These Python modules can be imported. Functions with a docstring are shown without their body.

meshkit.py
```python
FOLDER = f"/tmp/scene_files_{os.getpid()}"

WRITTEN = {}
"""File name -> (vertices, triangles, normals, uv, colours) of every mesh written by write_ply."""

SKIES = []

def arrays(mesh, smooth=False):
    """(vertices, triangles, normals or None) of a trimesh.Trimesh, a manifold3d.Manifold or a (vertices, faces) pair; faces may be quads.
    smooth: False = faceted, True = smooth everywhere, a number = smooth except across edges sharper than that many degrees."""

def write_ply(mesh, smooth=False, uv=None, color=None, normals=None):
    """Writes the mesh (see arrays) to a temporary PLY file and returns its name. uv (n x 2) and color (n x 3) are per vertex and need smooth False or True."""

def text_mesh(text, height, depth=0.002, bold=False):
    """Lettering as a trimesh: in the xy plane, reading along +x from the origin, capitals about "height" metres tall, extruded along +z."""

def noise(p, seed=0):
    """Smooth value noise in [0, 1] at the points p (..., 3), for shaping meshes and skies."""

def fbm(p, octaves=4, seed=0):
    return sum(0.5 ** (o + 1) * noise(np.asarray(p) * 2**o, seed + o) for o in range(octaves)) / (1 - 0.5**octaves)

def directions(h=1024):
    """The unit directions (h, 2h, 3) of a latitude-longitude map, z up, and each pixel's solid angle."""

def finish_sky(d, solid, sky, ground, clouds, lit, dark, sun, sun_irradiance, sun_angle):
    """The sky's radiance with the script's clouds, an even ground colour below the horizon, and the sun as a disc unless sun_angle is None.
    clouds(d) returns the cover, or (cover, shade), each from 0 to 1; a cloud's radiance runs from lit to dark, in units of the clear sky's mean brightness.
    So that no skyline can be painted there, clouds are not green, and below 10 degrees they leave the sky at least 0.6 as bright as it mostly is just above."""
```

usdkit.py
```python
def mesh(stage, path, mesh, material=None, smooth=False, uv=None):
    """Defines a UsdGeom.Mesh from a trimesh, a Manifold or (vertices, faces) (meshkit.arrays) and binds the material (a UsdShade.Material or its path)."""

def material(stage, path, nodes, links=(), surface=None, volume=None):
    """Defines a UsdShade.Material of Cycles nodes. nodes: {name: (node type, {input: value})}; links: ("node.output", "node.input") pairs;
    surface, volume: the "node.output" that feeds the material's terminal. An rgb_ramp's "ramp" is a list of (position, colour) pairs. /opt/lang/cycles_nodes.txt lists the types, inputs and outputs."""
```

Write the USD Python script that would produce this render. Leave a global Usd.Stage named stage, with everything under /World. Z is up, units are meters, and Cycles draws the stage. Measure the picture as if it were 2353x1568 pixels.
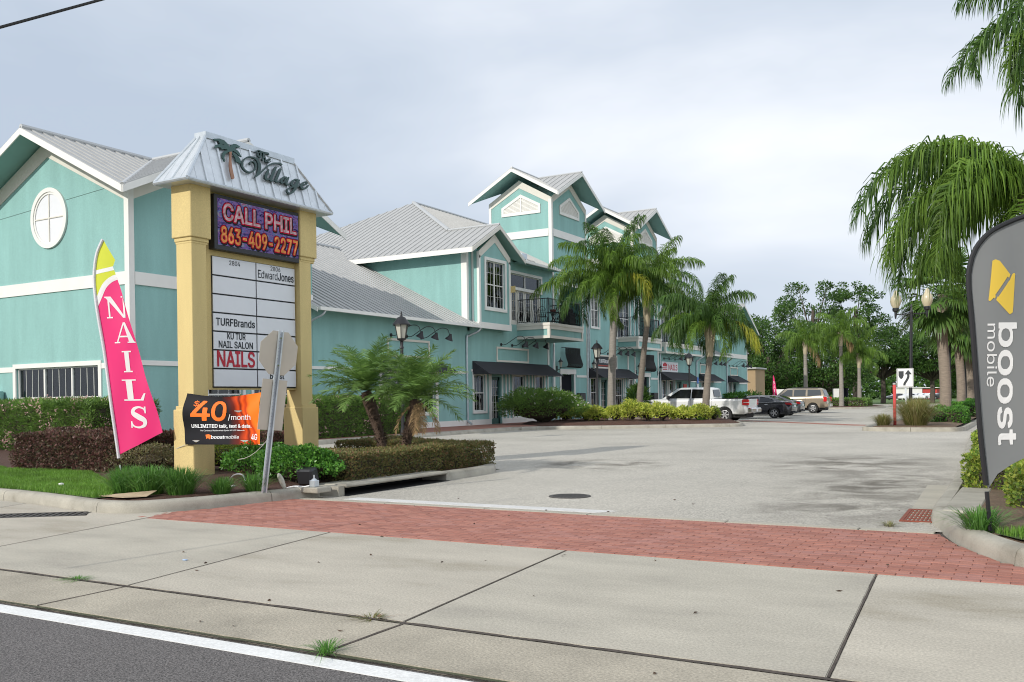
import math, random
import numpy as np, trimesh, manifold3d, usdkit, meshkit
from shapely.geometry import Polygon, MultiPolygon, Point, LineString, box as sbox
from shapely.ops import unary_union
from shapely import affinity
from pxr import Usd, UsdGeom, UsdLux, UsdShade, Gf, Sdf, Vt

PI = math.pi
stage = Usd.Stage.CreateInMemory()
UsdGeom.SetStageUpAxis(stage, UsdGeom.Tokens.z)
UsdGeom.SetStageMetersPerUnit(stage, 1.0)
UsdGeom.Xform.Define(stage, '/World'); UsdGeom.Scope.Define(stage, '/World/Looks')

# ------------------------------------------------------------------ camera
TH, RHO, CAM_H = math.atan(1223.6 / 2135), 0.0142, 1.45
_f = np.array([-math.sin(TH), math.cos(TH), 0]); _r = np.array([math.cos(TH), math.sin(TH), 0]); _u = np.array([0, 0, 1.0])
cr = math.cos(RHO) * _r - math.sin(RHO) * _u; cu = math.sin(RHO) * _r + math.cos(RHO) * _u
cam = UsdGeom.Camera.Define(stage, '/World/camera')
M = Gf.Matrix4d(*[float(x) for x in (*cr, 0, *cu, 0, *(-_f), 0, 0, 0, CAM_H, 1)])
cam.AddTransformOp().Set(M)
cam.CreateHorizontalApertureAttr(36.0); cam.CreateVerticalApertureAttr(36.0 * 682 / 1024)
cam.CreateFocalLengthAttr(36.0 * 2135 / 2353)
cam.CreateHorizontalApertureOffsetAttr(0.0); cam.CreateVerticalApertureOffsetAttr(36.0 * 133 / 2353)
cam.CreateClippingRangeAttr(Gf.Vec2f(0.1, 2000))
cam.CreateExposureAttr(0.53)

# ------------------------------------------------------------------ sky and sun
SUN = np.array([-0.25, -1.0, 0.54]); SUN /= np.linalg.norm(SUN)
sky = UsdLux.DomeLight.Define(stage, '/World/sky')
sky.GetPrim().SetCustomDataByKey('kind', 'structure')
skym = usdkit.material(stage, '/World/Looks/sky_air', {
    'tc': ('texture_coordinate', {}),
    'sky': ('sky_texture', {'sky_type': 'single_scattering', 'sun_disc': False, 'sun_elevation': math.asin(SUN[2]), 'sun_rotation': math.atan2(SUN[0], SUN[1]), 'aerosol_density': 2.0}),
    'map': ('mapping', {'scale': (1.0, 1.0, 2.6), 'location': (9.48, 1.63, -0.76)}),
    'n1': ('noise_texture', {'scale': 1.15, 'detail': 6.0, 'roughness': 0.48, 'distortion': 0.25}),
    'cl': ('rgb_ramp', {'ramp': [(0.36, (3.1, 3.6, 4.3)), (0.50, (4.1, 4.5, 5.1)), (0.66, (6.0, 6.15, 6.4))]}),
    'cf': ('math', {'math_type': 'multiply', 'value1': 1.0, 'value2': 0.90}),
    'mx': ('mix', {'fac': 0.96}),
    'bg': ('background_shader', {'strength': 0.122})},
    [('tc.generated', 'map.vector'), ('map.vector', 'n1.vector'), ('n1.fac', 'cl.fac'), ('sky.color', 'mx.color1'), ('cl.color', 'mx.color2'), ('mx.color', 'bg.color')], surface='bg.background')
UsdShade.MaterialBindingAPI.Apply(sky.GetPrim()).Bind(skym)
sun = UsdLux.DistantLight.Define(stage, '/World/sun')
sun.CreateIntensityAttr(0.58); sun.CreateNormalizeAttr(True); sun.CreateAngleAttr(0.8); sun.CreateColorAttr(Gf.Vec3f(1.0, 0.955, 0.88))
b_ = SUN; a_ = np.cross([0, 0, 1.0], b_); a_ /= np.linalg.norm(a_); c_ = np.cross(b_, a_)
sun.AddTransformOp().Set(Gf.Matrix4d(*[float(x) for x in (*a_, 0, *c_, 0, *b_, 0, 0, 0, 60, 1)]))

# ------------------------------------------------------------------ helpers
USED = {}
def newpath(parent, name):
    k = parent + '/' + name; n = USED.get(k, 0); USED[k] = n + 1
    return k if n == 0 else f'{k}_{n:03d}'
def meta(path, label=None, cat=None, group=None, kind=None):
    p = stage.GetPrimAtPath(path)
    for k, v in (('label', label), ('category', cat), ('group', group), ('kind', kind)):
        if v: p.SetCustomDataByKey(k, v)
    return path
def thing(name, label, cat, loc=(0, 0, 0), rz=0, group=None):
    p = newpath('/World', name); x = UsdGeom.Xform.Define(stage, p)
    x.AddTranslateOp().Set(Gf.Vec3d(*map(float, loc)))
    if rz: x.AddRotateZOp().Set(math.degrees(rz))
    return meta(p, label, cat, group)
def dup(src, loc, rz=0, label=None, cat=None, group=None):
    was = stage.GetPrimAtPath(src).GetCustomData()
    p = newpath('/World', src.split('/')[-1].rstrip('0123456789').rstrip('_'))
    x = UsdGeom.Xform.Define(stage, p)
    x.GetPrim().GetReferences().AddInternalReference(src)
    x.ClearXformOpOrder()
    x.AddTranslateOp().Set(Gf.Vec3d(*map(float, loc))); 
    (x.GetRotateZOp() if x.GetRotateZOp() else x.AddRotateZOp()).Set(math.degrees(rz))
    x.GetPrim().SetInstanceable(True)
    return meta(p, label or was.get('label'), cat or was.get('category'), group or was.get('group'))
def obj(parent, name, mb, mat, smooth=False, label=None, kind=None, uv=None):
    p = newpath(parent, name)
    if isinstance(mat, str) and mat in LEAFM and uv is None:
        mb = mb.get() if isinstance(mb, MB) else mb; uv = island_uv(*mb)
    usdkit.mesh(stage, p, mb.get() if isinstance(mb, MB) else mb, MAT[mat] if isinstance(mat, str) else mat, smooth=smooth, uv=uv)
    return meta(p, label, None, None, kind)
LEAFM = set()
def island_uv(v, f):
    """one random number per loose piece of a mesh, as its u"""
    from scipy.sparse import coo_matrix
    from scipy.sparse.csgraph import connected_components
    n = len(v); f = np.asarray(f); e = np.vstack([f[:, [0, 1]], f[:, [1, 2]]]); k, lab = connected_components(coo_matrix((np.ones(len(e), np.int8), (e[:, 0], e[:, 1])), shape=(n, n)), directed=False)
    r = np.random.default_rng(n * 7 + 3).uniform(0, 1, k); return np.c_[r[lab], np.zeros(n)]
def solo(name, mb, mat, label, cat, group=None, smooth=False, kind=None, uv=None):
    p = obj('/World', name, mb, mat, smooth, uv=uv); return meta(p, label, cat, group, kind)
def ground(name, mb, mat, label=None): return obj('/World', name, mb, mat, label=label, kind='structure')

class MB:
    def __init__(s): s.v, s.f, s.n = [], [], 0
    def add(s, v, f=None):
        if f is None:
            if hasattr(v, 'to_mesh'): m = v.to_mesh(); v, f = m.vert_properties[:, :3], m.tri_verts
            else: v, f = v.vertices, v.faces
        v = np.asarray(v, float); f = np.asarray(f, int)
        if f.shape[1] == 4: f = np.vstack([f[:, [0, 1, 2]], f[:, [0, 2, 3]]])
        s.v.append(v); s.f.append(f + s.n); s.n += len(v); return s
    def box(s, x0, x1, y0, y1, z0, z1):
        x = [(x0, x1)[i >> 2 & 1] for i in range(8)]; y = [(y0, y1)[i >> 1 & 1] for i in range(8)]; z = [(z0, z1)[i & 1] for i in range(8)]
        f = [(0, 1, 3, 2), (4, 6, 7, 5), (0, 4, 5, 1), (2, 3, 7, 6), (0, 2, 6, 4), (1, 5, 7, 3)]
        return s.add(np.array([x, y, z]).T, f)
    def bevel(s, x0, x1, y0, y1, z0, z1, b):
        pts = []
        for i in range(8):
            c = np.array([(x0, x1)[i >> 2 & 1], (y0, y1)[i >> 1 & 1], (z0, z1)[i & 1]], float)
            for k in range(3):
                d = np.array([b * (1 if c[0] == x0 else -1), b * (1 if c[1] == y0 else -1), b * (1 if c[2] == z0 else -1)]); d[k] = 0
                pts.append(c + d)
        return s.add(trimesh.convex.convex_hull(np.array(pts)))
    def tube(s, path, r, sides=6, cap=True):
        p = np.asarray(path, float); n = len(p); r = np.broadcast_to(r, (n,))
        t = np.gradient(p, axis=0); t /= np.linalg.norm(t, axis=1, keepdims=True) + 1e-12
        a = np.cross(t, [0, 0, 1.0]); bad = np.linalg.norm(a, axis=1) < 0.15; a[bad] = np.cross(t[bad], [1.0, 0, 0])
        a /= np.linalg.norm(a, axis=1, keepdims=True); 
        for i in range(1, n):
            q = a[i - 1] - t[i] * (a[i - 1] @ t[i]); L = np.linalg.norm(q)
            if L > 1e-6: a[i] = q / L
        b = np.cross(t, a); an = np.arange(sides) * 2 * PI / sides
        v = p[:, None] + r[:, None, None] * (np.cos(an)[None, :, None] * a[:, None] + np.sin(an)[None, :, None] * b[:, None])
        i, j = np.meshgrid(np.arange(n - 1), np.arange(sides), indexing='ij')
        q = np.stack([i * sides + j, i * sides + (j + 1) % sides, (i + 1) * sides + (j + 1) % sides, (i + 1) * sides + j], -1).reshape(-1, 4)
        f = np.vstack([q[:, [0, 2, 1]], q[:, [0, 3, 2]]]); v = v.reshape(-1, 3)
        if cap:
            k = np.arange(1, sides - 1); z = np.zeros_like(k)
            f = np.vstack([f, np.stack([z, k, k + 1], 1), np.stack([z, k + 1, k], 1) + (n - 1) * sides])
        return s.add(v, f)
    def lathe(s, prof, sides=16, at=(0, 0, 0)):
        pr = np.asarray(prof, float); n = len(pr); an = np.arange(sides) * 2 * PI / sides
        v = np.stack([pr[:, None, 0] * np.cos(an), pr[:, None, 0] * np.sin(an), np.repeat(pr[:, 1:2], sides, 1)], -1).reshape(-1, 3)
        i, j = np.meshgrid(np.arange(n - 1), np.arange(sides), indexing='ij')
        q = np.stack([i * sides + j, i * sides + (j + 1) % sides, (i + 1) * sides + (j + 1) % sides, (i + 1) * sides + j], -1).reshape(-1, 4)
        return s.add(v + np.array(at), q)
    def poly(s, g, fn, h0=0.0, h1=0.02):
        """shapely polygon(s) extruded h0..h1, then fn(points n x 3) -> world"""
        for q in (g.geoms if hasattr(g, 'geoms') else [g]):
            if q.geom_type != 'Polygon' or q.area < 1e-7: continue
            m = trimesh.creation.extrude_polygon(q, h1 - h0, engine='earcut'); v = np.array(m.vertices); v[:, 2] += h0
            s.add(fn(v), m.faces)
        return s
    def move(s, fn): s.v = [fn(np.asarray(x)) for x in s.v]; return s
    def get(s): return (np.vstack(s.v), np.vstack(s.f))
    def fix(s):
        v, f = s.get(); m = trimesh.Trimesh(v, f, process=False); m.fix_normals(); s.v, s.f = [np.array(m.vertices)], [np.array(m.faces)]; return s

def wy(Y, s=1): return lambda v: np.stack([v[:, 0], Y + s * v[:, 2], v[:, 1]], 1)       # polygon in x,z on plane y
def wx(X, s=1): return lambda v: np.stack([X + s * v[:, 2], v[:, 0], v[:, 1]], 1)       # polygon in y,z on plane x
def flat(v): return v
def frame(o, ex, ey):
    o, ex, ey = map(lambda a: np.asarray(a, float), (o, ex, ey)); ez = np.cross(ex, ey); ez /= np.linalg.norm(ez)
    return lambda v: o + v[:, :1] * ex + v[:, 1:2] * ey + v[:, 2:] * ez
def cat(pts, step=0.1):
    P = np.asarray(pts, float); P = np.vstack([2 * P[0] - P[1], P, 2 * P[-1] - P[-2]]); out = []
    for i in range(1, len(P) - 2):
        p0, p1, p2, p3 = P[i - 1:i + 3]; m = max(2, int(np.linalg.norm(p2 - p1) / step))
        for t in np.linspace(0, 1, m, endpoint=False): out.append(.5 * (2 * p1 + (p2 - p0) * t + (2 * p0 - 5 * p1 + 4 * p2 - p3) * t * t + (3 * p1 - p0 - 3 * p2 + p3) * t ** 3))
    return np.array(out + [P[-2]])
def text(t, h, fn, sx=1.0, bold=False, depth=0.004, center=False, fit=None, tool=None):
    m = meshkit.text_mesh(t, h, depth, bold); v = np.array(m.vertices); v[:, 0] *= sx
    if fit: v[:, 0] = (v[:, 0] - v[:, 0].min()) * fit / np.ptp(v[:, 0])
    if center: v[:, 0] -= (v[:, 0].min() + v[:, 0].max()) / 2
    return (tool or MB()).add(fn(v), m.faces)

# ------------------------------------------------------------------ materials
MAT = {}
def pm(name, col, rough=.6, var=.10, scale=2.0, bump=0.0, bscale=60.0, sharp=.2, metal=0.0, spec=.5, dist=.01, fine=0.0, fscale=90, coat=0, ty='fBM', stretch=None, dark=None):
    col = np.array(col, float); n, l = {}, []
    n['g'] = ('geometry', {}) ; src = 'g.position'
    if stretch is not None:
        n['mp'] = ('mapping', {'scale': stretch}); l.append((src, 'mp.vector')); src = 'mp.vector'
    n['a'] = ('noise_texture', {'scale': scale, 'detail': 6.0, 'roughness': .62}); l.append((src, 'a.vector'))
    st = [(.25, col * (1 - var)), (.75, np.minimum(col * (1 + var), .95))]
    if dark is not None: st = [(.24, np.array(dark)), (.45, col * (1 - var))] + st[1:]
    n['r'] = ('rgb_ramp', {'ramp': [(p, tuple(c)) for p, c in st]}); l.append(('a.fac', 'r.fac')); out = 'r.color'
    if fine:
        n['b'] = ('noise_texture', {'scale': fscale, 'detail': 2.0}); l.append(('g.position', 'b.vector'))
        n['br'] = ('rgb_ramp', {'ramp': [(.5 - sharp, (1 - fine,) * 3), (.5 + sharp, (1 + fine,) * 3)]}); l.append(('b.fac', 'br.fac'))
        n['m'] = ('mix', {'mix_type': 'multiply', 'fac': 1.0}); l += [(out, 'm.color1'), ('br.color', 'm.color2')]; out = 'm.color'
    n['p'] = ('principled_bsdf', {'roughness': rough, 'metallic': metal, 'specular_ior_level': spec, 'coat_weight': coat}); l.append((out, 'p.base_color'))
    if bump:
        n['c'] = ('noise_texture', {'scale': bscale, 'detail': 3.0}); l.append(('g.position', 'c.vector'))
        n['d'] = ('bump', {'strength': bump, 'distance': dist}); l += [('c.fac', 'd.height'), ('d.normal', 'p.normal')]
    MAT[name] = usdkit.material(stage, '/World/Looks/' + name, n, l, surface='p.BSDF'); return MAT[name]
def leafm(name, cols, trans=.30, rough=.45, big=None):
    if 'flower' not in name: cols = [tuple(q * x for q, x in zip((1.5, 1.42, 1.35), c)) for c in cols]
    LEAFM.add(name)
    n = {'g': ('geometry', {}), 'tc': ('texture_coordinate', {}), 'sx': ('separate_xyz', {}), 'r': ('rgb_ramp', {'ramp': [(i / max(1, len(cols) - 1), c) for i, c in enumerate(cols)]}),
         'p': ('principled_bsdf', {'roughness': rough, 'specular_ior_level': .35}), 't': ('translucent_bsdf', {}), 'x': ('mix_closure', {'fac': trans}),
         'nz': ('noise_texture', {'scale': big or 1.2, 'detail': 2.0}), 'nr': ('rgb_ramp', {'ramp': [(.3, (.72,) * 3), (.7, (1.22,) * 3)]}), 'm': ('mix', {'mix_type': 'multiply', 'fac': 1.0})}
    l = [('tc.UV', 'sx.vector'), ('sx.x', 'r.fac'), ('g.position', 'nz.vector'), ('nz.fac', 'nr.fac'), ('r.color', 'm.color1'), ('nr.color', 'm.color2'), ('m.color', 'p.base_color'), ('m.color', 't.color'), ('p.BSDF', 'x.closure1'), ('t.BSDF', 'x.closure2')]
    MAT[name] = usdkit.material(stage, '/World/Looks/' + name, n, l, surface='x.closure'); return MAT[name]
def emis(name, col, s):
    MAT[name] = usdkit.material(stage, '/World/Looks/' + name, {'e': ('emission', {'color': col, 'strength': s})}, [], surface='e.emission')
def cloth(name, col, trans=.25, rough=.6):
    MAT[name] = usdkit.material(stage, '/World/Looks/' + name, {'p': ('principled_bsdf', {'base_color': col, 'roughness': rough}), 't': ('translucent_bsdf', {'color': col}), 'x': ('mix_closure', {'fac': trans})},
        [('p.BSDF', 'x.closure1'), ('t.BSDF', 'x.closure2')], surface='x.closure')

pm('turquoise_stucco', (.245, .44, .415), .9, .13, .9, .5, 90, fine=.09, fscale=45, dist=.006, stretch=(1.6, 1.6, .22))
pm('soffit_turquoise', (.23, .41, .385), .8, .05)
pm('white_trim', (.74, .73, .69), .6, .05, 1.5, fine=.03)
pm('cream_trim', (.66, .63, .56), .6, .05, 1.5)
pm('roof_metal', (.40, .40, .39), .45, .09, .8, metal=.12, stretch=(3, 3, 3))
pm('roof_cap', (.48, .49, .49), .42, .05, 1, metal=.3)
pm('cream_trim_dark', (.10, .16, .15), .9, .1)
pm('galvanized', (.56, .60, .63), .38, .16, 5, metal=.65)
pm('sign_roof_metal', (.64, .67, .69), .33, .10, 6, metal=.55)
pm('yellow_stucco', (.60, .47, .21), .88, .10, 1.6, .5, 110, fine=.08, fscale=50, dist=.005, stretch=(1.5, 1.5, .3))
pm('black_metal', (.014, .014, .016), .42, .1)
pm('dark_green_letter', (.018, .045, .04), .4, .1)
pm('logo_green', (.035, .085, .075), .6, .15, 10)
pm('logo_brown', (.30, .15, .09), .6, .15, 10)
pm('panel_white', (.70, .71, .735), .35, .03)
pm('ink', (.015, .02, .025), .5, .05)
pm('ink_red', (.42, .012, .03), .5, .05)
pm('awning_fabric', (.040, .040, .046), .9, .12, 3, .2, 200)
pm('door_green', (.018, .075, .062), .4, .08)
pm('door_navy', (.010, .011, .016), .85, .1, spec=.1)
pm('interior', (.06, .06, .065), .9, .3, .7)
pm('blind', (.50, .50, .48), .8, .05)
pm('asphalt_road', (.142, .131, .126), .9, .10, 1.2, .9, 160, fine=.55, fscale=85, sharp=.14, dist=.012)
pm('drive', (.475, .445, .385), .92, .11, .20, .6, 160, fine=.34, fscale=55, sharp=.14, dist=.008, dark=(.30, .275, .235))
pm('drive_dark', (.30, .285, .26), .92, .10, .5, .5, 160, fine=.16, fscale=80)
pm('drive_mid', (.40, .375, .33), .92, .09, .8)
def stain_mat(name, c, r):
    MAT[name] = usdkit.material(stage, '/World/Looks/' + name, {'g': ('geometry', {}), 'n': ('noise_texture', {'scale': 1.1, 'detail': 6.0, 'roughness': .62, 'distortion': .6}), 'r': ('rgb_ramp', {'ramp': [(.40, (0, 0, 0)), (.62, (1, 1, 1))]}),
        'mp': ('mapping', {'mapping_type': 'texture', 'location': (c[0], c[1], 0), 'scale': (r[0], r[1], 1)}), 'q': ('gradient_texture', {'gradient_type': 'spherical'}), 'mu': ('math', {'math_type': 'multiply'}), 'm2': ('math', {'math_type': 'multiply', 'value2': .85, 'use_clamp': True}),
        'd': ('diffuse_bsdf', {'color': (.19, .175, .15)}), 't': ('transparent_bsdf', {'color': (1, 1, 1)}), 'x': ('mix_closure', {})}, [('g.position', 'n.vector'), ('n.fac', 'r.fac'), ('g.position', 'mp.vector'), ('mp.vector', 'q.vector'), ('q.fac', 'mu.value1'), ('r.color', 'mu.value2'), ('mu.value', 'm2.value1'), ('m2.value', 'x.fac'), ('t.BSDF', 'x.closure1'), ('d.BSDF', 'x.closure2')], surface='x.closure')
pm('concrete', (.465, .425, .35), .88, .11, .55, .35, 120, fine=.16, fscale=60, sharp=.16, dark=(.29, .255, .19), stretch=(1, 2.2, 1))
pm('concrete_b', (.445, .412, .34), .88, .10, .7, .35, 120, fine=.15, fscale=60, sharp=.16, dark=(.31, .285, .24), stretch=(1, 2.2, 1))
pm('gutter_concrete', (.40, .36, .285), .9, .14, 1.4, .6, 70, fine=.18, fscale=60, sharp=.16, dark=(.24, .215, .17))
pm('curb_concrete', (.39, .365, .305), .88, .13, 2.2, .4, 90, fine=.10, dark=(.22, .20, .16))
pm('joint', (.07, .055, .045), .95, .4, 9)
pm('moss_dirt', (.06, .065, .03), .95, .4, 14)
pm('road_paint', (.72, .72, .70), .7, .07, 5, fine=.12, fscale=60)
pm('faded_paint', (.60, .59, .57), .8, .14, 4, fine=.15, fscale=70)
for i, c in enumerate([(.335, .138, .10), (.37, .16, .118), (.30, .122, .09), (.35, .158, .125)]): pm(f'paver_red_{"abcd"[i]}', c, .85, .12, 4, .3, 120, fine=.12, fscale=120)
pm('paver_sand', (.27, .13, .10), .95, .2, 8)
pm('brick_walk', (.33, .145, .105), .88, .14, 1.5, fine=.15, fscale=30)
pm('mulch', (.105, .052, .035), .95, .35, 16, 1.0, 55, fine=.5, fscale=70, dist=.05)
pm('soil', (.17, .115, .075), .95, .25, 5, .8, 60, fine=.35, fscale=60, dist=.03)
pm('turf_base', (.055, .085, .022), .95, .25, 4)
pm('field_grass', (.085, .15, .03), .95, .25, .12, fine=.3, fscale=4)
pm('rust_grate', (.22, .055, .03), .8, .25, 14)
pm('iron_cover', (.06, .055, .05), .7, .2, 12)
pm('void', (.008, .008, .008), 1, .1)
pm('bark_palm', (.27, .245, .215), .9, .22, 3, .6, 26, stretch=(1, 1, 5), dist=.03)
pm('bark_palm_dark', (.20, .17, .14), .9, .25, 3, .6, 26, stretch=(1, 1, 5), dist=.03)
pm('bark_sabal', (.25, .205, .16), .9, .25, 4, .8, 22, stretch=(1, 1, 4), dist=.04)
pm('bark_dark', (.085, .055, .038), .95, .3, 8, .9, 40, dist=.04)
pm('bark_oak', (.10, .08, .065), .95, .25, 5, .8, 20)
pm('crownshaft', (.42, .36, .25), .8, .25, 4, .5, 20, stretch=(3, 3, .6))
pm('twig', (.05, .042, .025), .95, .2)
pm('dead_frond', (.30, .20, .10), .9, .25, 6)
leafm('queen_leaf', [(.045, .095, .016), (.08, .155, .022), (.12, .21, .03), (.065, .13, .02)], .34)
leafm('queen_leaf_dark', [(.025, .062, .016), (.045, .10, .02), (.07, .14, .025)], .3)
leafm('queen_leaf_yellow', [(.16, .22, .025), (.24, .27, .03), (.30, .30, .04)], .35)
leafm('sabal_leaf', [(.03, .075, .016), (.055, .12, .025), (.08, .15, .03)], .28)
leafm('pygmy_leaf', [(.075, .145, .04), (.11, .20, .05), (.14, .235, .065)], .3)
leafm('oak_leaf', [(.022, .055, .013), (.035, .085, .016), (.06, .12, .022)], .25, big=.35)
leafm('oak_leaf_light', [(.035, .085, .016), (.06, .125, .022), (.085, .16, .03)], .28, big=.35)
leafm('oleander_leaf', [(.055, .115, .025), (.095, .18, .04), (.14, .24, .05)], .3)
leafm('purple_leaf', [(.06, .035, .03), (.10, .05, .045), (.05, .055, .025), (.14, .065, .06)], .2)
leafm('brown_hedge_leaf', [(.07, .09, .03), (.14, .12, .045), (.09, .12, .04), (.20, .11, .065)], .22, big=2.5)
leafm('glossy_leaf', [(.025, .085, .015), (.05, .15, .025), (.09, .22, .03), (.035, .11, .02)], .25, .3)
leafm('yellow_leaf', [(.12, .19, .025), (.34, .40, .06), (.48, .50, .13), (.18, .27, .035), (.40, .44, .08)], .28)
leafm('yellowgreen_leaf', [(.07, .15, .02), (.16, .24, .03), (.26, .30, .05), (.05, .10, .02)], .28)
leafm('grey_leaf', [(.14, .13, .09), (.18, .17, .08), (.10, .13, .05), (.22, .21, .15)], .2)
leafm('grass_blade', [(.055, .13, .018), (.085, .19, .025), (.13, .25, .04), (.07, .155, .02)], .35)
leafm('liriope', [(.04, .11, .022), (.065, .165, .03), (.09, .21, .04)], .3)
leafm('muhly', [(.15, .16, .05), (.22, .20, .08), (.10, .14, .03), (.27, .22, .12)], .35)
leafm('pink_flower', [(.75, .42, .42), (.85, .58, .55), (.80, .50, .46)], .3)
leafm('white_flower', [(.8, .76, .72), (.85, .8, .78)], .3)
cloth('pink_cloth', (.80, .014, .17), .22); cloth('lime_cloth', (.62, .66, .03), .22); cloth('white_cloth', (.78, .77, .76), .15)
cloth('grey_mesh_cloth', (.24, .245, .245), .35); cloth('black_sleeve', (.012, .012, .014), .02); cloth('logo_yellow', (.80, .55, .07), .2)
pm('sleeve_silver', (.62, .61, .63), .45, .18, 40)
pm('sign_back', (.50, .46, .385), .5, .06, 3, metal=.25)
pm('sign_white', (.78, .78, .76), .4, .03)
pm('red_post', (.55, .05, .05), .6, .08)
pm('rope', (.5, .48, .42), .9, .1)
pm('cardboard', (.47, .36, .24), .9, .1, 6)
pm('plastic_white', (.72, .72, .72), .4, .05)
pm('black_rubber', (.018, .018, .018), .8, .2)
pm('alloy', (.55, .55, .56), .3, .05, metal=.7)
pm('chrome', (.62, .62, .63), .15, .03, metal=1)
pm('paint_white', (.70, .705, .70), .25, .02, coat=1)
pm('paint_black', (.008, .008, .012), .2, .05, coat=1)
pm('paint_darkgrey', (.03, .032, .036), .25, .05, coat=1)
pm('paint_gold', (.33, .27, .20), .28, .04, metal=.4, coat=1)
pm('tail_red', (.55, .012, .015), .2, .05)
pm('tan_wall', (.36, .255, .15), .9, .06)
pm('white_wall', (.68, .67, .65), .7, .05)
pm('red_wall', (.42, .05, .04), .8, .08)
pm('lamp_glass', (.45, .44, .38), .35, .06)
pm('globe_glass', (.50, .44, .30), .3, .08)
pm('flower_pot_red', (.35, .05, .03), .6, .1)
pm('blue_sign', (.03, .14, .50), .5, .03)
pm('pale_blue', (.35, .45, .60), .5, .1)
pm('wall_art', (.05, .03, .03), .7, .1)
def glass(name, tint, ior=1.5, dark=None):
    n = {'f': ('fresnel', {'IOR': ior}), 't': ('transparent_bsdf', {'color': tint}), 'g': ('glossy_bsdf', {'color': (.9, .92, .95), 'roughness': .02}), 'x': ('mix_closure', {})}
    MAT[name] = usdkit.material(stage, '/World/Looks/' + name, n, [('f.fac', 'x.fac'), ('t.BSDF', 'x.closure1'), ('g.BSDF', 'x.closure2')], surface='x.closure')
glass('window_glass', (.75, .8, .8), 1.7)
pm('car_glass', (.008, .009, .010), .04, .05, spec=.8)
pm('car_glass_light', (.05, .055, .058), .03, .05, spec=1.0)
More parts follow.
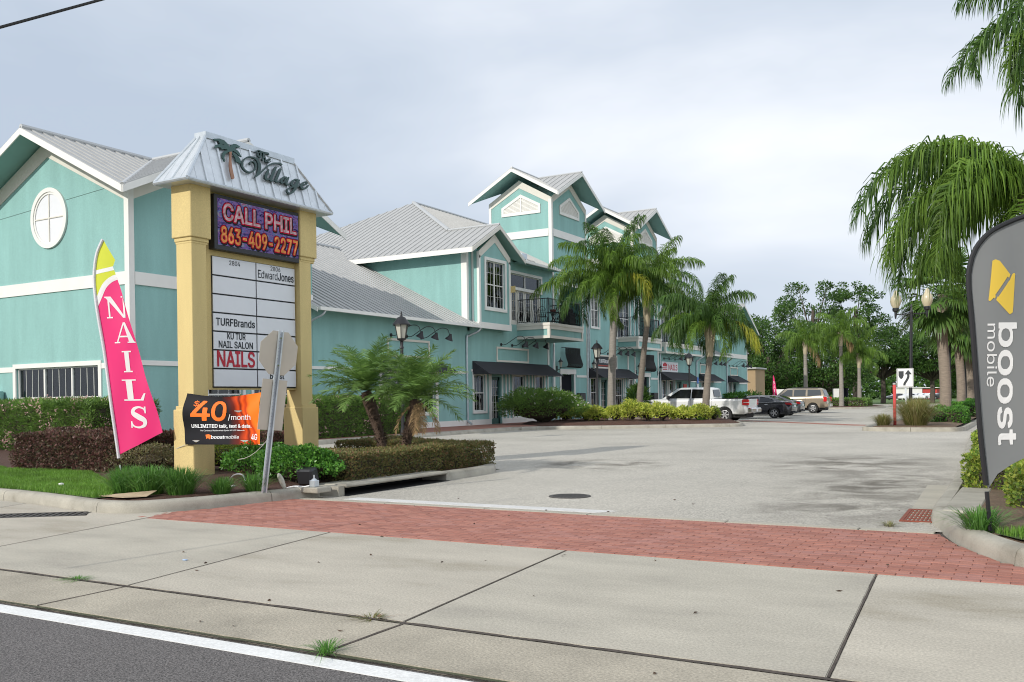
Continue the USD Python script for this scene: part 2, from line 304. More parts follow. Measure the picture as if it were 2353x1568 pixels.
D_VILLAGE=[[[[(12.754,0.645),(12.707,0.594),(12.671,0.542),(12.654,0.5),(12.656,0.468),(12.677,0.429),(12.717,0.397),(12.767,0.38),(12.823,0.377),(12.873,0.389),(12.912,0.407),(12.955,0.433),(12.999,0.468),(13.029,0.502),(13.063,0.556),(13.079,0.599),(13.08,0.627),(13.06,0.659),(13.023,0.673),(12.965,0.661),(12.92,0.635),(12.899,0.607),(12.889,0.559),(12.901,0.559),(12.91,0.566),(12.928,0.611),(12.937,0.623),(12.965,0.638),(12.994,0.645),(13.016,0.641),(13.035,0.621),(13.039,0.594),(13.03,0.562),(12.991,0.5),(12.949,0.461),(12.883,0.422),(12.854,0.412),(12.826,0.409),(12.786,0.413),(12.751,0.426),(12.723,0.448),(12.708,0.476),(12.705,0.508),(12.713,0.538),(12.732,0.572),(12.765,0.613),(12.806,0.652),(12.862,0.694),(12.901,0.713),(12.94,0.725),(13.0,0.734),(13.045,0.733),(13.081,0.72),(13.111,0.694),(13.123,0.666),(13.127,0.632),(13.121,0.596),(13.103,0.542),(13.074,0.485),(13.014,0.39),(12.947,0.318),(12.946,0.31),(12.952,0.307),(12.962,0.31),(13.094,0.396),(13.371,0.616),(13.442,0.666),(13.511,0.707),(13.575,0.734),(13.663,0.759),(13.746,0.77),(13.8,0.758),(13.819,0.764),(13.834,0.778),(13.836,0.791),(13.829,0.796),(13.787,0.808),(13.75,0.807),(13.627,0.78),(13.527,0.745),(13.453,0.704),(13.371,0.649),(13.134,0.46),(13.167,0.515),(13.193,0.57),(13.209,0.649),(13.204,0.679),(13.189,0.705),(13.163,0.731),(13.136,0.747),(13.1,0.76),(13.049,0.766),(12.991,0.761),(12.937,0.75),(12.888,0.733),(12.852,0.715),(12.798,0.68)]]],[[[(13.284,0.472),(13.249,0.428),(13.235,0.401),(13.226,0.365),(13.229,0.346),(13.248,0.33),(13.282,0.326),(13.313,0.335),(13.366,0.36),(13.379,0.375),(13.373,0.385),(13.36,0.384),(13.302,0.36),(13.287,0.366),(13.284,0.375),(13.316,0.428),(13.413,0.562),(13.417,0.574),(13.412,0.582),(13.395,0.584),(13.373,0.573)]]],[[[(13.409,0.449),(13.379,0.405),(13.362,0.371),(13.361,0.346),(13.371,0.33),(13.39,0.323),(13.415,0.326),(13.491,0.362),(13.5,0.377),(13.494,0.384),(13.48,0.382),(13.427,0.36),(13.429,0.377),(13.641,0.663),(13.645,0.677),(13.634,0.69),(13.608,0.687),(13.583,0.669)]]],[[[(13.708,0.663),(13.515,0.406),(13.5,0.367),(13.504,0.353),(13.526,0.337),(13.551,0.334),(13.572,0.339),(13.638,0.371),(13.649,0.381),(13.651,0.392),(13.637,0.396),(13.577,0.372),(13.571,0.388),(13.7,0.559),(13.767,0.657),(13.772,0.671),(13.76,0.684),(13.734,0.681)]]],[[[(13.733,0.481),(13.675,0.426),(13.663,0.408),(13.653,0.38),(13.654,0.361),(13.662,0.35),(13.686,0.339),(13.708,0.341),(13.755,0.367),(13.796,0.402),(13.872,0.497),(13.883,0.517),(13.876,0.53),(13.814,0.527),(13.775,0.51)],[(13.721,0.375),(13.716,0.39),(13.72,0.402),(13.751,0.443),(13.8,0.486),(13.833,0.491),(13.775,0.417),(13.747,0.392)]],[[(13.91,0.529),(13.8,0.404),(13.786,0.379),(13.787,0.353),(13.796,0.344),(13.81,0.339),(13.841,0.338),(13.872,0.347),(13.927,0.372),(13.936,0.387),(13.93,0.394),(13.916,0.392),(13.863,0.372),(13.851,0.382),(13.948,0.519),(13.948,0.537),(13.931,0.539)]]],[[[(13.992,0.461),(13.962,0.424),(13.945,0.38),(13.953,0.356),(13.988,0.345),(13.912,0.318),(13.856,0.29),(13.807,0.257),(13.775,0.219),(13.766,0.189),(13.772,0.17),(13.801,0.149),(13.828,0.146),(13.89,0.161),(13.942,0.186),(13.974,0.206),(14.052,0.273),(14.127,0.356),(14.168,0.376),(14.216,0.403),(14.226,0.412),(14.226,0.424),(14.215,0.425),(14.155,0.393),(14.255,0.525),(14.258,0.541),(14.249,0.547),(14.227,0.545),(14.207,0.531),(14.204,0.542),(14.194,0.545),(14.145,0.544),(14.105,0.534),(14.046,0.502)],[(14.02,0.382),(14.01,0.395),(14.016,0.413),(14.036,0.44),(14.06,0.463),(14.11,0.499),(14.154,0.505),(14.081,0.423),(14.037,0.39)],[(13.871,0.192),(13.839,0.182),(13.814,0.195),(13.811,0.212),(13.83,0.239),(13.926,0.292),(13.979,0.314),(14.028,0.329),(13.944,0.24),(13.909,0.213)]]],[[[(14.298,0.489),(14.246,0.443),(14.218,0.4),(14.22,0.37),(14.236,0.352),(14.257,0.341),(14.309,0.341),(14.365,0.36),(14.439,0.406),(14.492,0.455),(14.497,0.473),(14.491,0.477),(14.474,0.475),(14.462,0.469),(14.425,0.432),(14.381,0.4),(14.347,0.382),(14.318,0.38),(14.305,0.384),(14.293,0.4),(14.299,0.426),(14.405,0.459),(14.447,0.477),(14.469,0.495),(14.482,0.511),(14.487,0.537),(14.478,0.547),(14.459,0.551),(14.412,0.544),(14.346,0.517)],[(14.334,0.465),(14.365,0.489),(14.407,0.512),(14.426,0.516),(14.442,0.513),(14.437,0.502),(14.428,0.495)]]],[[[(13.189,0.933),(13.15,0.889),(13.154,0.88),(13.166,0.885),(13.208,0.925),(13.235,0.93),(13.272,0.927),(13.247,0.85),(13.215,0.82),(13.2,0.819),(13.191,0.827),(13.197,0.852),(13.213,0.874),(13.258,0.901),(13.26,0.914),(13.248,0.914),(13.203,0.889),(13.177,0.861),(13.163,0.822),(13.17,0.803),(13.194,0.795),(13.212,0.798),(13.229,0.81),(13.209,0.782),(13.179,0.764),(13.167,0.762),(13.142,0.774),(13.128,0.768),(13.122,0.76),(13.123,0.753),(13.152,0.74),(13.177,0.743),(13.206,0.755),(13.228,0.768),(13.25,0.79),(13.288,0.86),(13.304,0.918),(13.375,0.911),(13.466,0.92),(13.493,0.905),(13.504,0.909),(13.512,0.917),(13.51,0.949),(13.497,0.958),(13.483,0.959),(13.373,0.947),(13.249,0.955),(13.217,0.949)]]],[[[(13.355,0.927),(13.269,0.747),(13.271,0.738),(13.283,0.737),(13.297,0.744),(13.329,0.801),(13.357,0.811),(13.358,0.788),(13.337,0.749),(13.336,0.736),(13.353,0.728),(13.384,0.732),(13.393,0.736),(13.396,0.749),(13.374,0.756),(13.395,0.797),(13.391,0.831),(13.377,0.838),(13.343,0.828),(13.395,0.933),(13.394,0.94),(13.384,0.945),(13.368,0.939)]]],[[[(13.451,0.818),(13.416,0.782),(13.404,0.755),(13.413,0.732),(13.424,0.726),(13.446,0.728),(13.47,0.741),(13.527,0.781),(13.532,0.79),(13.52,0.794),(13.463,0.755),(13.447,0.75),(13.442,0.766),(13.507,0.795),(13.521,0.813),(13.526,0.83),(13.52,0.84),(13.503,0.841),(13.471,0.831)],[(13.455,0.791),(13.468,0.805),(13.496,0.818),(13.491,0.806)]]]]
D_LOGO_LEAF=[[[(12.369,0.939),(12.252,0.945),(12.114,0.905),(12.116,0.874),(12.216,0.891),(12.243,0.835),(12.266,0.841),(12.124,0.787),(12.083,0.714),(12.179,0.756),(12.234,0.76),(12.257,0.73),(12.328,0.752),(12.397,0.758),(12.399,0.743),(12.304,0.706),(12.242,0.637),(12.216,0.559),(12.252,0.478),(12.275,0.501),(12.27,0.563),(12.306,0.634),(12.407,0.712),(12.457,0.707),(12.482,0.723),(12.51,0.701),(12.547,0.637),(12.555,0.548),(12.6,0.55),(12.648,0.524),(12.683,0.569),(12.679,0.632),(12.639,0.686),(12.513,0.743),(12.524,0.75),(12.528,0.765),(12.55,0.766),(12.61,0.744),(12.665,0.702),(12.729,0.69),(12.704,0.757),(12.672,0.804),(12.588,0.82),(12.647,0.871),(12.689,0.864),(12.758,0.908),(12.665,0.936),(12.583,0.92),(12.515,0.875),(12.488,0.84),(12.47,0.832),(12.432,0.891)],[(12.324,0.855),(12.355,0.838),(12.266,0.841)]]]
D_LOGO_TRUNK=[[[(12.426,0.713),(12.486,0.732),(12.433,0.583),(12.399,0.404),(12.396,0.179),(12.367,0.155),(12.322,0.15),(12.32,0.297),(12.337,0.435),(12.389,0.582)]]]
D_NAILS_DIR=[0.952,0.306,0.0]
D_NAILS_POLE=[(0.004,0.144),(-0.031,0.477),(-0.153,1.371),(-0.292,2.314),(-0.401,3.016),(-0.471,3.566),(-0.472,3.901),(-0.416,4.203),(-0.292,4.446)]
D_NAILS_EDGE=[(0.027,0.507),(0.85,0.941),(0.74,1.331),(0.516,1.965),(0.324,2.601),(0.051,3.486),(-0.112,3.946),(-0.066,4.065),(-0.292,4.446)]
D_NAILS_BOX=[[(-0.257,3.406),(0.185,3.405),(0.162,3.013)],[(-0.094,2.931),(0.329,2.933),(0.323,2.556)],[(0.034,2.413),(0.304,2.406),(0.298,2.029)],[(0.042,1.898),(0.548,1.889),(0.542,1.514)],[(0.163,1.413),(0.591,1.408),(0.585,1.017)]]
D_NAILS_ARC=[(-0.377,3.411),(-0.289,3.589),(-0.167,3.706),(-0.047,3.756)]
D_BOOST_POLE=[(0.004,0.148),(-0.035,0.64),(-0.08,1.122),(-0.114,1.666),(-0.139,2.085),(-0.165,2.461),(-0.153,2.629),(-0.098,2.795),(0.029,2.94),(0.198,3.031),(0.362,3.092)]
D_BOOST_BOT=[(-0.009,0.546),(0.081,0.681),(0.208,0.762),(0.33,0.823)]
D_BOOST_LOGO=[(0.047,2.678),(-0.001,2.281),(0.052,2.333),(0.207,2.174),(0.238,2.194),(0.28,2.585),(0.233,2.539),(0.12,2.677),(0.078,2.692)]
D_BOOST_SLOT=[(0.063,2.354),(0.094,2.339),(0.222,2.508),(0.195,2.53)]
D_BOOST_TXT=[(0.101,2.102),(0.269,2.1),(0.252,0.971),(-0.014,2.093),(0.091,2.092),(0.082,1.496)]
D_BANNER=[[-13.313,11.527,1.634],[-11.418,11.461,1.619],[-11.474,11.429,0.743],[-13.331,11.517,0.716],[-12.352,11.502,1.573],[-13.339,11.513,1.21],[-11.399,11.471,1.088]]
D_ROPE=[[-9.724,10.045,1.843],[-9.801,10.0,0.956],[-14.18,14.925,1.414]]
# ------------------------------------------------------------------ ground
rng = np.random.default_rng(7)
def sheet(poly, z, mb=None):
    mb = mb or MB()
    for q in (poly.geoms if hasattr(poly, 'geoms') else [poly]):
        v, f = trimesh.creation.triangulate_polygon(q, engine='earcut'); mb.add(np.c_[v, np.full(len(v), z)], f)
    return mb
def grid_sheet(poly, z, step=.25, amp=.02, edge=.12, seed=0):
    """sheet with gentle mounds that dies to its edge"""
    x0, y0, x1, y1 = poly.bounds; pts = [p for p in np.vstack([np.array(r.coords) for r in [poly.segmentize(step).exterior]])[:-1]]
    gx, gy = np.meshgrid(np.arange(x0, x1, step), np.arange(y0, y1, step)); inn = poly.buffer(-edge)
    from shapely import contains_xy
    k = contains_xy(inn, gx.ravel(), gy.ravel()) if not inn.is_empty else np.zeros(gx.size, bool)
    q = np.c_[gx.ravel(), gy.ravel()][k]; P = np.vstack([np.array(pts)[:, :2], q])
    from scipy.spatial import Delaunay
    t = Delaunay(P).simplices; c = P[t].mean(1); t = t[contains_xy(poly.buffer(1e-6), c[:, 0], c[:, 1])]
    zz = np.full(len(P), z); zz[len(pts):] += amp * (.4 + meshkit.fbm(np.c_[q * 1.3, np.zeros(len(q))], 3, seed))
    a, b_, c_ = P[t[:, 0]], P[t[:, 1]], P[t[:, 2]]; s = np.cross(b_ - a, c_ - a) < 0; t[s] = t[s][:, ::-1]
    return MB().add(np.c_[P, zz], t)

ground('ground', MB().add([(-600, -60, -.06), (500, -60, -.06), (500, 900, -.06), (-600, 900, -.06)], [(0, 1, 2, 3)]), 'field_grass')
ground('road', MB().add([(-80, -14, -.014), (40, -14, -.014), (40, 4.09, -.014), (-80, 4.09, -.014)], [(0, 1, 2, 3)]), 'asphalt_road')
ground('road_edge_line', MB().box(-80, 40, 3.905, 4.055, -.013, -.009), 'road_paint')
joint = ground('joint_bed', MB().add([(-60, 4.085, -.022), (30, 4.085, -.022), (30, 10.7, -.022), (-60, 10.7, -.022)], [(0, 1, 2, 3)]), 'joint')

def slab(poly, z1=0.0, t=.09, b=.008):
    q = poly.buffer(-b, join_style=2)
    if q.is_empty: return MB()
    mb = MB().poly(q, flat, z1 - t, z1 - .004)
    o, i = np.array(q.exterior.coords)[:-1], None
    qi = q.buffer(-.006, join_style=2)
    if qi.geom_type == 'Polygon' and len(qi.exterior.coords) == len(q.exterior.coords): mb = MB().poly(qi, flat, z1 - .006, z1).poly(q, flat, z1 - t, z1 - .004)
    return mb
gut = meta(newpath('/World', 'gutter'), None) if False else newpath('/World', 'gutter'); UsdGeom.Xform.Define(stage, gut); meta(gut, kind='structure')
xs = [-60, -30, -20.1, -17.3, -14.55, -11.8, -9.1, -6.36, -3.63, -.9, 1.85, 4.6, 8, 25]
for a, b in zip(xs[:-1], xs[1:]): obj(gut, 'slab', slab(sbox(a, 4.12, b, 4.878)), 'gutter_concrete')
apr = newpath('/World', 'driveway_apron'); UsdGeom.Xform.Define(stage, apr); meta(apr, kind='structure')
jl = [(-60, -60), (-30, -30), (-18.1, -19.3), (-12.0, -13.0), (-9.2, -9.95), (-6.39, -6.89), (-3.66, -3.97), (-.98, -1.19), (1.75, 1.6), (4.5, 4.4), (25, 25)]
LIM = Polygon([(-60, 4), (30, 4), (30, 8.05), (3, 8.05), (.6, 8.2), (-.5, 9.0), (-9.8, 9.0), (-10.3, 8.45), (-10.7, 8.16), (-11.1, 8.08), (-11.6, 8.13), (-12.6, 8.32), (-13.9, 8.5), (-60, 8.6)])
GR = Polygon([(-10.96, 7.78), (-11.32, 8.09), (-14.24, 5.89), (-13.88, 5.56)])
for k, ((a, a2), (b, b2)) in enumerate(zip(jl[:-1], jl[1:])):
    top = 7.935 if a > -9.9 else 8.7
    p = Polygon([(a, 4.915), (b, 4.915), (b2 + (b2 - b) * (top - 7.935) / 3.02, top), (a2 + (a2 - a) * (top - 7.935) / 3.02, top)]).intersection(LIM)
    if k == 4 or k == 3:
        p = p.difference(GR.buffer(.02))
    for q in (p.geoms if hasattr(p, 'geoms') else [p]): obj(apr, 'slab', slab(q, b=.009), 'concrete' if k % 2 else 'concrete_b')
# paver crosswalk: bricks one by one near the camera, the rest in one part
PAV = Polygon([(-10.15, 7.955), (3, 7.955), (1.2, 8.15), (.2, 8.45), (-.35, 8.95), (-.75, 9.8), (-.95, 10.44), (-9.78, 10.44), (-9.95, 9.2), (-10.08, 8.75), (-10.2, 8.4), (-10.15, 7.955)])
ground('paver_bed', sheet(PAV, -.0105), 'paver_sand')
pav = newpath('/World', 'paver_crossing'); UsdGeom.Xform.Define(stage, pav); meta(pav, kind='structure')
bricks = []
L_, W_ = .203, .1015
for r in range(25):
    y = 7.957 + r * W_
    for c in range(-3, 72):
        x = -11.0 + c * L_ + (r % 2) * L_ / 2 + rng.normal(0, .002)
        q = sbox(x + .002, y + .002, x + L_ - .002, y + W_ - .002).intersection(PAV)
        if q.area > .004 and q.geom_type == 'Polygon': bricks.append((math.hypot(x + .1 - 0.0, y) , q))
bricks.sort(key=lambda t: t[0]); rest = {i: MB() for i in range(4)}
for k, (d, q) in enumerate(bricks):
    h = rng.normal(0, .001); tilt = rng.normal(0, .006, 2); c0 = np.array(q.centroid.coords[0])
    def up(v, h=h, tilt=tilt, c0=c0):
        v = v.copy(); t = v[:, 2] > -.03; v[t, 2] += h + (v[t, :2] - c0) @ tilt; return v
    ch = q.buffer(-.005, join_style=2); mb = MB()
    if ch.geom_type == 'Polygon' and len(ch.exterior.coords) == len(q.exterior.coords):
        o, i = np.array(q.exterior.coords)[:-1], np.array(ch.exterior.coords)[:-1]; n = len(o)
        if n == 4:
            v = np.vstack([np.c_[o, np.full(n, -.05)], np.c_[o, np.full(n, -.005)], np.c_[i, np.zeros(n)]])
            f = [(j, (j + 1) % n, n + (j + 1) % n, n + j) for j in range(n)] + [(n + j, n + (j + 1) % n, 2 * n + (j + 1) % n, 2 * n + j) for j in range(n)] + [(2 * n, 2 * n + 1, 2 * n + 2, 2 * n + 3)]
            v2 = v.copy()
            if Polygon(o).exterior.is_ccw is False: f = [t[::-1] for t in f]
            mb.add(up(v2), f)
        else: mb.poly(q, up, -.05, 0)
    else: mb.poly(q, up, -.05, 0)
    if k < 300: obj(pav, 'brick', mb, f'paver_red_{"abcd"[int(rng.integers(4))]}')
    else: rest[int(rng.integers(4))].add(*mb.get())
for i in range(4): obj(pav, 'brick_field', rest[i], f'paver_red_{"abcd"[i]}', kind='stuff')
hdr = newpath('/World', 'header_strip'); UsdGeom.Xform.Define(stage, hdr); meta(hdr, kind='structure')
for a, b in zip([-9.7, -8.1, -6.45, -4.95, -3.2, -1.75], [-8.1, -6.45, -4.95, -3.2, -1.75, -1.0]): obj(hdr, 'slab', slab(sbox(a, 10.455, b, 10.64), .002), 'concrete_b')

LOT = Polygon([(-21.28, 17.25), (-9.0, 17.2), (-8.6, 10.65), (-.7, 10.65), (-.5, 40), (-2.0, 60), (-2.2, 137), (-24, 137), (-24, 112), (-21.2, 112), (-21.28, 40)])
ground('driveway', sheet(unary_union([LOT, sbox(-9.8, 10.65, -8, 17.5), sbox(-21.2, 16.6, -8, 17.4)]), -.008), 'drive')
ground('faded_stop_bar', MB().poly(Polygon([(-9.05, 10.72), (-9.0, 11.0), (-4.75, 10.98), (-4.95, 10.7)]), flat, -.007, -.003), 'faded_paint')
for k, (x, y, rx, ry) in enumerate(((-2.3, 15.5, 1.6, 4.2), (-3.4, 20.5, 2.4, 4.0), (-2.2, 12.2, 1.4, 1.6), (-8.6, 18.6, 2.2, 2.2))):
    stain_mat(f'drive_stain_{"abcdef"[k]}', (x, y), (rx, ry)); ground('stain', sheet(sbox(x - rx, y - ry, x + rx, y + ry).intersection(sbox(-30, 10.7, -.9, 60)), -.0068 + .0004 * k), f'drive_stain_{"abcdef"[k]}')
def dirt(a, b, w, seed, mat='joint', z=.0012):
    g = np.random.default_rng(seed); a, b = np.array(a, float), np.array(b, float); n = max(8, int(np.linalg.norm(b - a) / .05)); t = np.linspace(0, 1, n); d = (b - a) / np.linalg.norm(b - a); nn = np.array([-d[1], d[0]]); p = a + (b - a) * t[:, None]
    f = lambda s_: w * (.35 + .9 * meshkit.fbm(np.c_[t * np.linalg.norm(b - a) * 6, np.full(n, s_ * 5.0), np.full(n, seed * 3.0)], 3, seed)); l, r = p + nn * f(1)[:, None], p - nn * f(2)[:, None]
    v = np.c_[np.vstack([l, r]), np.full(2 * n, z)]; i = np.arange(n - 1); return MB().add(v, np.stack([n + i, n + i + 1, i + 1, i], 1))
ground('joint_dirt', dirt((-13, 4.897), (6, 4.897), .024, 1), 'joint'); ground('joint_dirt', dirt((-14, 4.10), (6, 4.10), .018, 2), 'moss_dirt')
for k, (a, a2, y0, y1) in enumerate(((-6.39, -6.89, 4.93, 7.93), (-3.66, -3.97, 4.93, 7.93), (-.98, -1.19, 4.93, 7.93), (-9.2, -9.95, 4.93, 8.0), (-6.36, -6.36, 4.13, 4.88), (-3.63, -3.63, 4.13, 4.88), (-.9, -.9, 4.13, 4.88))): ground('joint_dirt', dirt((a, y0), (a2, y1), .009 if k < 4 else .015, 10 + k, z=.0022), 'joint')
ground('paver_stripe', MB().poly(Polygon([(-15.9, 53.6), (-15.2, 54.2), (-7.2, 46.0), (-6.0, 45.9), (-6.0, 45.1), (-7.6, 45.0)]), flat, -.007, -.002), 'brick_walk')
for i in range(6): ground('parking_line', MB().box(-20.8, -15.4, 49.2 + i * 3.6 + 7 * (i > 2) * 0, 49.3 + i * 3.6, -.007, -.003), 'faded_paint')

# kerbs ------------------------------------------------------------
PROF = np.array([(0, -.08), (.012, .06), (.03, .118), (.07, .146), (.12, .152), (.19, .152), (.2, .14), (.2, -.08)])
def kerb_run(parent, pts, seg=3.0, side=1, prof=PROF, gap=.012, breaks=None):
    p = cat(pts, .15); d = np.r_[0, np.cumsum(np.linalg.norm(np.diff(p, axis=0), axis=1))]
    br = [b for b in breaks if b < d[-1] - .3] + [d[-1]] if breaks else list(np.linspace(0, d[-1], max(2, int(round(d[-1] / seg)) + 1)))
    for a, b in zip(br[:-1], br[1:]):
        s = np.r_[a + gap / 2, d[(d > a + .05) & (d < b - .05)], b - gap / 2]
        q = np.c_[np.interp(s, d, p[:, 0]), np.interp(s, d, p[:, 1])]; t = np.gradient(q, axis=0); t /= np.linalg.norm(t, axis=1, keepdims=True)
        nrm = np.c_[-t[:, 1], t[:, 0]] * side; m = len(prof)
        v = np.concatenate([np.c_[q + nrm * u, np.full(len(q), z)][:, None] for u, z in prof], 1).reshape(-1, 3)
        i, j = np.meshgrid(np.arange(len(q) - 1), np.arange(m - 1), indexing='ij')
        f = np.stack([i * m + j, (i + 1) * m + j, (i + 1) * m + j + 1, i * m + j + 1], -1).reshape(-1, 4)
        caps = [(0, k, k + 1) for k in range(1, m - 1)] + [((len(q) - 1) * m, (len(q) - 1) * m + k + 1, (len(q) - 1) * m + k) for k in range(1, m - 1)]
        mb = MB().add(v, f).add(v, caps)
        obj(parent, 'kerb_section', mb.fix(), 'curb_concrete', smooth=40)
def structure(name): p = newpath('/World', name); UsdGeom.Xform.Define(stage, p); return meta(p, kind='structure')
LK = [(-45, 8.9), (-30, 8.75), (-18, 8.62), (-13.93, 8.5), (-12.65, 8.32), (-11.5, 8.10), (-11.08, 8.05), (-10.65, 8.13), (-10.36, 8.36), (-10.08, 8.95), (-9.93, 9.5), (-9.78, 10.2), (-9.66, 10.9)]
kl = structure('kerb_left'); kerb_run(kl, LK, 3.0, 1, breaks=[0, 15, 27, 31.07, 33.95, 36.55, 38.5])
LK2 = [(-9.37, 14.0), (-9.38, 15.2), (-9.62, 16.1), (-10.24, 16.8), (-11.5, 17.15), (-14, 17.25), (-18, 17.25), (-21.2, 17.25)]
kerb_run(kl, LK2, 3.4, 1)
# storm inlet between the two kerb runs: throat slot under a concrete lid
inl = thing('storm_inlet', 'long dark kerb inlet slot beside the clipped brown hedge', 'storm drain')
obj(inl, 'lid', MB().bevel(-9.95, -9.34, 11.12, 13.96, .115, .165, .02).box(-9.9, -9.37, 10.98, 11.12, -.05, .15).box(-9.9, -9.37, 13.93, 14.05, -.05, .15), 'curb_concrete')
obj(inl, 'throat', MB().box(-9.96, -9.90, 11.1, 13.95, -.25, .115).box(-9.9, -9.30, 11.1, 13.95, -.006, -.002), 'void')
RK = [(30, 7.9), (8, 7.92), (3, 8.0), (1.3, 8.15), (.35, 8.42), (-.16, 8.72), (-.52, 9.3), (-.78, 10.0), (-.98, 10.8), (-1.16, 11.7), (-1.21, 13.75), (-1.29, 16.47), (-1.53, 21.75), (-1.9, 29), (-2.2, 36)]
kr = structure('kerb_right'); kerb_run(kr, RK, 3.0, -1)
PROF2 = PROF * np.array([1, 1.0])

# planted beds inside the kerbs
LI = Polygon([(-60, 9.0), (-30, 8.93), (-18, 8.8), (-13.9, 8.68), (-12.6, 8.5), (-11.4, 8.28), (-10.75, 8.3), (-10.5, 8.45), (-10.25, 9.0), (-10.1, 9.6), (-9.96, 10.2), (-9.84, 11.0), (-9.93, 11.2), (-9.93, 13.9), (-9.56, 14.1), (-9.56, 15.2), (-9.8, 16.0), (-10.35, 16.62), (-11.5, 16.97), (-21.2, 17.07), (-21.3, 19.3), (-25.0, 19.35), (-60, 19.35)])
ground('planting_bed', grid_sheet(LI.intersection(sbox(-32, 0, 0, 30)), .12, .22, .035, .15, 1), 'mulch')
LAWN = Polygon([(-32, 9.0), (-30, 8.95), (-18, 8.82), (-13.9, 8.70), (-12.6, 8.52), (-11.5, 8.32), (-11.35, 8.5), (-11.9, 8.95), (-12.4, 9.35), (-13.33, 9.98), (-14.0, 10.35), (-14.83, 10.8), (-15.7, 11.3), (-17, 11.5), (-18.4, 11.35), (-22, 12.6), (-32, 13.5)])
ground('lawn', grid_sheet(LAWN, .152, .25, .012, .1, 2), 'turf_base')
RI = Polygon([(30, 8.1), (8, 8.12), (3, 8.2), (1.4, 8.35), (.5, 8.6), (.02, 8.88), (-.32, 9.4), (-.58, 10.1), (-.78, 10.85), (-.96, 11.7), (-1.01, 13.75), (-1.09, 16.47), (-1.33, 21.75), (-1.7, 29), (-2.0, 36), (30, 36)])
ground('planting_bed_right', grid_sheet(RI.intersection(sbox(-3, 7, 6, 37)), .12, .25, .035, .15, 3), 'soil')
RL = Polygon([(.15, 8.92), (-.2, 9.3), (-.42, 9.62), (-.1, 9.98), (.6, 10.1), (3, 10.2), (6, 10.2), (6, 8.3), (3, 8.3), (1.4, 8.45), (.6, 8.68)])
ground('lawn_right', grid_sheet(RL, .152, .25, .012, .1, 4), 'turf_base')
st2 = structure('inlet_slab'); obj(st2, 'slab', MB().bevel(-1.0, -.62, 11.2, 14.0, .08, .165, .02), 'curb_concrete')
ground('gutter_pan', MB().poly(Polygon([(-1.42, 11.5), (-1.12, 11.25), (-1.2, 16), (-1.62, 16)]), flat, -.007, -.002), 'concrete_b')

# blades of grass -----------------------------------------------------
def blades(region, dens, h, w, z, seed, lean=.35):
    g = np.random.default_rng(seed); x0, y0, x1, y1 = region.bounds; n = int(dens * (x1 - x0) * (y1 - y0))
    from shapely import contains_xy
    p = np.c_[g.uniform(x0, x1, n), g.uniform(y0, y1, n)]; p = p[contains_xy(region, p[:, 0], p[:, 1])]
    hv = meshkit.fbm(np.c_[p * 2.2, np.zeros(len(p))], 3, seed)
    return tuft_mesh(np.c_[p, np.full(len(p), z)], h * (.5 + hv) * g.uniform(.6, 1.25, len(p)), w, lean, g)
def tuft_mesh(p, h, w, lean, g):
    n = len(p); a = g.uniform(0, 2 * PI, n); d = np.c_[np.cos(a), np.sin(a), np.zeros(n)]; s = np.c_[-np.sin(a), np.cos(a), np.zeros(n)]
    h = np.broadcast_to(h, (n,))[:, None]; k = np.abs(g.normal(0, lean, n))[:, None]; up = np.array([0, 0, 1.0])
    m = p + up * h * .55 + d * h * k * .35; t = p + up * h * np.maximum(1 - k * .35, .35) + d * h * k
    v = np.stack([p - s * w / 2, p + s * w / 2, m - s * w * .4, m + s * w * .4, t], 1).reshape(-1, 3); b = np.arange(n)[:, None] * 5
    return MB().add(v, np.vstack([b + [0, 1, 3], b + [0, 3, 2], b + [2, 3, 4]]))
GVIS = LAWN.intersection(sbox(-22, 8, -11, 13.2))
solo('grass', blades(GVIS, 3300, .065, .007, .155, 11), 'grass_blade', 'short bright green lawn grass left of the pink flag', 'grass', kind='stuff')
solo('grass', blades(RL.intersection(sbox(-.6, 8, 2.2, 10.2)), 4200, .06, .006, .155, 12), 'grass_blade', 'bright green lawn grass at foot of grey feather flag', 'grass', kind='stuff')

# grates and covers ----------------------------------------------------
gl = thing('trench_grate', 'dark slotted iron trench grate set in concrete by the left kerb', 'drain grate', (-11.12, 7.93, 0), math.atan2(-2.2, -2.92))
obj(gl, 'frame', MB().box(0, 3.6, -.235, -.20, -.03, .004).box(0, 3.6, .20, .235, -.03, .004).box(-.02, 0, -.235, .235, -.03, .004), 'iron_cover')
obj(gl, 'sump', MB().box(0, 3.6, -.20, .20, -.035, -.02), 'void')
for i in range(40): obj(gl, 'bar', MB().box(.03 + i * .09, .075 + i * .09, -.20, .20, -.02, .001), 'iron_cover')
gr = thing('catch_basin_grate', 'rust brown square cast iron drain grate by the right kerb', 'drain grate', (-1.26, 11.95, 0), .03)
obj(gr, 'sump', MB().box(-.19, .19, -.58, .58, -.006, -.004), 'void')
obj(gr, 'frame', MB().box(-.21, -.17, -.60, .60, -.006, .008).box(.17, .21, -.60, .60, -.006, .008).box(-.17, .17, -.60, -.555, -.006, .008).box(-.17, .17, .555, .60, -.006, .008), 'rust_grate')
for i in range(4): obj(gr, 'rib', MB().box(-.17, .17, -.355 + i * .225, -.32 + i * .225, -.004, .007), 'rust_grate')
for i in range(8): obj(gr, 'bar', MB().box(-.165 + i * .043, -.145 + i * .043, -.555, .555, -.004, .006), 'rust_grate')
mh = thing('manhole_cover', 'round slotted iron manhole cover in the pale driveway', 'manhole cover', (-6.12, 12.36, 0))
obj(mh, 'ring', MB().lathe([(.26, -.01), (.26, .004), (.31, .004), (.315, -.01)], 28), 'iron_cover')
obj(mh, 'sump', MB().lathe([(0.001, -.006), (.26, -.006)], 28), 'void')
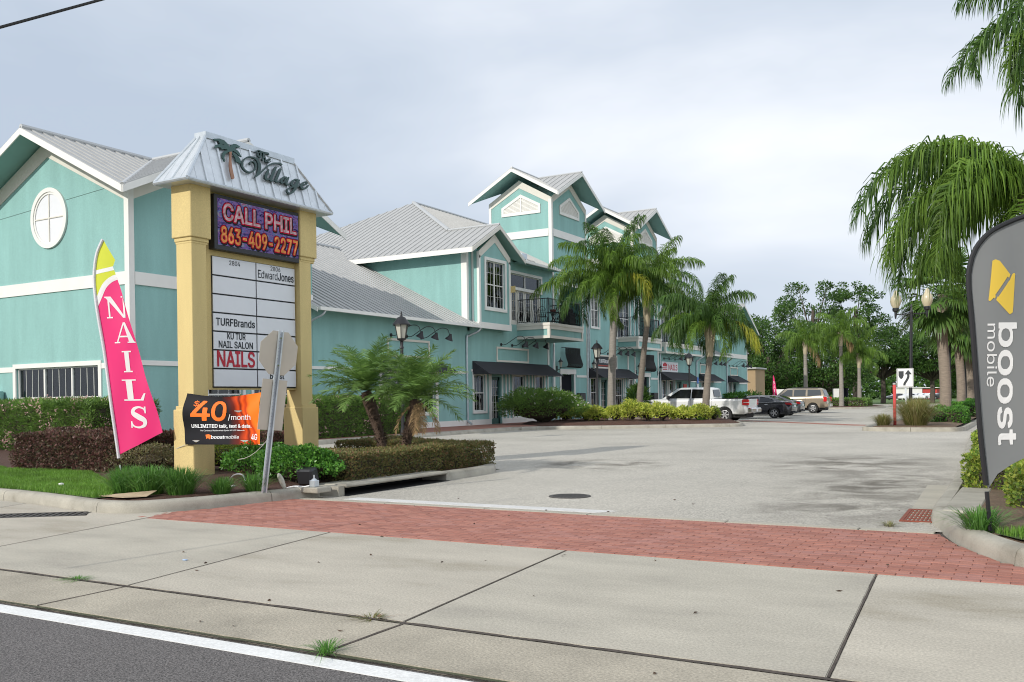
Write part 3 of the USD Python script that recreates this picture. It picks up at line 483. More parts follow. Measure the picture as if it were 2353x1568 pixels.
for i in range(9):
    x = -.22 + i * .055; w = math.sqrt(max(.26 ** 2 - x * x, .01))
    obj(mh, 'bar', MB().box(x - .016, x + .016, -w, w, -.005, .003), 'iron_cover')

# brick walk in front of the shops with its kerb
walk = structure('shop_walk')
WK = Polygon([(-25.06, 17.2), (-21.45, 17.3), (-21.45, 36.6), (-21.2, 37.6), (-20.6, 38.4), (-21, 39), (-23.2, 41.5), (-23.4, 46), (-22.4, 49), (-22.4, 93), (-25.06, 93)])
obj(walk, 'paving', sheet(WK, .15), 'brick_walk')
kw = structure('kerb_shops'); kerb_run(kw, [(-21.25, 17.3), (-21.25, 26), (-21.25, 36.4), (-20.95, 37.6), (-20.2, 38.45), (-18.07, 39.4), (-15.9, 40.85), (-14.2, 42.0), (-12.9, 42.75), (-12.45, 43.5), (-12.7, 44.8), (-13.25, 46.4), (-14.31, 48.6), (-16.5, 49.1), (-22.3, 49.2), (-22.3, 60), (-22.3, 92)], 3.0, 1)
IS1 = Polygon([(-23.3, 41.4), (-21.0, 39.0), (-20.4, 38.62), (-18.15, 39.6), (-16.0, 41.03), (-14.3, 42.2), (-13.05, 42.95), (-12.66, 43.5), (-12.9, 44.8), (-13.45, 46.3), (-14.45, 48.4), (-16.5, 48.9), (-22.4, 49.0), (-23.4, 46)])
ground('planting_island', grid_sheet(IS1, .13, .4, .16, .3, 5), 'mulch')
IS2 = Polygon([(-24.2, 95), (-18.5, 95.4), (-15.2, 98.5), (-14.5, 103), (-16, 111), (-24, 112)])
ground('planting_island_far', grid_sheet(IS2, .14, .8, .1, .4, 6), 'mulch'); ki = structure('kerb_far'); kerb_run(ki, [(-24.2, 94.8), (-18.4, 95.2), (-15.0, 98.4), (-14.3, 103), (-15.8, 111)], 5, 1)
IS3 = Polygon([(-6.0, 38.9), (-5.2, 38.55), (-3.4, 38.6), (-3.0, 39.2), (-3.2, 60), (-3.2, 118), (-6.2, 118), (-6.2, 47), (-6.1, 42)])
ground('planting_median', grid_sheet(IS3, .12, .5, .06, .25, 7), 'soil'); km = structure('kerb_median')
kerb_run(km, [(-6.4, 118), (-6.4, 80), (-6.38, 47), (-6.2, 40), (-5.9, 38.75), (-5.2, 38.38), (-3.5, 38.42), (-2.9, 38.9), (-2.85, 42), (-2.95, 60), (-2.95, 118)], 5, -1)
ground('side_walk_right', sheet(Polygon([(-2.2, 36.1), (12, 36.1), (12, 140), (-1.9, 140), (-2.3, 60)]), .004), 'brick_walk')
# ------------------------------------------------------------------ the shop building
B = thing('shop_building', 'long two storey turquoise shopping building with white trim, grey metal roofs and towers', 'building')
XF = -25.05
def part(name, mb, mat, **k): return obj(B, name, mb, mat, **k)
def wallX(poly, X=XF, t=.22): return part('wall', MB().poly(poly, wx(X, -1), 0, t).fix(), 'turquoise_stucco')     # faces +x
def wallY(poly, Y, t=.22): return part('wall', MB().poly(poly, wy(Y, 1), 0, t).fix(), 'turquoise_stucco')          # faces -y
def R(a, b, c, d): return sbox(min(a, b), c, max(a, b), d)
def trimX(y0, y1, z0, z1, X=XF, p=.03, mat='white_trim', parent=None): return obj(parent or B, 'trim', MB().box(X + .001, X + p, y0, y1, z0, z1), mat)
def trimY(x0, x1, z0, z1, Y, p=.03, mat='white_trim'): return part('trim', MB().box(x0, x1, Y - p, Y - .001, z0, z1), mat)
def roof(parent, poly, p0, grad, mat='roof_metal', sp=.40, th=.05, name='roof', rib=.035, deck='soffit_turquoise'):
    """one roof plane z = z0 + g . (xy - xy0) over a plan polygon: deck mesh + one panel per metal strip"""
    g = np.array(grad, float); x0, y0, z0 = p0; zf = lambda v: z0 + (v[:, 0] - x0) * g[0] + (v[:, 1] - y0) * g[1]
    def on(v): v = np.array(v); return np.c_[v[:, :2], zf(v) + v[:, 2]]
    rf = obj(parent, name, MB().poly(poly, on, -.14, -th), deck)
    e = np.array([-g[1], g[0]]) / np.linalg.norm(g); s = g / np.linalg.norm(g); c = np.array(poly.exterior.coords) if poly.geom_type == 'Polygon' else np.vstack([np.array(q.exterior.coords) for q in poly.geoms])
    a0, a1, b0, b1 = (c @ e).min(), (c @ e).max(), (c @ s).min() - 1, (c @ s).max() + 1
    st = lambda a, w: Polygon([e * a + s * b0, e * (a + w) + s * b0, e * (a + w) + s * b1, e * a + s * b1])
    n = int(math.ceil((a1 - a0) / sp))
    for i in range(n):
        q = poly.intersection(st(a0 + i * sp, sp - .004))
        if q.area < .02: continue
        mb = MB().poly(q, on, -th + .002, 0)
        r = poly.intersection(st(a0 + i * sp, .085))
        if r.area > .002: mb.poly(r, on, 0, rib)
        obj(rf, 'roof_panel', mb, mat)
    return rf
def cap(a, b, w=.09, h=.03, mat='roof_cap', name='ridge_cap'):
    a, b = np.array(a, float), np.array(b, float); return part(name, MB().tube([a + [0, 0, h], b + [0, 0, h]], w, 6), mat)
def board(a, b, h=.22, t=.035, out=(0, -1), name='fascia', mat='white_trim', drop=.02, parent=None):
    """a fascia board from a to b (top edge), h deep, t thick towards out"""
    a, b = np.array(a, float), np.array(b, float); o = np.array([*out, 0.0]) * t
    v = np.array([a - [0, 0, drop], b - [0, 0, drop], b - [0, 0, h], a - [0, 0, h]]); v = np.vstack([v, v + o])
    return obj(parent or B, name, MB().add(v, [(0, 1, 2, 3), (4, 7, 6, 5), (0, 4, 5, 1), (2, 6, 7, 3), (1, 5, 6, 2), (0, 3, 7, 4)]).fix(), mat)
def window(y0, y1, z0, z1, X=XF, rows=3, cols=4, mid=True, trim=.12, blind=None, mat='white_trim', open_wall=True, dy=1, parent=None, kind='X', glass_='window_glass', split=1):
    """window in a wall facing +x (kind X, spans y) or -y (kind Y, spans x)"""
    F = (lambda u0, u1, a, b, d0, d1: (X - d1, X - d0, u0, u1, a, b)) if kind == 'X' else (lambda u0, u1, a, b, d0, d1: (u0, u1, X + d0, X + d1, a, b))
    fr = MB()
    if trim:
        fr.box(*F(y0 - trim, y1 + trim, z1, z1 + trim, -.045, .0)).box(*F(y0 - trim, y1 + trim, z0 - trim, z0, -.05, .0)).box(*F(y0 - trim, y0, z0, z1, -.045, .0)).box(*F(y1, y1 + trim, z0, z1, -.045, .0))
    f = .05
    fr.box(*F(y0, y1, z1 - f, z1, .06, .14)).box(*F(y0, y1, z0, z0 + f, .06, .14)).box(*F(y0, y0 + f, z0 + f, z1 - f, .06, .14)).box(*F(y1 - f, y1, z0 + f, z1 - f, .06, .14))
    w = obj(parent or B, 'window', fr, mat)
    for k in range(split):
        a = y0 + (y1 - y0) * k / split + (f if k == 0 else .035); b = y0 + (y1 - y0) * (k + 1) / split - (f if k == split - 1 else .035)
        if k: obj(w, 'mullion', MB().box(*F(a - .07, a, z0 + f, z1 - f, .055, .145)), mat)
        obj(w, 'pane', MB().box(*F(a, b, z0 + f, z1 - f, .105, .113)), glass_)
        mu = MB()
        for i in range(1, cols): u = a + (b - a) * i / cols; mu.box(*F(u - .007, u + .007, z0 + f, z1 - f, .095, .104))
        for j in range(1, rows): u = z0 + (z1 - z0) * j / rows; mu.box(*F(a, b, u - .007, u + .007, .094, .104))
        if mid: u = (z0 + z1) / 2; mu.box(*F(a, b, u - .025, u + .025, .075, .105))
        if mu.n: obj(w, 'muntins', mu, mat)
    if blind: obj(w, 'blind', MB().box(*F(y0 + .05, y1 - .05, z1 - (z1 - z0) * blind, z1 - .05, .17, .18)), 'blind')
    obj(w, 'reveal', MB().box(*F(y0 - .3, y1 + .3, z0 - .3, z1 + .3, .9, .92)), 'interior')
    return w
def door(y0, y1, z0, z1, mat, X=XF, inset=.10, glazed=True):
    d = part('door', MB().box(X - inset - .05, X - inset, y0, y0 + .13, z0, z1).box(X - inset - .05, X - inset, y1 - .13, y1, z0, z1).box(X - inset - .05, X - inset, y0, y1, z0, z0 + .3).box(X - inset - .05, X - inset, y0, y1, z1 - .16, z1) if glazed else MB().box(X - inset - .05, X - inset, y0, y1, z0, z1), mat)
    if glazed:
        obj(d, 'pane', MB().box(X - inset - .03, X - inset - .02, y0 + .13, y1 - .13, z0 + .3, z1 - .16), 'window_glass')
        mu = MB(); 
        for i in (1, 2): u = y0 + .13 + (y1 - y0 - .26) * i / 3; mu.box(X - inset - .02, X - inset - .005, u - .008, u + .008, z0 + .3, z1 - .16)
        for i in range(1, 5): u = z0 + .3 + (z1 - z0 - .46) * i / 5; mu.box(X - inset - .021, X - inset - .005, y0 + .13, y1 - .13, u - .008, u + .008)
        obj(d, 'muntins', mu, 'white_trim')
    else:
        obj(d, 'panel', MB().bevel(X - inset, X - inset + .015, y0 + .2, y1 - .2, z0 + .3, z1 - .3, .01), mat)
    obj(d, 'handle', MB().tube([(X - inset + .01, y1 - .08, z0 + 1.0), (X - inset + .05, y1 - .08, z0 + 1.0), (X - inset + .05, y1 - .18, z0 + 1.0)], .012), 'chrome')
    return d
def awning(y0, y1, zt, zb, X=XF, pr=1.05):
    s = np.array([(X + .01, y0, zt), (X + .01, y1, zt), (X + pr, y1, zb), (X + pr, y0, zb), (X + .01, y0, zb), (X + .01, y1, zb)])
    a = part('awning', MB().add(np.vstack([s[:4], s[:4] - [0, 0, .012]]), [(0, 1, 2, 3), (7, 6, 5, 4), (0, 4, 5, 1), (2, 6, 7, 3)]).add(s, [(0, 3, 4), (1, 5, 2)]), 'awning_fabric')
    obj(a, 'frame', MB().tube([s[3], s[2]], .014).tube([s[4], s[3]], .012).tube([s[5], s[2]], .012), 'black_metal'); return a
def downpipe(pts, r=.045): return part('downpipe', MB().tube(cat(pts, .08), r, 8), 'galvanized', smooth=50)
def gutter(a, b): return part('rain_gutter', MB().box(a[0], a[0] + .13, a[1], b[1], a[2] - .13, a[2]), 'white_trim')
def rect_minus(y0, y1, z0, z1, holes): return sbox(y0, z0, y1, z1).difference(unary_union([sbox(a, c, b, d) for a, b, c, d in holes])) if holes else sbox(y0, z0, y1, z1)

# --- left wing (square with crossed gables)
CX, CY, PK, PI_ = -29.12, 23.75, 10.62, .50
zw = 8.42
gab = Polygon([(-33.2, 0), (XF, 0), (XF, zw), (CX, zw + 4.07 * PI_), (-33.2, zw)])
holes = [(-31.05, -26.6, .75, 2.74)]
wallY(gab.difference(unary_union([sbox(a, c, b, d) for a, b, c, d in holes])), 19.5)
wallX(Polygon([(19.72, 0), (27.95, 0), (27.95, zw), (CY, zw + 4.2 * PI_), (19.72, zw + .1)]).difference(unary_union([sbox(22.6, .75, 24.2, 2.75), sbox(24.75, .15, 25.75, 2.6), sbox(26.1, .75, 27.3, 2.75)])))
part('wall', MB().box(-33.2, -33.0, 19.75, 27.95, 0, zw).box(-33.0, XF - .22, 27.75, 27.95, 4.8, zw), 'turquoise_stucco')
part('wall', MB().poly(Polygon([(-33.2, 4), (XF - .23, 4), (XF - .23, zw), (CX, zw + 4.05 * PI_), (-33.2, zw)]), wy(27.96, 1), 0, .1).fix(), 'turquoise_stucco')
o = .95; ex, wx_, sy, ny = XF + o, -33.2 - o, 19.5 - o, 27.95 + o
ze = PK - PI_ * (ex - CX)
sq = Polygon([(wx_, sy), (ex, sy), (ex, ny), (wx_, ny)]); 
# four pairs of slopes meeting in valleys: each gable arm is split by the diagonals
A_ = np.array
def arm(pts, g, z0xy): roof(B, Polygon(pts), (*z0xy, PK), g)
hy = (CX - wx_) 
arm([(ex, sy), (CX, sy), (CX, CY)], (-PI_, 0), (CX, CY)); arm([(wx_, sy), (CX, CY), (CX, sy)], (PI_, 0), (CX, CY))
arm([(ex, sy), (CX, CY), (ex, CY)], (0, PI_ * (CX - wx_) / (CY - sy)), (CX, CY)); arm([(ex, ny), (ex, CY), (CX, CY)], (0, -PI_ * (CX - wx_) / (CY - sy)), (CX, CY))
arm([(ex, ny), (CX, CY), (CX, ny)], (-PI_, 0), (CX, CY)); arm([(wx_, ny), (CX, ny), (CX, CY)], (PI_, 0), (CX, CY)); arm([(wx_, sy), (wx_, ny), (CX, CY)], (.5, 0), (CX, CY))
board((ex, sy, ze), (CX, sy, PK), .24, out=(0, -1)); board((CX, sy, PK), (wx_, sy, ze), .24, out=(0, -1))
board((ex, sy, ze), (ex, CY, PK), .24, out=(1, 0)); board((ex, CY, PK), (ex, ny, ze), .24, out=(1, 0))
cap((CX, sy, PK), (CX, ny, PK)); cap((CX, CY, PK), (ex, CY, PK)); cap((ex, sy, ze), (CX, CY, PK), .07, .0, name='valley_flashing')
# white rake boards on the gable walls
for s in (1, -1):
    x1 = CX + s * 4.07
    part('trim', MB().poly(Polygon([(CX, zw + 4.07 * PI_ - .05), (x1, zw - .05), (x1, zw - .55), (CX, zw + 4.07 * PI_ - .62)]), wy(19.5, -1), .002, .03), 'cream_trim')
    y1 = CY + s * 4.2
    part('trim', MB().poly(Polygon([(CY, zw + 4.2 * PI_ - .05), (y1, zw - .05), (y1, zw - .5), (CY, zw + 4.2 * PI_ - .55)]), wx(XF, 1), .002, .03), 'cream_trim')
trimY(-33.2, XF - .02, 5.26, 5.67, 19.5, .04); trimX(19.68, 27.95, 5.26, 5.67, p=.04)
part('trim', MB().box(XF - .17, XF + .045, 19.455, 19.499, .3, 8.3).box(XF + .001, XF + .045, 19.5, 19.66, .3, 8.3), 'white_trim')
trimY(-33.2, -31.2, 2.62, 2.80, 19.5); trimY(-26.45, XF - .18, 2.62, 2.80, 19.5); trimX(19.67, 22.45, 2.70, 2.86); trimX(27.45, 39.3, 2.74, 2.86)
trimX(19.67, 39.6, .15, .42, p=.035); trimY(-33.2, XF, .1, .42, 19.5, .035)
for (a_, b_, c_, d_) in ((-33.1, 7.94, -29.9, 8.16), (-28.2, 8.28, -25.3, 8.48)): part('control_joint', MB().tube([(a_, 19.497, b_), (c_, 19.497, d_)], .008, 4), 'cream_trim_dark')
w = window(-31.05, -26.6, .75, 2.74, 19.5, rows=1, cols=4, mid=False, kind='Y', split=3, trim=.15)
obj(w, 'rail', MB().box(-31.0, -26.65, 19.575, 19.605, 1.70, 1.735), 'white_trim'); obj(w, 'blind', MB().box(-31.0, -30.6, 19.67, 19.68, .8, 2.7), 'blind')
ov = part('oval_window', MB(), 'white_trim') if False else None
an = np.linspace(0, 2 * PI, 49)[:-1]; E = lambda a, b: Polygon(np.c_[-29.06 + a * np.cos(an), 7.77 + b * np.sin(an)])
ow = part('round_window', MB().poly(E(.97, 1.02).difference(E(.83, .88)), wy(19.5, -1), .002, .07).poly(E(.83, .88).difference(E(.76, .81)), wy(19.5, -1), .002, .04), 'white_trim')
obj(ow, 'panel', MB().poly(E(.76, .81), wy(19.5, -1), .001, .012), 'panel_white'); obj(ow, 'cross_bar', MB().box(-29.08, -29.04, 19.46, 19.485, 6.97, 8.57).box(-29.82, -29.081, 19.46, 19.485, 7.75, 7.79).box(-29.039, -28.3, 19.46, 19.485, 7.75, 7.79), 'cream_trim')
window(22.6, 24.2, .75, 2.75, rows=4, cols=3, mid=True); door(24.75, 25.75, .15, 2.6, 'door_green'); trimX(24.62, 24.75, .15, 2.72); trimX(25.75, 25.88, .15, 2.72); window(26.1, 27.3, .75, 2.75, rows=4, cols=3)

# --- left low wing
h1 = [(32.3, 33.9, .85, 2.72), (34.05, 35.05, .15, 2.62), (35.2, 36.4, .85, 2.72)]
wallX(rect_minus(27.96, 39.5, 0, 5.12, h1))
roof(B, Polygon([(-24.45, 27.6), (-24.45, 39.72), (-34, 39.72), (-34, 27.6)]), (-24.45, 30, 5.15), (-.5, 0), sp=.42)
gutter((-24.45, 27.6, 5.15), (-24.45, 39.72)); board((-24.45, 39.72, 5.15), (-34, 39.72, 9.92), .2, out=(0, 1)); cap((-34, 27.6, 9.93), (-34, 40.2, 9.93))
board((-24.44, 27.59, 5.15), (-33, 27.59, 9.43), .2, out=(0, -1))
downpipe([(-24.4, 28.0, 5.05), (-24.5, 27.9, 4.85), (-24.95, 27.75, 4.6), (-24.98, 27.7, 4.2), (-24.98, 27.7, .5)]); downpipe([(-24.4, 39.55, 5.05), (-24.5, 39.45, 4.85), (-24.9, 39.2, 4.62), (-24.98, 39.13, 4.3), (-24.98, 39.13, .7), (-24.95, 39.1, .38), (-24.7, 39.05, .22)], .055)
window(32.3, 33.9, .85, 2.72, rows=1, cols=4, mid=True); door(34.05, 35.05, .15, 2.62, 'door_green'); window(35.2, 36.4, .85, 2.72, rows=1, cols=3, mid=True, blind=.5)
trimX(36.52, 36.64, .42, 2.74); trimX(32.1, 32.18, .42, 2.74)
awning(32.24, 37.0, 3.2, 2.75, pr=1.0)
def sign_frame(y0, y1, z0, z1, X=XF): return part('sign_frame', MB().box(X + .001, X + .05, y0, y1, z1 - .1, z1).box(X + .001, X + .05, y0, y1, z0, z0 + .1).box(X + .001, X + .05, y0, y0 + .1, z0 + .1, z1 - .1).box(X + .001, X + .05, y1 - .1, y1, z0 + .1, z1 - .1), 'cream_trim')
sign_frame(32.7, 35.95, 3.38, 4.22)

# --- first two-storey block
YB = 39.3
wallY(Polygon([(-34, 4.9), (XF, 4.9), (XF, 8.95), (-34, 8.95)]), YB)
part('trim', MB().box(XF - .3, XF + .035, YB - .035, YB - .001, 5.2, 8.9).box(XF + .001, XF + .035, YB, YB + .14, 5.2, 8.9), 'white_trim')
# ground floor shops
hs = [(39.82, 40.95, .85, 2.72), (41.58, 42.55, .15, 2.62), (43.82, 45.15, .45, 2.72), (46.35, 47.45, .45, 2.72)]
wallX(rect_minus(39.5, 48.64, 0, 5.1, hs))
def shopfront(y, doorcol='door_green'):
    d = y - 39.8
    window(39.82 + d, 40.95 + d, .85, 2.72, rows=1, cols=3, mid=True, blind=.25); door(41.58 + d, 42.55 + d, .15, 2.62, doorcol); window(43.82 + d, 45.15 + d, .45, 2.72, rows=1, cols=4, mid=True); window(46.35 + d, 47.45 + d, .45, 2.72, rows=1, cols=3, mid=True)
    for a in (41.3, 41.45, 42.62, 43.0, 43.35, 45.55, 45.95, 47.85): trimX(a + d, a + d + .12, .42, 2.76)
    trimX(39.6 + d, 47.95 + d, 2.86, 2.98, p=.032); awning(39.72 + d, 47.9 + d, 3.4, 2.72, pr=1.05)
    trimX(39.62 + d, 41.5 + d, .15, .42, p=.035); trimX(42.6 + d, 47.95 + d, .15, .42, p=.035)
shopfront(39.8)
sign_frame(42.1, 45.6, 3.42, 4.22); trimX(47.92, 48.12, 3.4, 4.9)
# upper wall with the french doors over the balcony
wallX(rect_minus(39.53, 48.64, 5.1, 9.0, [(43.7, 47.2, 5.5, 8.3)]))
# bay
XB = -24.6
part('wall', MB().poly(Polygon([(39.75, 5.05), (42.9, 5.05), (42.9, 8.9), (41.32, 9.95), (39.75, 8.9)]).difference(sbox(40.42, 6.15, 42.32, 8.55)), wx(XB, -1), 0, .2).box(XF + .02, XB - .2, 39.75, 39.93, 5.05, 9.1).box(XF + .02, XB - .2, 42.72, 42.9, 5.05, 9.1).box(XF + .02, XB - .2, 39.93, 42.72, 5.05, 5.15), 'turquoise_stucco')
for y0, y1 in ((39.75, 39.89), (42.76, 42.9)): trimX(y0, y1, 5.36, 8.7, XB, .03)
trimX(39.72, 42.93, 5.05, 5.36, XB, .045); part('trim', MB().box(XF + .03, XB + .03, 39.72, 39.748, 5.05, 5.36).box(XB - .1, XB + .03, 39.72, 39.748, 5.36, 8.9).box(XF + .03, XF + .13, 39.72, 39.748, 5.36, 8.9), 'white_trim')
for s in (1, -1): part('trim', MB().poly(Polygon([(41.32, 9.98), (41.32 + s * 1.58, 8.93), (41.32 + s * 1.58, 8.55), (41.32, 9.55)]), wx(XB, 1), .002, .03), 'cream_trim')
window(40.42, 42.32, 6.15, 8.55, XB, rows=4, cols=3, mid=True, split=2, trim=.16, blind=.45, mat='white_trim')
window(43.7, 47.2, 7.55, 8.3, rows=1, cols=1, mid=False, split=2, trim=.14)
fd = part('french_doors', MB(), 'cream_trim') if False else part('door_frame', MB().box(XF - .14, XF - .04, 43.7, 43.82, 5.5, 7.55).box(XF - .14, XF - .04, 47.08, 47.2, 5.5, 7.55).box(XF - .14, XF - .04, 44.55, 44.62, 5.5, 7.55).box(XF - .14, XF - .04, 46.2, 46.28, 5.5, 7.55), 'cream_trim')
for a, b in ((43.83, 44.54), (44.63, 45.4), (45.42, 46.19), (46.29, 47.07)):
    d = part('door', MB().box(XF - .12, XF - .07, a, a + .16, 5.5, 7.54).box(XF - .12, XF - .07, b - .16, b, 5.5, 7.54).box(XF - .12, XF - .07, a + .16, b - .16, 5.5, 5.75).box(XF - .12, XF - .07, a + .16, b - .16, 7.34, 7.54), 'cream_trim')
    obj(d, 'pane', MB().box(XF - .10, XF - .09, a + .16, b - .16, 5.75, 7.34), 'window_glass')
    obj(d, 'muntins', MB().box(XF - .088, XF - .07, (a + b) / 2 - .01, (a + b) / 2 + .01, 5.75, 7.34).box(XF - .089, XF - .07, a + .16, b - .16, 6.26, 6.28).box(XF - .089, XF - .07, a + .16, b - .16, 6.8, 6.82), 'cream_trim')
part('partition', MB().box(XF - 1.4, XF - 1.35, 43.2, 48, 5.3, 8.6), 'interior')

# roofs of the block: hip end + long front slope (cut around the towers) + cross gable over the bay
G1, G2 = .5026, .5517; EX, EY, EZ = -24.45, 38.6, 8.95; RX, RZ = -34.0, 13.75; AY = EY + (RZ - EZ) / G2
T1, T2 = (48.65, 53.4), (61.1, 65.8); YE = 76.6; AY2 = YE - (RZ - EZ) / G2
H = (EX - (10.44 - EZ) / G1, 41.3)
roof(B, Polygon([(-43.5, EY), (-24.25, EY), (-24.25, 41.3), H, (RX, AY)]), (EX, EY, EZ), (0, G2), sp=.42)
cut = unary_union([sbox(-29.15, a, -20, b) for a, b in (T1, T2)])
roof(B, Polygon([(EX, 43.95), H, (RX, AY), (RX, AY2), (EX, YE)]).difference(cut), (EX, EY, EZ), (-G1, 0), sp=.42)
roof(B, Polygon([(-24.25, 41.3), (-24.25, 43.98), (EX, 43.98), H]), (EX, 41.3, 10.44), (0, -(10.44 - EZ + .05) / (43.98 - 41.3)), sp=.42)
roof(B, Polygon([(-43.5, YE), (EX, YE), (RX, AY2)]), (EX, YE, EZ), (0, -G2), sp=.6); roof(B, Polygon([(RX, AY), (RX, AY2), (-43.5, YE), (-43.5, EY)]), (RX, AY, RZ), (.5, 0), sp=1.2)
cap((RX, AY, RZ), (RX, AY2, RZ)); cap((RX, AY, RZ), (*H, 10.44), .11); cap((*H, 10.44), (-24.25, 41.3, 10.44), .07)
board((-24.25, EY, EZ), (-43.5, EY, EZ), .26, out=(0, -1)); board((-24.25, EY, EZ), (-24.25, 41.3, 10.44), .24, out=(1, 0), mat='cream_trim'); board((-24.25, 41.3, 10.44), (-24.25, 43.98, EZ), .24, out=(1, 0), mat='cream_trim')
for a, b in ((43.98, T1[0]), (T1[1], T2[0]), (T2[1], YE)): gutter((EX, a, EZ), (EX, b))
part('roof_vent', MB().bevel(-25.2, -24.85, 44.7, 45.3, 9.1, 9.5, .03), 'galvanized')
part('soffit', MB().box(XF, EX, 43.98, T1[0], 8.86, 8.88).box(-36, XF, EY, YB, 8.80, 8.82), 'soffit_turquoise')

# --- towers
def louver(parent, c, kind, pl, w=1.33, z0=12.45, z1=12.98, zt=13.68, s=1):
    f = wx(pl, 1) if kind == 'X' else wy(pl, -1)
    P = Polygon([(c - w, z0), (c + w, z0), (c + w, z1), (c, zt), (c - w, z1)]); I = P.buffer(-.16, join_style=2)
    l = obj(parent, 'louver_vent', MB().poly(P.difference(I), f, .002, .06), 'white_trim')
    obj(l, 'backing', MB().poly(I, f, .001, .006), 'cream_trim'); sl = MB(); a, b, c2, d = I.bounds
    for i in range(int((d - b) / .075)):
        q = I.intersection(sbox(a, b + i * .075, c2, b + i * .075 + .045))
        if q.area > .003: sl.poly(q, f, .006, .03)
    obj(l, 'slats', sl, 'white_trim', kind='stuff'); obj(l, 'mullion', MB().poly(I.intersection(sbox(c - .035, b, c + .035, d)), f, .03, .05), 'white_trim')
def tower(y0, y1, pk=15.1, recess=True):
    xb = -29.3; cy = (y0 + y1) / 2; cx = (xb + XF) / 2; wz = 13.35; pi = .565; ov = .92
    gy = wz + (y1 - y0) / 2 * pi; hx = (XF - xb) / 2; gx = wz + hx * pi
    base = Polygon([(y0, 5.0), (y1, 5.0), (y1, wz), (cy, gy), (y0, wz)])
    wallX(base.difference(sbox(y0 + .95, 5.5, y1 - .75, 8.25)) if recess else base)
    wallY(Polygon([(xb, 8.5), (XF - .22, 8.5), (XF - .22, wz), (cx, gx), (xb, wz)]), y0); part('wall', MB().box(xb + .02, XF - .22, y1 - .2, y1, 8.5, wz).box(xb, xb + .2, y0 + .22, y1 - .2, 8.5, wz).box(XF - 1.8, XF - .22, y0, y0 + .2, 5.0, 8.5).box(XF - 1.8, XF - .22, y1 - .2, y1, 5.0, 8.5).box(XF - 1.9, XF - 1.7, y0, y1, 5.0, 8.5).box(XF - 1.7, XF - .23, y0 + .2, y1 - .2, 5.3, 5.45).box(XF - 1.7, XF - .23, y0 + .2, y1 - .2, 8.3, 8.45), 'turquoise_stucco')
    if recess: part('trim', MB().box(XF + .001, XF + .035, y0 + .8, y0 + .95, 5.5, 8.25).box(XF + .001, XF + .035, y1 - .75, y1 - .6, 5.5, 8.25).box(XF + .001, XF + .035, y0 + .8, y1 - .6, 8.25, 8.45), 'white_trim')
    part('trim', MB().box(XF - .17, XF + .04, y0 - .04, y0 - .001, 8.8, 13.2).box(XF + .001, XF + .04, y0, y0 + .17, 3.3, 13.2).box(XF + .001, XF + .04, y1 - .17, y1, .42, 13.2).box(xb, xb + .16, y0 - .04, y0 - .001, 8.8, 13.2), 'white_trim')
    part('trim', MB().box(XF + .002, XF + .07, y0 + .18, y1 - .18, 11.03, 11.2).box(XF + .002, XF + .05, y0 + .18, y1 - .18, 11.2, 11.47).box(xb, XF - .18, y0 - .07, y0 - .002, 11.03, 11.2).box(xb, XF - .18, y0 - .05, y0 - .002, 11.2, 11.47), 'white_trim')
    for s in (1, -1):
        part('trim', MB().poly(Polygon([(cx, gx - .03), (cx + s * hx, wz - .03), (cx + s * hx, wz - .42), (cx, gx - .48)]), wy(y0, -1), .002, .03), 'cream_trim'); hyy = (y1 - y0) / 2
        part('trim', MB().poly(Polygon([(cy, gy - .03), (cy + s * hyy, wz - .03), (cy + s * hyy, wz - .42), (cy, gy - .48)]), wx(XF, 1), .002, .03), 'cream_trim')
    louver(B, cx + .1, 'Y', y0); louver(B, cy, 'X', XF)
    e0, e1, s0, s1 = xb - ov, XF + ov, y0 - ov, y1 + ov; px = (pk - wz + .25) / (cx - e0) * .9; zl = pk - .565 * (e1 - cx) ; zy = zl
    gX, gY = .565, .565 * (e1 - cx) / (cy - s0)
    T = lambda pts, g: roof(B, Polygon(pts), (cx, cy, pk), g, sp=.45)
    T([(e1, s0), (cx, s0), (cx, cy)], (-gX, 0)); T([(e0, s0), (cx, cy), (cx, s0)], (gX, 0)); T([(e1, s0), (cx, cy), (e1, cy)], (0, gY)); T([(e1, s1), (e1, cy), (cx, cy)], (0, -gY))
    T([(e1, s1), (cx, cy), (cx, s1)], (-gX, 0)); T([(e0, s1), (cx, s1), (cx, cy)], (gX, 0)); T([(e0, s0), (e0, cy), (cx, cy)], (0, gY)); T([(e0, s1), (cx, cy), (e0, cy)], (0, -gY))
    for a, b, o_ in (((e1, s0, zl), (cx, s0, pk), (0, -1)), ((cx, s0, pk), (e0, s0, zl), (0, -1)), ((e1, s0, zl), (e1, cy, pk), (1, 0)), ((e1, cy, pk), (e1, s1, zl), (1, 0))): board(a, b, .22, out=o_)
    cap((cx, s0, pk), (cx, s1, pk), .07); cap((e0, cy, pk), (e1, cy, pk), .07)
tower(*T1); tower(*T2, pk=15.0)
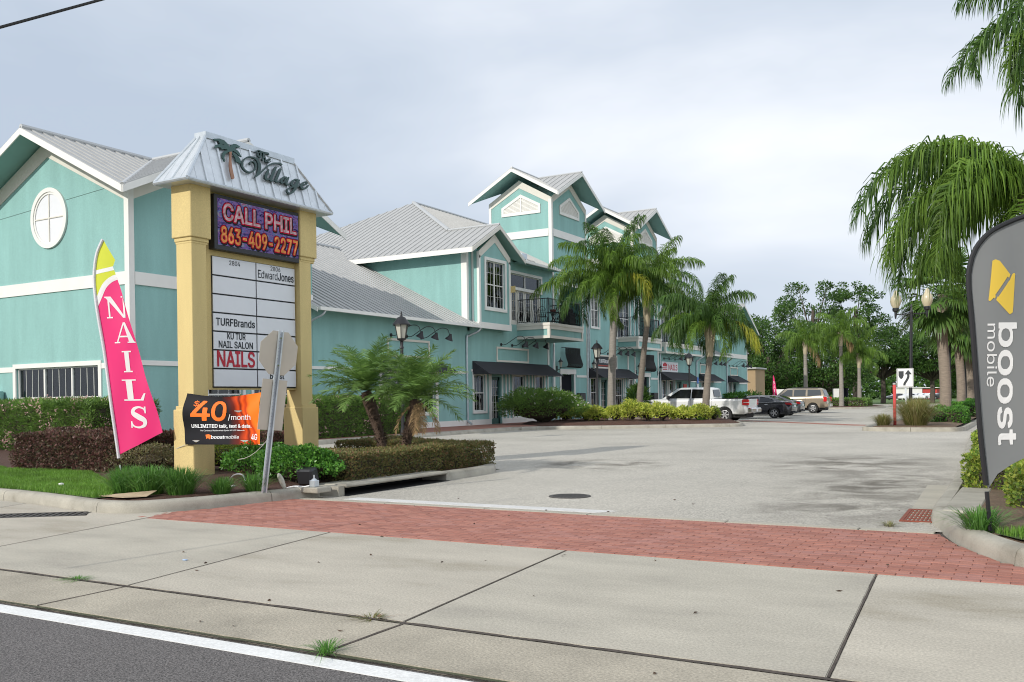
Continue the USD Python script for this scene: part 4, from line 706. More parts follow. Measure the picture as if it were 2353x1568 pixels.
def entry(y0):
    d = y0 - 48.64
    wallX(rect_minus(48.64 + d, 53.4 + d, 0, 5.0, [(49.65 + d, 51.35 + d, .15, 2.9)]))
    door(49.67 + d, 51.33 + d, .15, 2.88, 'door_navy', inset=.15, glazed=False); part('lintel', MB().bevel(XF + .001, XF + .07, 49.45 + d, 51.6 + d, 2.9, 3.2, .015), 'white_trim'); trimX(49.45 + d, 49.63 + d, .15, 2.9); trimX(51.37 + d, 51.55 + d, .15, 2.9)
    trimX(51.75 + d, 53.2 + d, 2.72, 2.86); trimX(48.5 + d, 49.4 + d, 2.72, 2.86); trimX(48.66 + d, 48.84 + d, .42, 3.3)
    part('mail_box', MB().bevel(XF + .01, XF + .28, 51.7 + d, 52.5 + d, 1.2, 1.75, .03), 'black_metal')
    r = part('juliet_railing', MB().tube([(XF + .03, 49.7 + d, 4.48), (XF + .28, 49.7 + d, 4.48), (XF + .28, 51.75 + d, 4.48), (XF + .03, 51.75 + d, 4.48)], .022).tube([(XF + .02, 49.7 + d, 3.3), (XF + .3, 49.7 + d, 3.3), (XF + .3, 51.75 + d, 3.3), (XF + .02, 51.75 + d, 3.3)], .022), 'black_metal')
    for i in range(24):
        y = 49.73 + d + i * .087; obj(r, 'baluster', MB().tube([(XF + .28, y, 4.48), (XF + .28, y, 4.1), (XF + .36, y, 3.8), (XF + .46, y, 3.5), (XF + .42, y, 3.35), (XF + .3, y, 3.3)], .021, 4), 'black_metal')
entry(48.64); entry(61.1)
downpipe([(-24.9, 53.32, 8.8), (-24.97, 53.32, 8.4), (-24.97, 53.32, .5), (-24.8, 53.32, .25)], .05); downpipe([(-24.97, 53.55, 8.8), (-24.97, 53.55, .5)], .05); downpipe([(-24.9, 65.95, 8.8), (-24.97, 65.95, .3)], .05); downpipe([(-24.9, 48.45, 4.6), (-24.97, 48.4, .6), (-24.7, 48.35, .25)], .05)
# --- middle and right bays
wallX(rect_minus(53.4, 61.1, 0, 9.0, [(53.67, 54.8, .85, 2.72), (55.43, 56.4, .15, 2.62), (57.67, 59.0, .45, 2.72), (60.2, 61.0, .45, 2.72), (54.0, 55.2, 6.0, 8.2), (57.4, 60.4, 5.5, 8.2)]))
d = 53.65 - 39.8; window(53.67, 54.8, .85, 2.72, rows=1, cols=3); door(55.43, 56.4, .15, 2.62, 'door_green'); window(57.67, 59.0, .45, 2.72, rows=1, cols=4); window(60.2, 61.0, .45, 2.72, rows=1, cols=3)
for a in (55.15, 56.5, 57.2, 59.3, 59.8): trimX(a, a + .12, .42, 2.76)
window(54.0, 55.2, 6.0, 8.2, rows=4, cols=3, split=2); window(57.4, 60.4, 5.5, 8.2, rows=3, cols=2, split=3); awning(53.5, 60.0, 3.38, 2.72); sign_frame(54.4, 58.0, 3.35, 4.24); trimX(59.85, 60.05, 3.2, 4.8)
wallX(rect_minus(65.8, 75.2, 0, 9.0, [(66.5, 67.6, .45, 2.72), (68.0, 69.2, .45, 2.72), (69.8, 70.9, .15, 2.62), (66.4, 68.2, 5.5, 8.2), (70, 72, 5.5, 8.2)]))
window(66.5, 67.6, .45, 2.72, rows=1, cols=3); window(68.0, 69.2, .45, 2.72, rows=1, cols=3); door(69.8, 70.9, .15, 2.62, 'door_green'); window(66.4, 68.2, 5.5, 8.2, rows=3, cols=2, split=2); window(70, 72, 5.5, 8.2, rows=3, cols=2, split=2); awning(65.95, 73.0, 3.35, 2.70)
part('wall', MB().box(-34, XF - .22, 75.0, 75.2, 5, 8.95), 'turquoise_stucco')
wallX(rect_minus(75.2, 81.3, 0, 5.0, [(75.9, 77.0, .5, 2.7)])); window(75.9, 77.0, .5, 2.7, rows=1, cols=3); awning(75.2, 79.3, 3.35, 2.72); sign_frame(75.45, 78.2, 3.3, 4.16); trimX(73.1, 81.3, 2.62, 2.76)
roof(B, Polygon([(-24.45, 75.0), (-24.45, 83.3), (-34, 83.3), (-34, 75.0)]), (-24.45, 76, 5.0), (-.5, 0), sp=.6); gutter((-24.45, 74.9, 5.0), (-24.45, 83.3)); downpipe([(-24.45, 83.1, 4.9), (-24.9, 82.9, 4.5), (-24.97, 82.85, 4.2), (-24.97, 82.85, .3)], .06); downpipe([(-24.4, 74.9, 4.8), (-24.9, 74.5, 4.4), (-24.97, 74.4, 4.0), (-24.97, 74.4, .3)], .06)
# --- right wing
ry0, ry1, rp = 81.5, 89.75, 10.0; rc = (ry0 + ry1) / 2
wallX(Polygon([(81.3, 0), (ry1, 0), (ry1, 7.9), (rc, 7.9 + 4.1 * .5), (81.3, 7.9)]).difference(unary_union([sbox(83.6, .5, 84.6, 2.7), sbox(85.0, .15, 86.0, 2.6)]))); wallY(Polygon([(-33, 4.5), (XF - .22, 4.5), (XF - .22, 7.9), (CX, 9.9), (-33, 7.9)]), 81.3); part('wall', MB().box(-33, XF - .22, ry1 - .2, ry1, 0, 7.9).box(-33.2, -33, 81.3, ry1, 0, 7.9), 'turquoise_stucco')
rz = rp - .5 * (rc - ry0 + .95)
for s, yy in ((-1, ry0 - .95), (1, ry1 + .95)): roof(B, Polygon([(-34, yy), (-24.1, yy), (-24.1, rc), (-34, rc)]), (0, rc, rp), (0, -s * .5), sp=.6); board((-24.1, yy, rz), (-24.1, rc, rp), .22, out=(1, 0))
window(83.6, 84.6, .5, 2.7, rows=1, cols=3); door(85.0, 86.0, .15, 2.6, 'door_green'); awning(83.2, 86.9, 3.3, 2.68, pr=1.1); sign_frame(84.05, 86.45, 3.3, 4.1); trimX(86.9, 89.6, 2.55, 2.7); trimX(ry1 - .17, ry1, .3, 8.2); trimX(81.4, 89.6, 4.95, 5.35, p=.04)

# --- balconies
def balcony(x1, y0, y1, zb=4.70, zd=5.5, dense=.115, label=None, bx=XF):
    b = part('balcony', MB().box(bx, x1 - .02, y0 + .02, y1 - .02, zb + .02, zd), 'turquoise_stucco', label=label)
    def band(a, c, p): return MB().box(x1 - .02, x1 + p, y0 - p, y1 + p, a, c).box(bx, x1 - .02, y0 - p, y0 + .02, a, c).box(bx, x1 - .02, y1 - .02, y1 + p, a, c)
    obj(b, 'trim', band(5.2, 5.40, .03), 'cream_trim'); obj(b, 'trim', band(5.40, 5.54, .06), 'cream_trim'); obj(b, 'trim', band(zb, zb + .15, .035), 'cream_trim')
    obj(b, 'trim', MB().box(x1 - .02, x1 + .028, y0 - .028, y0 + .13, zb + .15, 5.2).box(x1 - .13, x1 - .02, y0 - .028, y0 - .001, zb + .15, 5.2).box(x1 - .02, x1 + .028, y1 - .13, y1 + .028, zb + .15, 5.2), 'cream_trim')
    obj(b, 'soffit', MB().box(bx, x1, y0, y1, zb - .005, zb + .01), 'soffit_turquoise')
    x2 = x1 - .12; zr = 6.86
    obj(b, 'hand_rail', MB().tube([(bx, y0 + .1, zr), (x2, y0 + .1, zr)], .024).tube([(x2, y0 + .1, zr), (x2, y1 - .1, zr)], .024).tube([(x2, y1 - .1, zr), (bx, y1 - .1, zr)], .024).tube([(x2, y0 + .1, 5.62), (x2, y1 - .1, 5.62)], .015).tube([(bx, y0 + .1, 5.62), (x2, y0 + .1, 5.62)], .015), 'black_metal')
    for px, py in ((x2, y0 + .1), (x2, y1 - .1)): obj(b, 'rail_post', MB().box(px - .025, px + .025, py - .025, py + .025, zd, zr + .03), 'black_metal')
    bl = [(1, 0, y0 + .1 + dense * (i + 1), 0) for i in range(int((y1 - y0 - .2) / dense - .5))] + [(0, -1, bx + dense * (i + .5), 1) for i in range(int((x2 - bx) / dense))] + [(0, 1, bx + dense * (i + .5), 2) for i in range(int((x2 - bx) / dense))]
    for ox, oy, u, k in bl:
        c = np.array([x2, u]) if k == 0 else np.array([u, y0 + .1]) if k == 1 else np.array([u, y1 - .1]); o_ = np.array([ox, oy])
        P = [(*(c + o_ * q), z) for q, z in ((0, zr), (0, 6.55), (.03, 6.3), (.13, 5.95), (.19, 5.75), (.15, 5.64), (.03, 5.62))]
        obj(b, 'baluster', MB().tube(P, .015, 4), 'black_metal')
    return b
balcony(-23.05, 44.38, 48.5); balcony(-23.6, 58.3, 62.6, dense=.16); balcony(-24.5, 65.9, 74.4, dense=.3)

# --- gooseneck lamps and wall lanterns (each a thing)
g0 = thing('gooseneck_lamp', 'black gooseneck lamp over the left low wing, left one of three', 'wall lamp', (XF, 33.0, 4.35), 0, 'gooseneck lamps over the left low wing')
obj(g0, 'arm', MB().tube(cat([(0, 0, 0), (.25, .06, -.01), (.55, .2, .2), (.85, .42, .42), (1.08, .6, .36), (1.15, .66, .12)], .07), .017, 6), 'black_metal'); obj(g0, 'wall_plate', MB().lathe([(0.001, -.09), (.085, -.09), (.085, .0), (.03, .03)], 10).move(lambda v: v[:, [2, 0, 1]] * [-1, 1, 1] * [.35, 1, 1] + [.012, 0, 0]), 'black_metal')
obj(g0, 'shade', MB().lathe([(.035, .13), (.06, .08), (.11, -.03), (.2, -.16), (.19, -.16), (.1, -.03), (.05, .07), (0.001, .1)], 14).move(lambda v: v @ np.array([[.9, 0, -.43], [0, 1, 0], [.43, 0, .9]]) + [1.17, .68, .03]), 'black_metal', smooth=40)
def lamps(ys, label, X=XF, z=4.35, words=('left', 'middle', 'right')):
    for w_, y in zip(words, ys): dup(g0, (X, y, z), 0, f'black gooseneck lamp {label}, {w_} one of three', 'wall lamp', 'gooseneck lamps ' + label)
lamps((34.15, 35.3), 'over the left low wing', words=('middle', 'right')); lamps((42.6, 43.77, 44.95), 'over the blank frame under the first balcony'); lamps((55.3, 56.5, 57.6), 'over the dark shop sign behind the palm'); lamps((66.97, 68.1, 69.42), 'over the white nail shop sign'); lamps((75.6, 77.0, 78.1), 'on the far low wing', z=4.2); lamps((83.8, 85.0, 86.2), 'near the far end of the building', z=4.2)
l0 = thing('wall_lantern', 'black wall lantern left of the iron belly railing over the dark door', 'wall lantern', (XF, 49.1, 3.25))
obj(l0, 'bracket', MB().tube([(.0, 0, -.05), (.16, 0, -.12), (.26, 0, 0)], .018).bevel(.002, .03, -.08, .08, -.2, .12, .01), 'black_metal'); obj(l0, 'glass', MB().lathe([(.06, .04), (.12, .34)], 6, (.26, 0, 0)), 'lamp_glass'); obj(l0, 'roof', MB().lathe([(.17, .34), (.08, .46), (.02, .52), (.02, .6), (0.001, .62)], 6, (.26, 0, 0)), 'black_metal'); obj(l0, 'cage', MB().lathe([(.001, .0), (.07, .0), (.07, .04), (.001, .04)], 6, (.26, 0, 0)), 'black_metal')
for y, lb in ((53.75, 'black wall lantern right of the first tower downpipes'), (61.4, 'black wall lantern by the second tower entry, left side'), (65.65, 'black wall lantern by the second tower entry, right side')): dup(l0, (XF, y, 3.25), 0, lb)

# --- shop signs
s1 = thing('shop_sign', 'dark shop sign with white letters behind the first palm trunk', 'sign'); obj(s1, 'board', MB().box(XF + .003, XF + .03, 54.52, 57.9, 3.46, 4.14), 'ink'); obj(s1, 'lettering', text('TURFBrands', .24, frame((XF + .031, 55.0, 3.72), (0, 1, 0), (0, 0, 1)), bold=True), 'sign_white'); obj(s1, 'stripe', MB().box(XF + .031, XF + .036, 54.6, 57.8, 3.5, 3.58), 'flower_pot_red')
s2 = thing('shop_sign', 'white shop sign reading NAILS in red beside a red emblem', 'sign'); obj(s2, 'board', MB().bevel(XF + .003, XF + .06, 66.4, 69.95, 3.34, 4.12, .015), 'panel_white'); obj(s2, 'lettering', text('NAILS', .42, frame((XF + .061, 67.75, 3.5), (0, 1, 0), (0, 0, 1)), 1.15, True), 'ink_red')
obj(s2, 'emblem', MB().bevel(XF + .061, XF + .07, 66.65, 67.5, 3.78, 3.98, .003).lathe([(.001, 0), (.16, 0), (.16, .01), (.001, .01)], 12, (0, 0, 0)).move(lambda v: v) if False else MB().box(XF + .061, XF + .07, 66.62, 67.5, 3.76, 3.96).box(XF + .061, XF + .07, 66.8, 67.3, 3.96, 4.04).box(XF + .061, XF + .07, 66.62, 67.5, 3.5, 3.56).box(XF + .061, XF + .07, 66.62, 67.5, 3.62, 3.68), 'ink_red')
s3 = thing('open_sign', 'small red sign in the nail shop window', 'sign'); obj(s3, 'board', MB().box(XF + .02, XF + .05, 71.2, 72.0, 2.0, 2.45), 'tail_red')
# --- balcony furniture
t_ = thing('bistro_table', 'black wrought iron table with a red planter on the first balcony', 'table', (-23.75, 46.2, 5.5)); obj(t_, 'tabletop', MB().lathe([(.001, .72), (.36, .72), (.37, .74), (.36, .75), (.001, .75)], 16), 'black_metal')
for k in range(4): a = k * PI / 2; obj(t_, 'leg', MB().tube(cat([(.1 * math.cos(a), .1 * math.sin(a), .72), (.05 * math.cos(a), .05 * math.sin(a), .4), (.3 * math.cos(a), .3 * math.sin(a), .0)], .1), .015, 5), 'black_metal')
pt = thing('planter', 'red flower planter standing on the balcony table', 'planter', (-23.75, 46.2, 6.25)); obj(pt, 'pot', MB().lathe([(.001, 0), (.12, 0), (.17, .15), (.15, .15), (.001, .12)], 12), 'flower_pot_red')
def chair(loc, rz, label):
    c = thing('patio_chair', label, 'chair', loc, rz, None)
    obj(c, 'seat', MB().bevel(-.22, .22, -.22, .22, .43, .46, .012), 'black_metal')
    for sx in (-.2, .2):
        for sy_ in (-.2, .2): obj(c, 'leg', MB().tube([(sx, sy_, .43), (sx * 1.15, sy_ * 1.15, 0)], .013, 5), 'black_metal')
    obj(c, 'backrest', MB().tube(cat([(-.22, -.2, .44), (-.27, -.22, .8), (-.29, 0, 1.0), (-.27, .22, .8), (-.22, .2, .44)], .06), .014, 5), 'black_metal')
    la = MB()
    for k in range(-3, 4): la.tube([(-.23, k * .055, .46), (-.28, k * .055 * 1.0, .9 - abs(k) * .03)], .006, 4)
    for z in (.55, .66, .77): la.tube([(-.25, -.2, z), (-.25, .2, z)], .006, 4)
    obj(c, 'lattice', la, 'black_metal')
chair((-23.9, 45.25, 5.5), PI / 2 + .3, 'black iron patio chair left of the balcony table'); chair((-23.8, 47.1, 5.5), -PI / 2 - .2, 'black lattice patio chair between the balcony table and the covered grill')
gc = thing('covered_grill', 'barbecue grill under a black cover at the balcony right end', 'grill', (-23.75, 48.0, 5.5)); obj(gc, 'cover', MB().bevel(-.35, .35, -.55, .45, .02, .85, .12).bevel(-.27, .27, -.4, .3, .7, 1.18, .16), 'black_rubber')
po = solo('house_sign', MB().box(-24.58, -24.3, 42.91, 42.93, 7.1, 7.45), 'yellow_stucco', 'small yellow plaque on the bay corner by the first balcony', 'plaque')
# ------------------------------------------------------------------ pylon sign
S = thing('pylon_sign', 'tall yellow stucco pylon sign with metal roof reading The Village', 'sign')
sp = lambda n, mb, m, **k: obj(S, n, mb, m, **k)
XS = -13.18
def pillar(b0, b1, s0, s1, c0, c1):
    p = sp('pillar', MB().bevel(-13.62, -13.22, s0, s1, 1.3, 4.5, .008), 'yellow_stucco')
    obj(p, 'base', MB().bevel(-13.70, XS, b0, b1, .10, 1.34, .012).bevel(-13.67, XS - .03, b0 + .03, b1 - .03, 1.33, 1.405, .01), 'yellow_stucco')
    obj(p, 'capital', MB().bevel(-13.68, XS + .01, c0, c1, 4.44, 5.42, .012).bevel(-13.65, XS - .02, c0 + .03, c1 - .03, 4.37, 4.445, .01).bevel(-13.635, XS - .033, c0 + .045, c1 - .045, 4.33, 4.375, .008), 'yellow_stucco')
    obj(p, 'footing', MB().box(-13.6, -13.28, s0, s1, -.05, .11), 'ink')
pillar(11.55, 12.04, 11.60, 11.94, 11.55, 12.02); pillar(14.36, 14.85, 14.38, 14.72, 14.36, 14.86)
sp('infill', MB().box(-13.56, -13.36, 11.93, 14.39, 1.70, 5.41), 'yellow_stucco')
# tenant panels
pp = sp('tenant_board', MB().box(-13.36, -13.345, 12.17, 14.36, 1.735, 4.185), 'black_metal')
yc = 13.275; rows = 7; z0, z1 = 1.745, 4.175; hh = (z1 - z0) / rows
def fr(y, z, dx=.0): return frame((-13.3255 + dx, y, z), (0, 1, 0), (0, 0, 1))
for r in range(rows):
    for c, (a, b) in enumerate(((12.18, yc - .014), (yc + .014, 14.35))):
        za, zb = z1 - (r + 1) * hh + .014, z1 - r * hh - (.014 if r else 0)
        q = obj(pp, 'tenant_panel', MB().bevel(-13.345, -13.326, a, b, za, zb, .003), 'panel_white')
        if (r, c) == (0, 0): obj(q, 'lettering', text('2804', .085, fr((a + b) / 2 - .0, zb - .12), .95, center=True), 'ink')
        if (r, c) == (0, 1):
            obj(q, 'lettering', text('2806', .085, fr((a + b) / 2 - .02, zb - .105), .95, center=True), 'ink')
            e = text('Edward', .150, fr(a + .035, za + .055), fit=.53); obj(q, 'lettering', e, 'ink')
            sf = MB()
            for (u, w_, v) in ((.0, .09, 0), (.0, .09, .146)): sf.box(-13.3255, -13.3215, a + .03 + u, a + .03 + u + w_, za + .053 + v, za + .062 + v)
            obj(q, 'serif', sf, 'ink'); obj(q, 'lettering', text('Jones', .150, fr(a + .585, za + .055), fit=.44, bold=True), 'ink')
        if (r, c) == (3, 0): obj(q, 'lettering', text('TURFBrands', .135, fr((a + b) / 2 + .01, za + .10), center=True, fit=.98, bold=True), 'ink')
        if (r, c) == (4, 0): obj(q, 'lettering', text('KU TUR', .118, fr((a + b) / 2 + .02, za + .20), fit=.46, center=True, bold=True), 'ink'); obj(q, 'lettering', text('NAIL SALON', .122, fr((a + b) / 2 + .01, za + .035), fit=.86, center=True, bold=True), 'ink')
        if (r, c) == (5, 0): obj(q, 'lettering', text('NAILS', .285, fr((a + b) / 2 + .01, za + .032), fit=.95, bold=True, center=True, depth=.008), 'ink_red')
        if (r, c) == (6, 1): obj(q, 'lettering', text('boost', .10, fr(13.60, zb - .16), 1.1, True), 'ink')
# LED board
def led_mat(name, col, st):
    MAT[name] = usdkit.material(stage, '/World/Looks/' + name, {'g': ('geometry', {}), 's': ('separate_xyz', {}), 'k': ('math', {'math_type': 'multiply', 'value2': 260.0}), 'w': ('math', {'math_type': 'sine'}), 'q': ('map_range', {'from_min': -1.0, 'from_max': 1.0, 'to_min': .35, 'to_max': 1.0}),
        'n': ('noise_texture', {'scale': 9.0, 'detail': 2.0}), 'nr': ('rgb_ramp', {'ramp': [(.3, (.55,) * 3), (.7, (1.15,) * 3)]}), 'y': ('mix', {'mix_type': 'multiply', 'fac': 1.0, 'color2': col}), 'x': ('mix', {'mix_type': 'multiply', 'fac': 1.0}), 'e': ('emission', {'strength': st})},
        [('g.position', 's.vector'), ('g.position', 'n.vector'), ('n.fac', 'nr.fac'), ('nr.color', 'y.color1'), ('s.z', 'k.value1'), ('k.value', 'w.value1'), ('w.value', 'q.value'), ('y.color', 'x.color1'), ('q.result', 'x.color2'), ('x.color', 'e.color')], surface='e.emission')
led_mat('led_white', (.80, .58, .64), .46); led_mat('led_red', (.75, .02, .07), .42); led_mat('led_yellow', (1.0, .42, .14), .5)
MAT['led_field'] = usdkit.material(stage, '/World/Looks/led_field', {
    'g': ('geometry', {}), 'm': ('mapping', {'scale': (1, 2.2, 5.0)}), 'n': ('noise_texture', {'scale': 2.6, 'detail': 3.0, 'roughness': .7, 'distortion': 1.2}),
    'r': ('rgb_ramp', {'ramp': [(.32, (.02, .02, .05)), (.42, (.14, .12, .42)), (.49, (.50, .26, .58)), (.55, (.10, .18, .66)), (.63, (.48, .55, .66)), (.72, (.55, .2, .4))]}),
    's': ('separate_xyz', {}), 'k': ('math', {'math_type': 'multiply', 'value2': 340.0}), 'w': ('math', {'math_type': 'sine'}), 'q': ('map_range', {'from_min': -1.0, 'from_max': 1.0, 'to_min': .35, 'to_max': 1.0}),
    'x': ('mix', {'mix_type': 'multiply', 'fac': 1.0}), 'e': ('emission', {'strength': .36})},
    [('g.position', 'm.vector'), ('m.vector', 'n.vector'), ('n.fac', 'r.fac'), ('g.position', 's.vector'), ('s.z', 'k.value1'), ('k.value', 'w.value1'), ('w.value', 'q.value'), ('r.color', 'x.color1'), ('q.result', 'x.color2'), ('x.color', 'e.color')], surface='e.emission')
XL = -13.20
ld = sp('led_display', MB().bevel(-13.36, XL, 12.12, 14.35, 4.29, 5.31, .006), 'black_metal')
obj(ld, 'screen', MB().box(XL + .001, XL + .004, 12.20, 14.33, 4.38, 5.245), 'led_field')
fl = lambda y, z, d: frame((XL + d, y, z), (0, 1, 0), (0, 0, 1))
def led(t, y, z, h, wd, m1, m2):
    m = meshkit.text_mesh(t, h, .004, True); v = np.array(m.vertices); sx = wd / v[:, 0].max()
    sh = MB()
    for k in range(12): w = v.copy(); w[:, 0] = w[:, 0] * sx + .04 * math.cos(k * PI / 6) + .008; w[:, 1] += .04 * math.sin(k * PI / 6) - .012; w[:, 2] += .0002 * k; sh.add(fl(y, z, .0045)(w), m.faces)
    obj(ld, 'letter_shadow', sh, 'void')
    o_ = MB()
    for dx, dz in ((-.018, 0), (.018, 0), (0, .018), (0, -.018), (.013, .013), (-.013, -.013), (-.013, .013), (.013, -.013)):
        w = v.copy(); w[:, 0] = w[:, 0] * sx + dx; w[:, 1] += dz; w[:, 2] += .0005 * len(o_.v); o_.add(fl(y, z, .0085)(w), m.faces)
    obj(ld, 'led_outline', o_, m2); w = v.copy(); w[:, 0] *= sx; obj(ld, 'lettering', MB().add(fl(y, z, .018)(w), m.faces), m1)
led('CALL PHIL', 12.30, 4.86, .30, 1.96, 'led_white', 'led_red'); led('863-409-2277', 12.245, 4.44, .285, 2.05, 'led_yellow', 'led_red')
# mansard roof of the sign
E0 = [(-12.97, 11.31), (-12.97, 15.13), (-13.83, 15.13), (-13.83, 11.31)]; T0 = [(-13.25, 12.01), (-13.25, 14.2), (-13.46, 14.2), (-13.46, 12.01)]; ZE, ZT = 5.42, 6.383
rf = sp('roof', MB().poly(Polygon(E0), flat, ZE - .045, ZE), 'sign_roof_metal')
for k in range(4):
    a, b, c, d_ = (np.array([*E0[k], ZE]), np.array([*E0[(k + 1) % 4], ZE]), np.array([*T0[(k + 1) % 4], ZT]), np.array([*T0[k], ZT]))
    ex_ = (b - a) / np.linalg.norm(b - a); up_ = (c + d_ - a - b) / 2; up_ -= ex_ * (up_ @ ex_); up_ /= np.linalg.norm(up_); F_ = frame(a, ex_, up_); L2 = np.linalg.norm(b - a)
    pl = Polygon([((q - a) @ ex_, (q - a) @ up_) for q in (a, b, c, d_)]); n = max(2, int(L2 / .40))
    for i in range(n):
        q = pl.intersection(sbox(L2 * i / n, -1, L2 * (i + 1) / n - .002, 3))
        if q.area < .002: continue
        mb = MB().poly(q, F_, -.02, .0); r_ = pl.intersection(sbox(L2 * i / n, -1, L2 * i / n + .04, 3)); r3 = pl.intersection(sbox(L2 * (i + .5) / n, -1, L2 * (i + .5) / n + .02, 3))
        if r_.area > .001: mb.poly(r_, F_, 0, .028)
        if r3.area > .001: mb.poly(r3, F_, 0, .006)
        obj(rf, 'roof_panel', mb, 'sign_roof_metal')
    obj(rf, 'trim', MB().tube([a, d_], .034, 6), 'galvanized'); obj(rf, 'trim', MB().box(*sorted((a[0], b[0] + .001)), *sorted((a[1], b[1] + .001)), ZE - .05, ZE + .035) if False else MB().tube([a - [0, 0, .01], b - [0, 0, .01]], .03, 6), 'galvanized')
obj(rf, 'cap', MB().box(-13.50, -13.205, 11.95, 14.26, ZT - .085, ZT + .03), 'galvanized')
SL = np.array([-.28, 0, .963]) / math.hypot(.28, .963); FV = frame((-12.97, 0, 5.42), (0, 1, 0), SL)
vl = obj(S, 'village_lettering', MB().box(-13.2, -13.19, 13, 13.01, 6.0, 6.01), 'dark_green_letter')
def rings(pols): return unary_union([Polygon(p[0], [h for h in p[1:]]).buffer(0) for p in pols])
for g in D_VILLAGE: obj(vl, 'letter', MB().poly(rings(g), FV, .03, .065), 'dark_green_letter')
lg = obj(S, 'palm_emblem', MB().poly(rings(D_LOGO_LEAF), FV, .03, .055), 'logo_green'); obj(lg, 'emblem_trunk', MB().poly(rings(D_LOGO_TRUNK), FV, .045, .068), 'logo_brown')

# ------------------------------------------------------------------ feather flags
def strokes(pts):
    p = cat(pts, .03); gs = []
    for a, b in zip(p[:-1], p[1:]): gs.append(unary_union([Point(a[:2]).buffer(a[2] / 2, 5), Point(b[:2]).buffer(b[2] / 2, 5)]).convex_hull)
    return unary_union(gs)
SERIF = {'N': unary_union([sbox(.0, .0, .28, .06), sbox(.1, .0, .17, 1), Polygon([(-.02, 1), (.25, 1), (.86, .0), (.76, .0)]), sbox(.78, .0, .86, 1), sbox(.70, .94, .96, 1), sbox(-.02, .94, .2, 1)]),
 'A': unary_union([Polygon([(.10, 0), (.17, 0), (.50, .90), (.47, 1)]), Polygon([(.47, 1), (.56, 1), (.92, 0), (.70, 0)]), sbox(.26, .28, .68, .35), sbox(0, 0, .28, .06), sbox(.62, 0, 1.0, .06)]),
 'I': unary_union([sbox(.34, .0, .68, 1), sbox(.16, 0, .86, .06), sbox(.16, .94, .86, 1)]),
 'L': unary_union([sbox(.16, 0, .44, 1), sbox(.0, .94, .62, 1), Polygon([(0, 0), (.9, 0), (1, .34), (.93, .34), (.78, .07), (0, .07)])]),
 'S': unary_union([strokes([(.86, .72, .05), (.80, .88, .07), (.55, .96, .09), (.28, .86, .16), (.24, .68, .22), (.5, .52, .26), (.78, .36, .22), (.76, .14, .15), (.5, .04, .09), (.22, .10, .07), (.12, .28, .05)]), sbox(.83, .68, .90, .98), sbox(.08, .02, .15, .32)])}
def surf(base, d, amp, kx, kz, side):
    d = np.array(d); d = d / np.linalg.norm(d); nr = np.cross(d, [0, 0, 1.0])
    def f(v):
        u, z = v[:, 0], v[:, 1]; w = amp * np.sin(kx * u + kz * z) * np.clip((u + .45) * 1.4, 0, 1) + amp * .6 * np.sin(9 * u - 2.1 * z)
        return np.array([base[0], base[1], 0]) + u[:, None] * d + np.c_[np.zeros((len(u), 2)), z] + (w + v[:, 2] * side)[:, None] * nr
    return f
def cloth_mesh(poly, f, h=0.0, size=.07):
    v, t = trimesh.creation.triangulate_polygon(poly.segmentize(size), engine='earcut'); v3 = np.c_[v, np.zeros(len(v))]
    v3, t = trimesh.remesh.subdivide_to_size(v3, t, size * 1.6); v3[:, 2] = h; return MB().add(f(v3), t)
# pink one
nf = thing('feather_flag', 'leaning pink feather flag with white letters NAILS in front of the pylon sign', 'flag')
FB = (-14.5, 11.05); f1 = surf(FB, D_NAILS_DIR, .018, 7, 3.0, 1)
pole = cat([(a, b) for a, b in D_NAILS_POLE], .08); edge = cat([(a, b) for a, b in D_NAILS_EDGE][:7], .1)
FP = Polygon(list(map(tuple, pole[pole[:, 1] > .5])) + list(map(tuple, [(p[0], p[1]) for p in D_NAILS_EDGE[::-1]]))[:-1]).buffer(0)
arc = cat([(-.46, 3.25)] + [(a, b) for a, b in D_NAILS_ARC] + [(.05, 3.75)], .05)
topz = Polygon(list(map(tuple, arc)) + [(.3, 5), (-1, 5), (-1, 3.2)])
pink = FP.difference(topz); lime = FP.intersection(topz); band = LineString(arc).buffer(.05).intersection(FP); band2 = LineString([(-.6, 3.83), (-.2, 3.9), (.2, 3.98)]).buffer(.035).intersection(FP).difference(band)
obj(nf, 'pink_panel', cloth_mesh(pink if pink.geom_type == 'Polygon' else max(pink.geoms, key=lambda g: g.area), f1), 'pink_cloth', smooth=True)
lm = lime.difference(band).difference(band2)
for g in (lm.geoms if hasattr(lm, 'geoms') else [lm]):
    if g.area > .003: obj(nf, 'lime_panel', cloth_mesh(g, f1), 'lime_cloth', smooth=True)
for g in (band, band2):
    for q in (g.geoms if hasattr(g, 'geoms') else [g]):
        if q.area > .002: obj(nf, 'white_band', cloth_mesh(q, f1, .003), 'white_cloth')
for ch, bx in zip('NAILS', D_NAILS_BOX):
    (a, zt), (b, _), (c, zb_) = bx; g = affinity.affine_transform(SERIF[ch], [b - a, 0, (c - b) * -.0, zt - zb_, a + .0, zb_])
    if ch in 'IL': g = affinity.scale(g, .92, 1)
    g = affinity.affine_transform(g, [1, -.09, 0, 1, .09 * (zb_ + zt) / 2, 0]).intersection(FP.buffer(-.01))
    mb = MB()
    for q in (g.geoms if hasattr(g, 'geoms') else [g]): mb.add(*cloth_mesh(q, f1, .006, .06).get())
    obj(nf, 'letter', mb, 'white_cloth')
pw = f1(np.c_[pole, np.zeros(len(pole))]); hi = pole[:, 1] > .46
obj(nf, 'sleeve', MB().tube(pw[hi] + [0, -.012, 0], .028, 8), 'sleeve_silver'); obj(nf, 'pole', MB().tube(pw[~hi], .014, 8), 'galvanized')
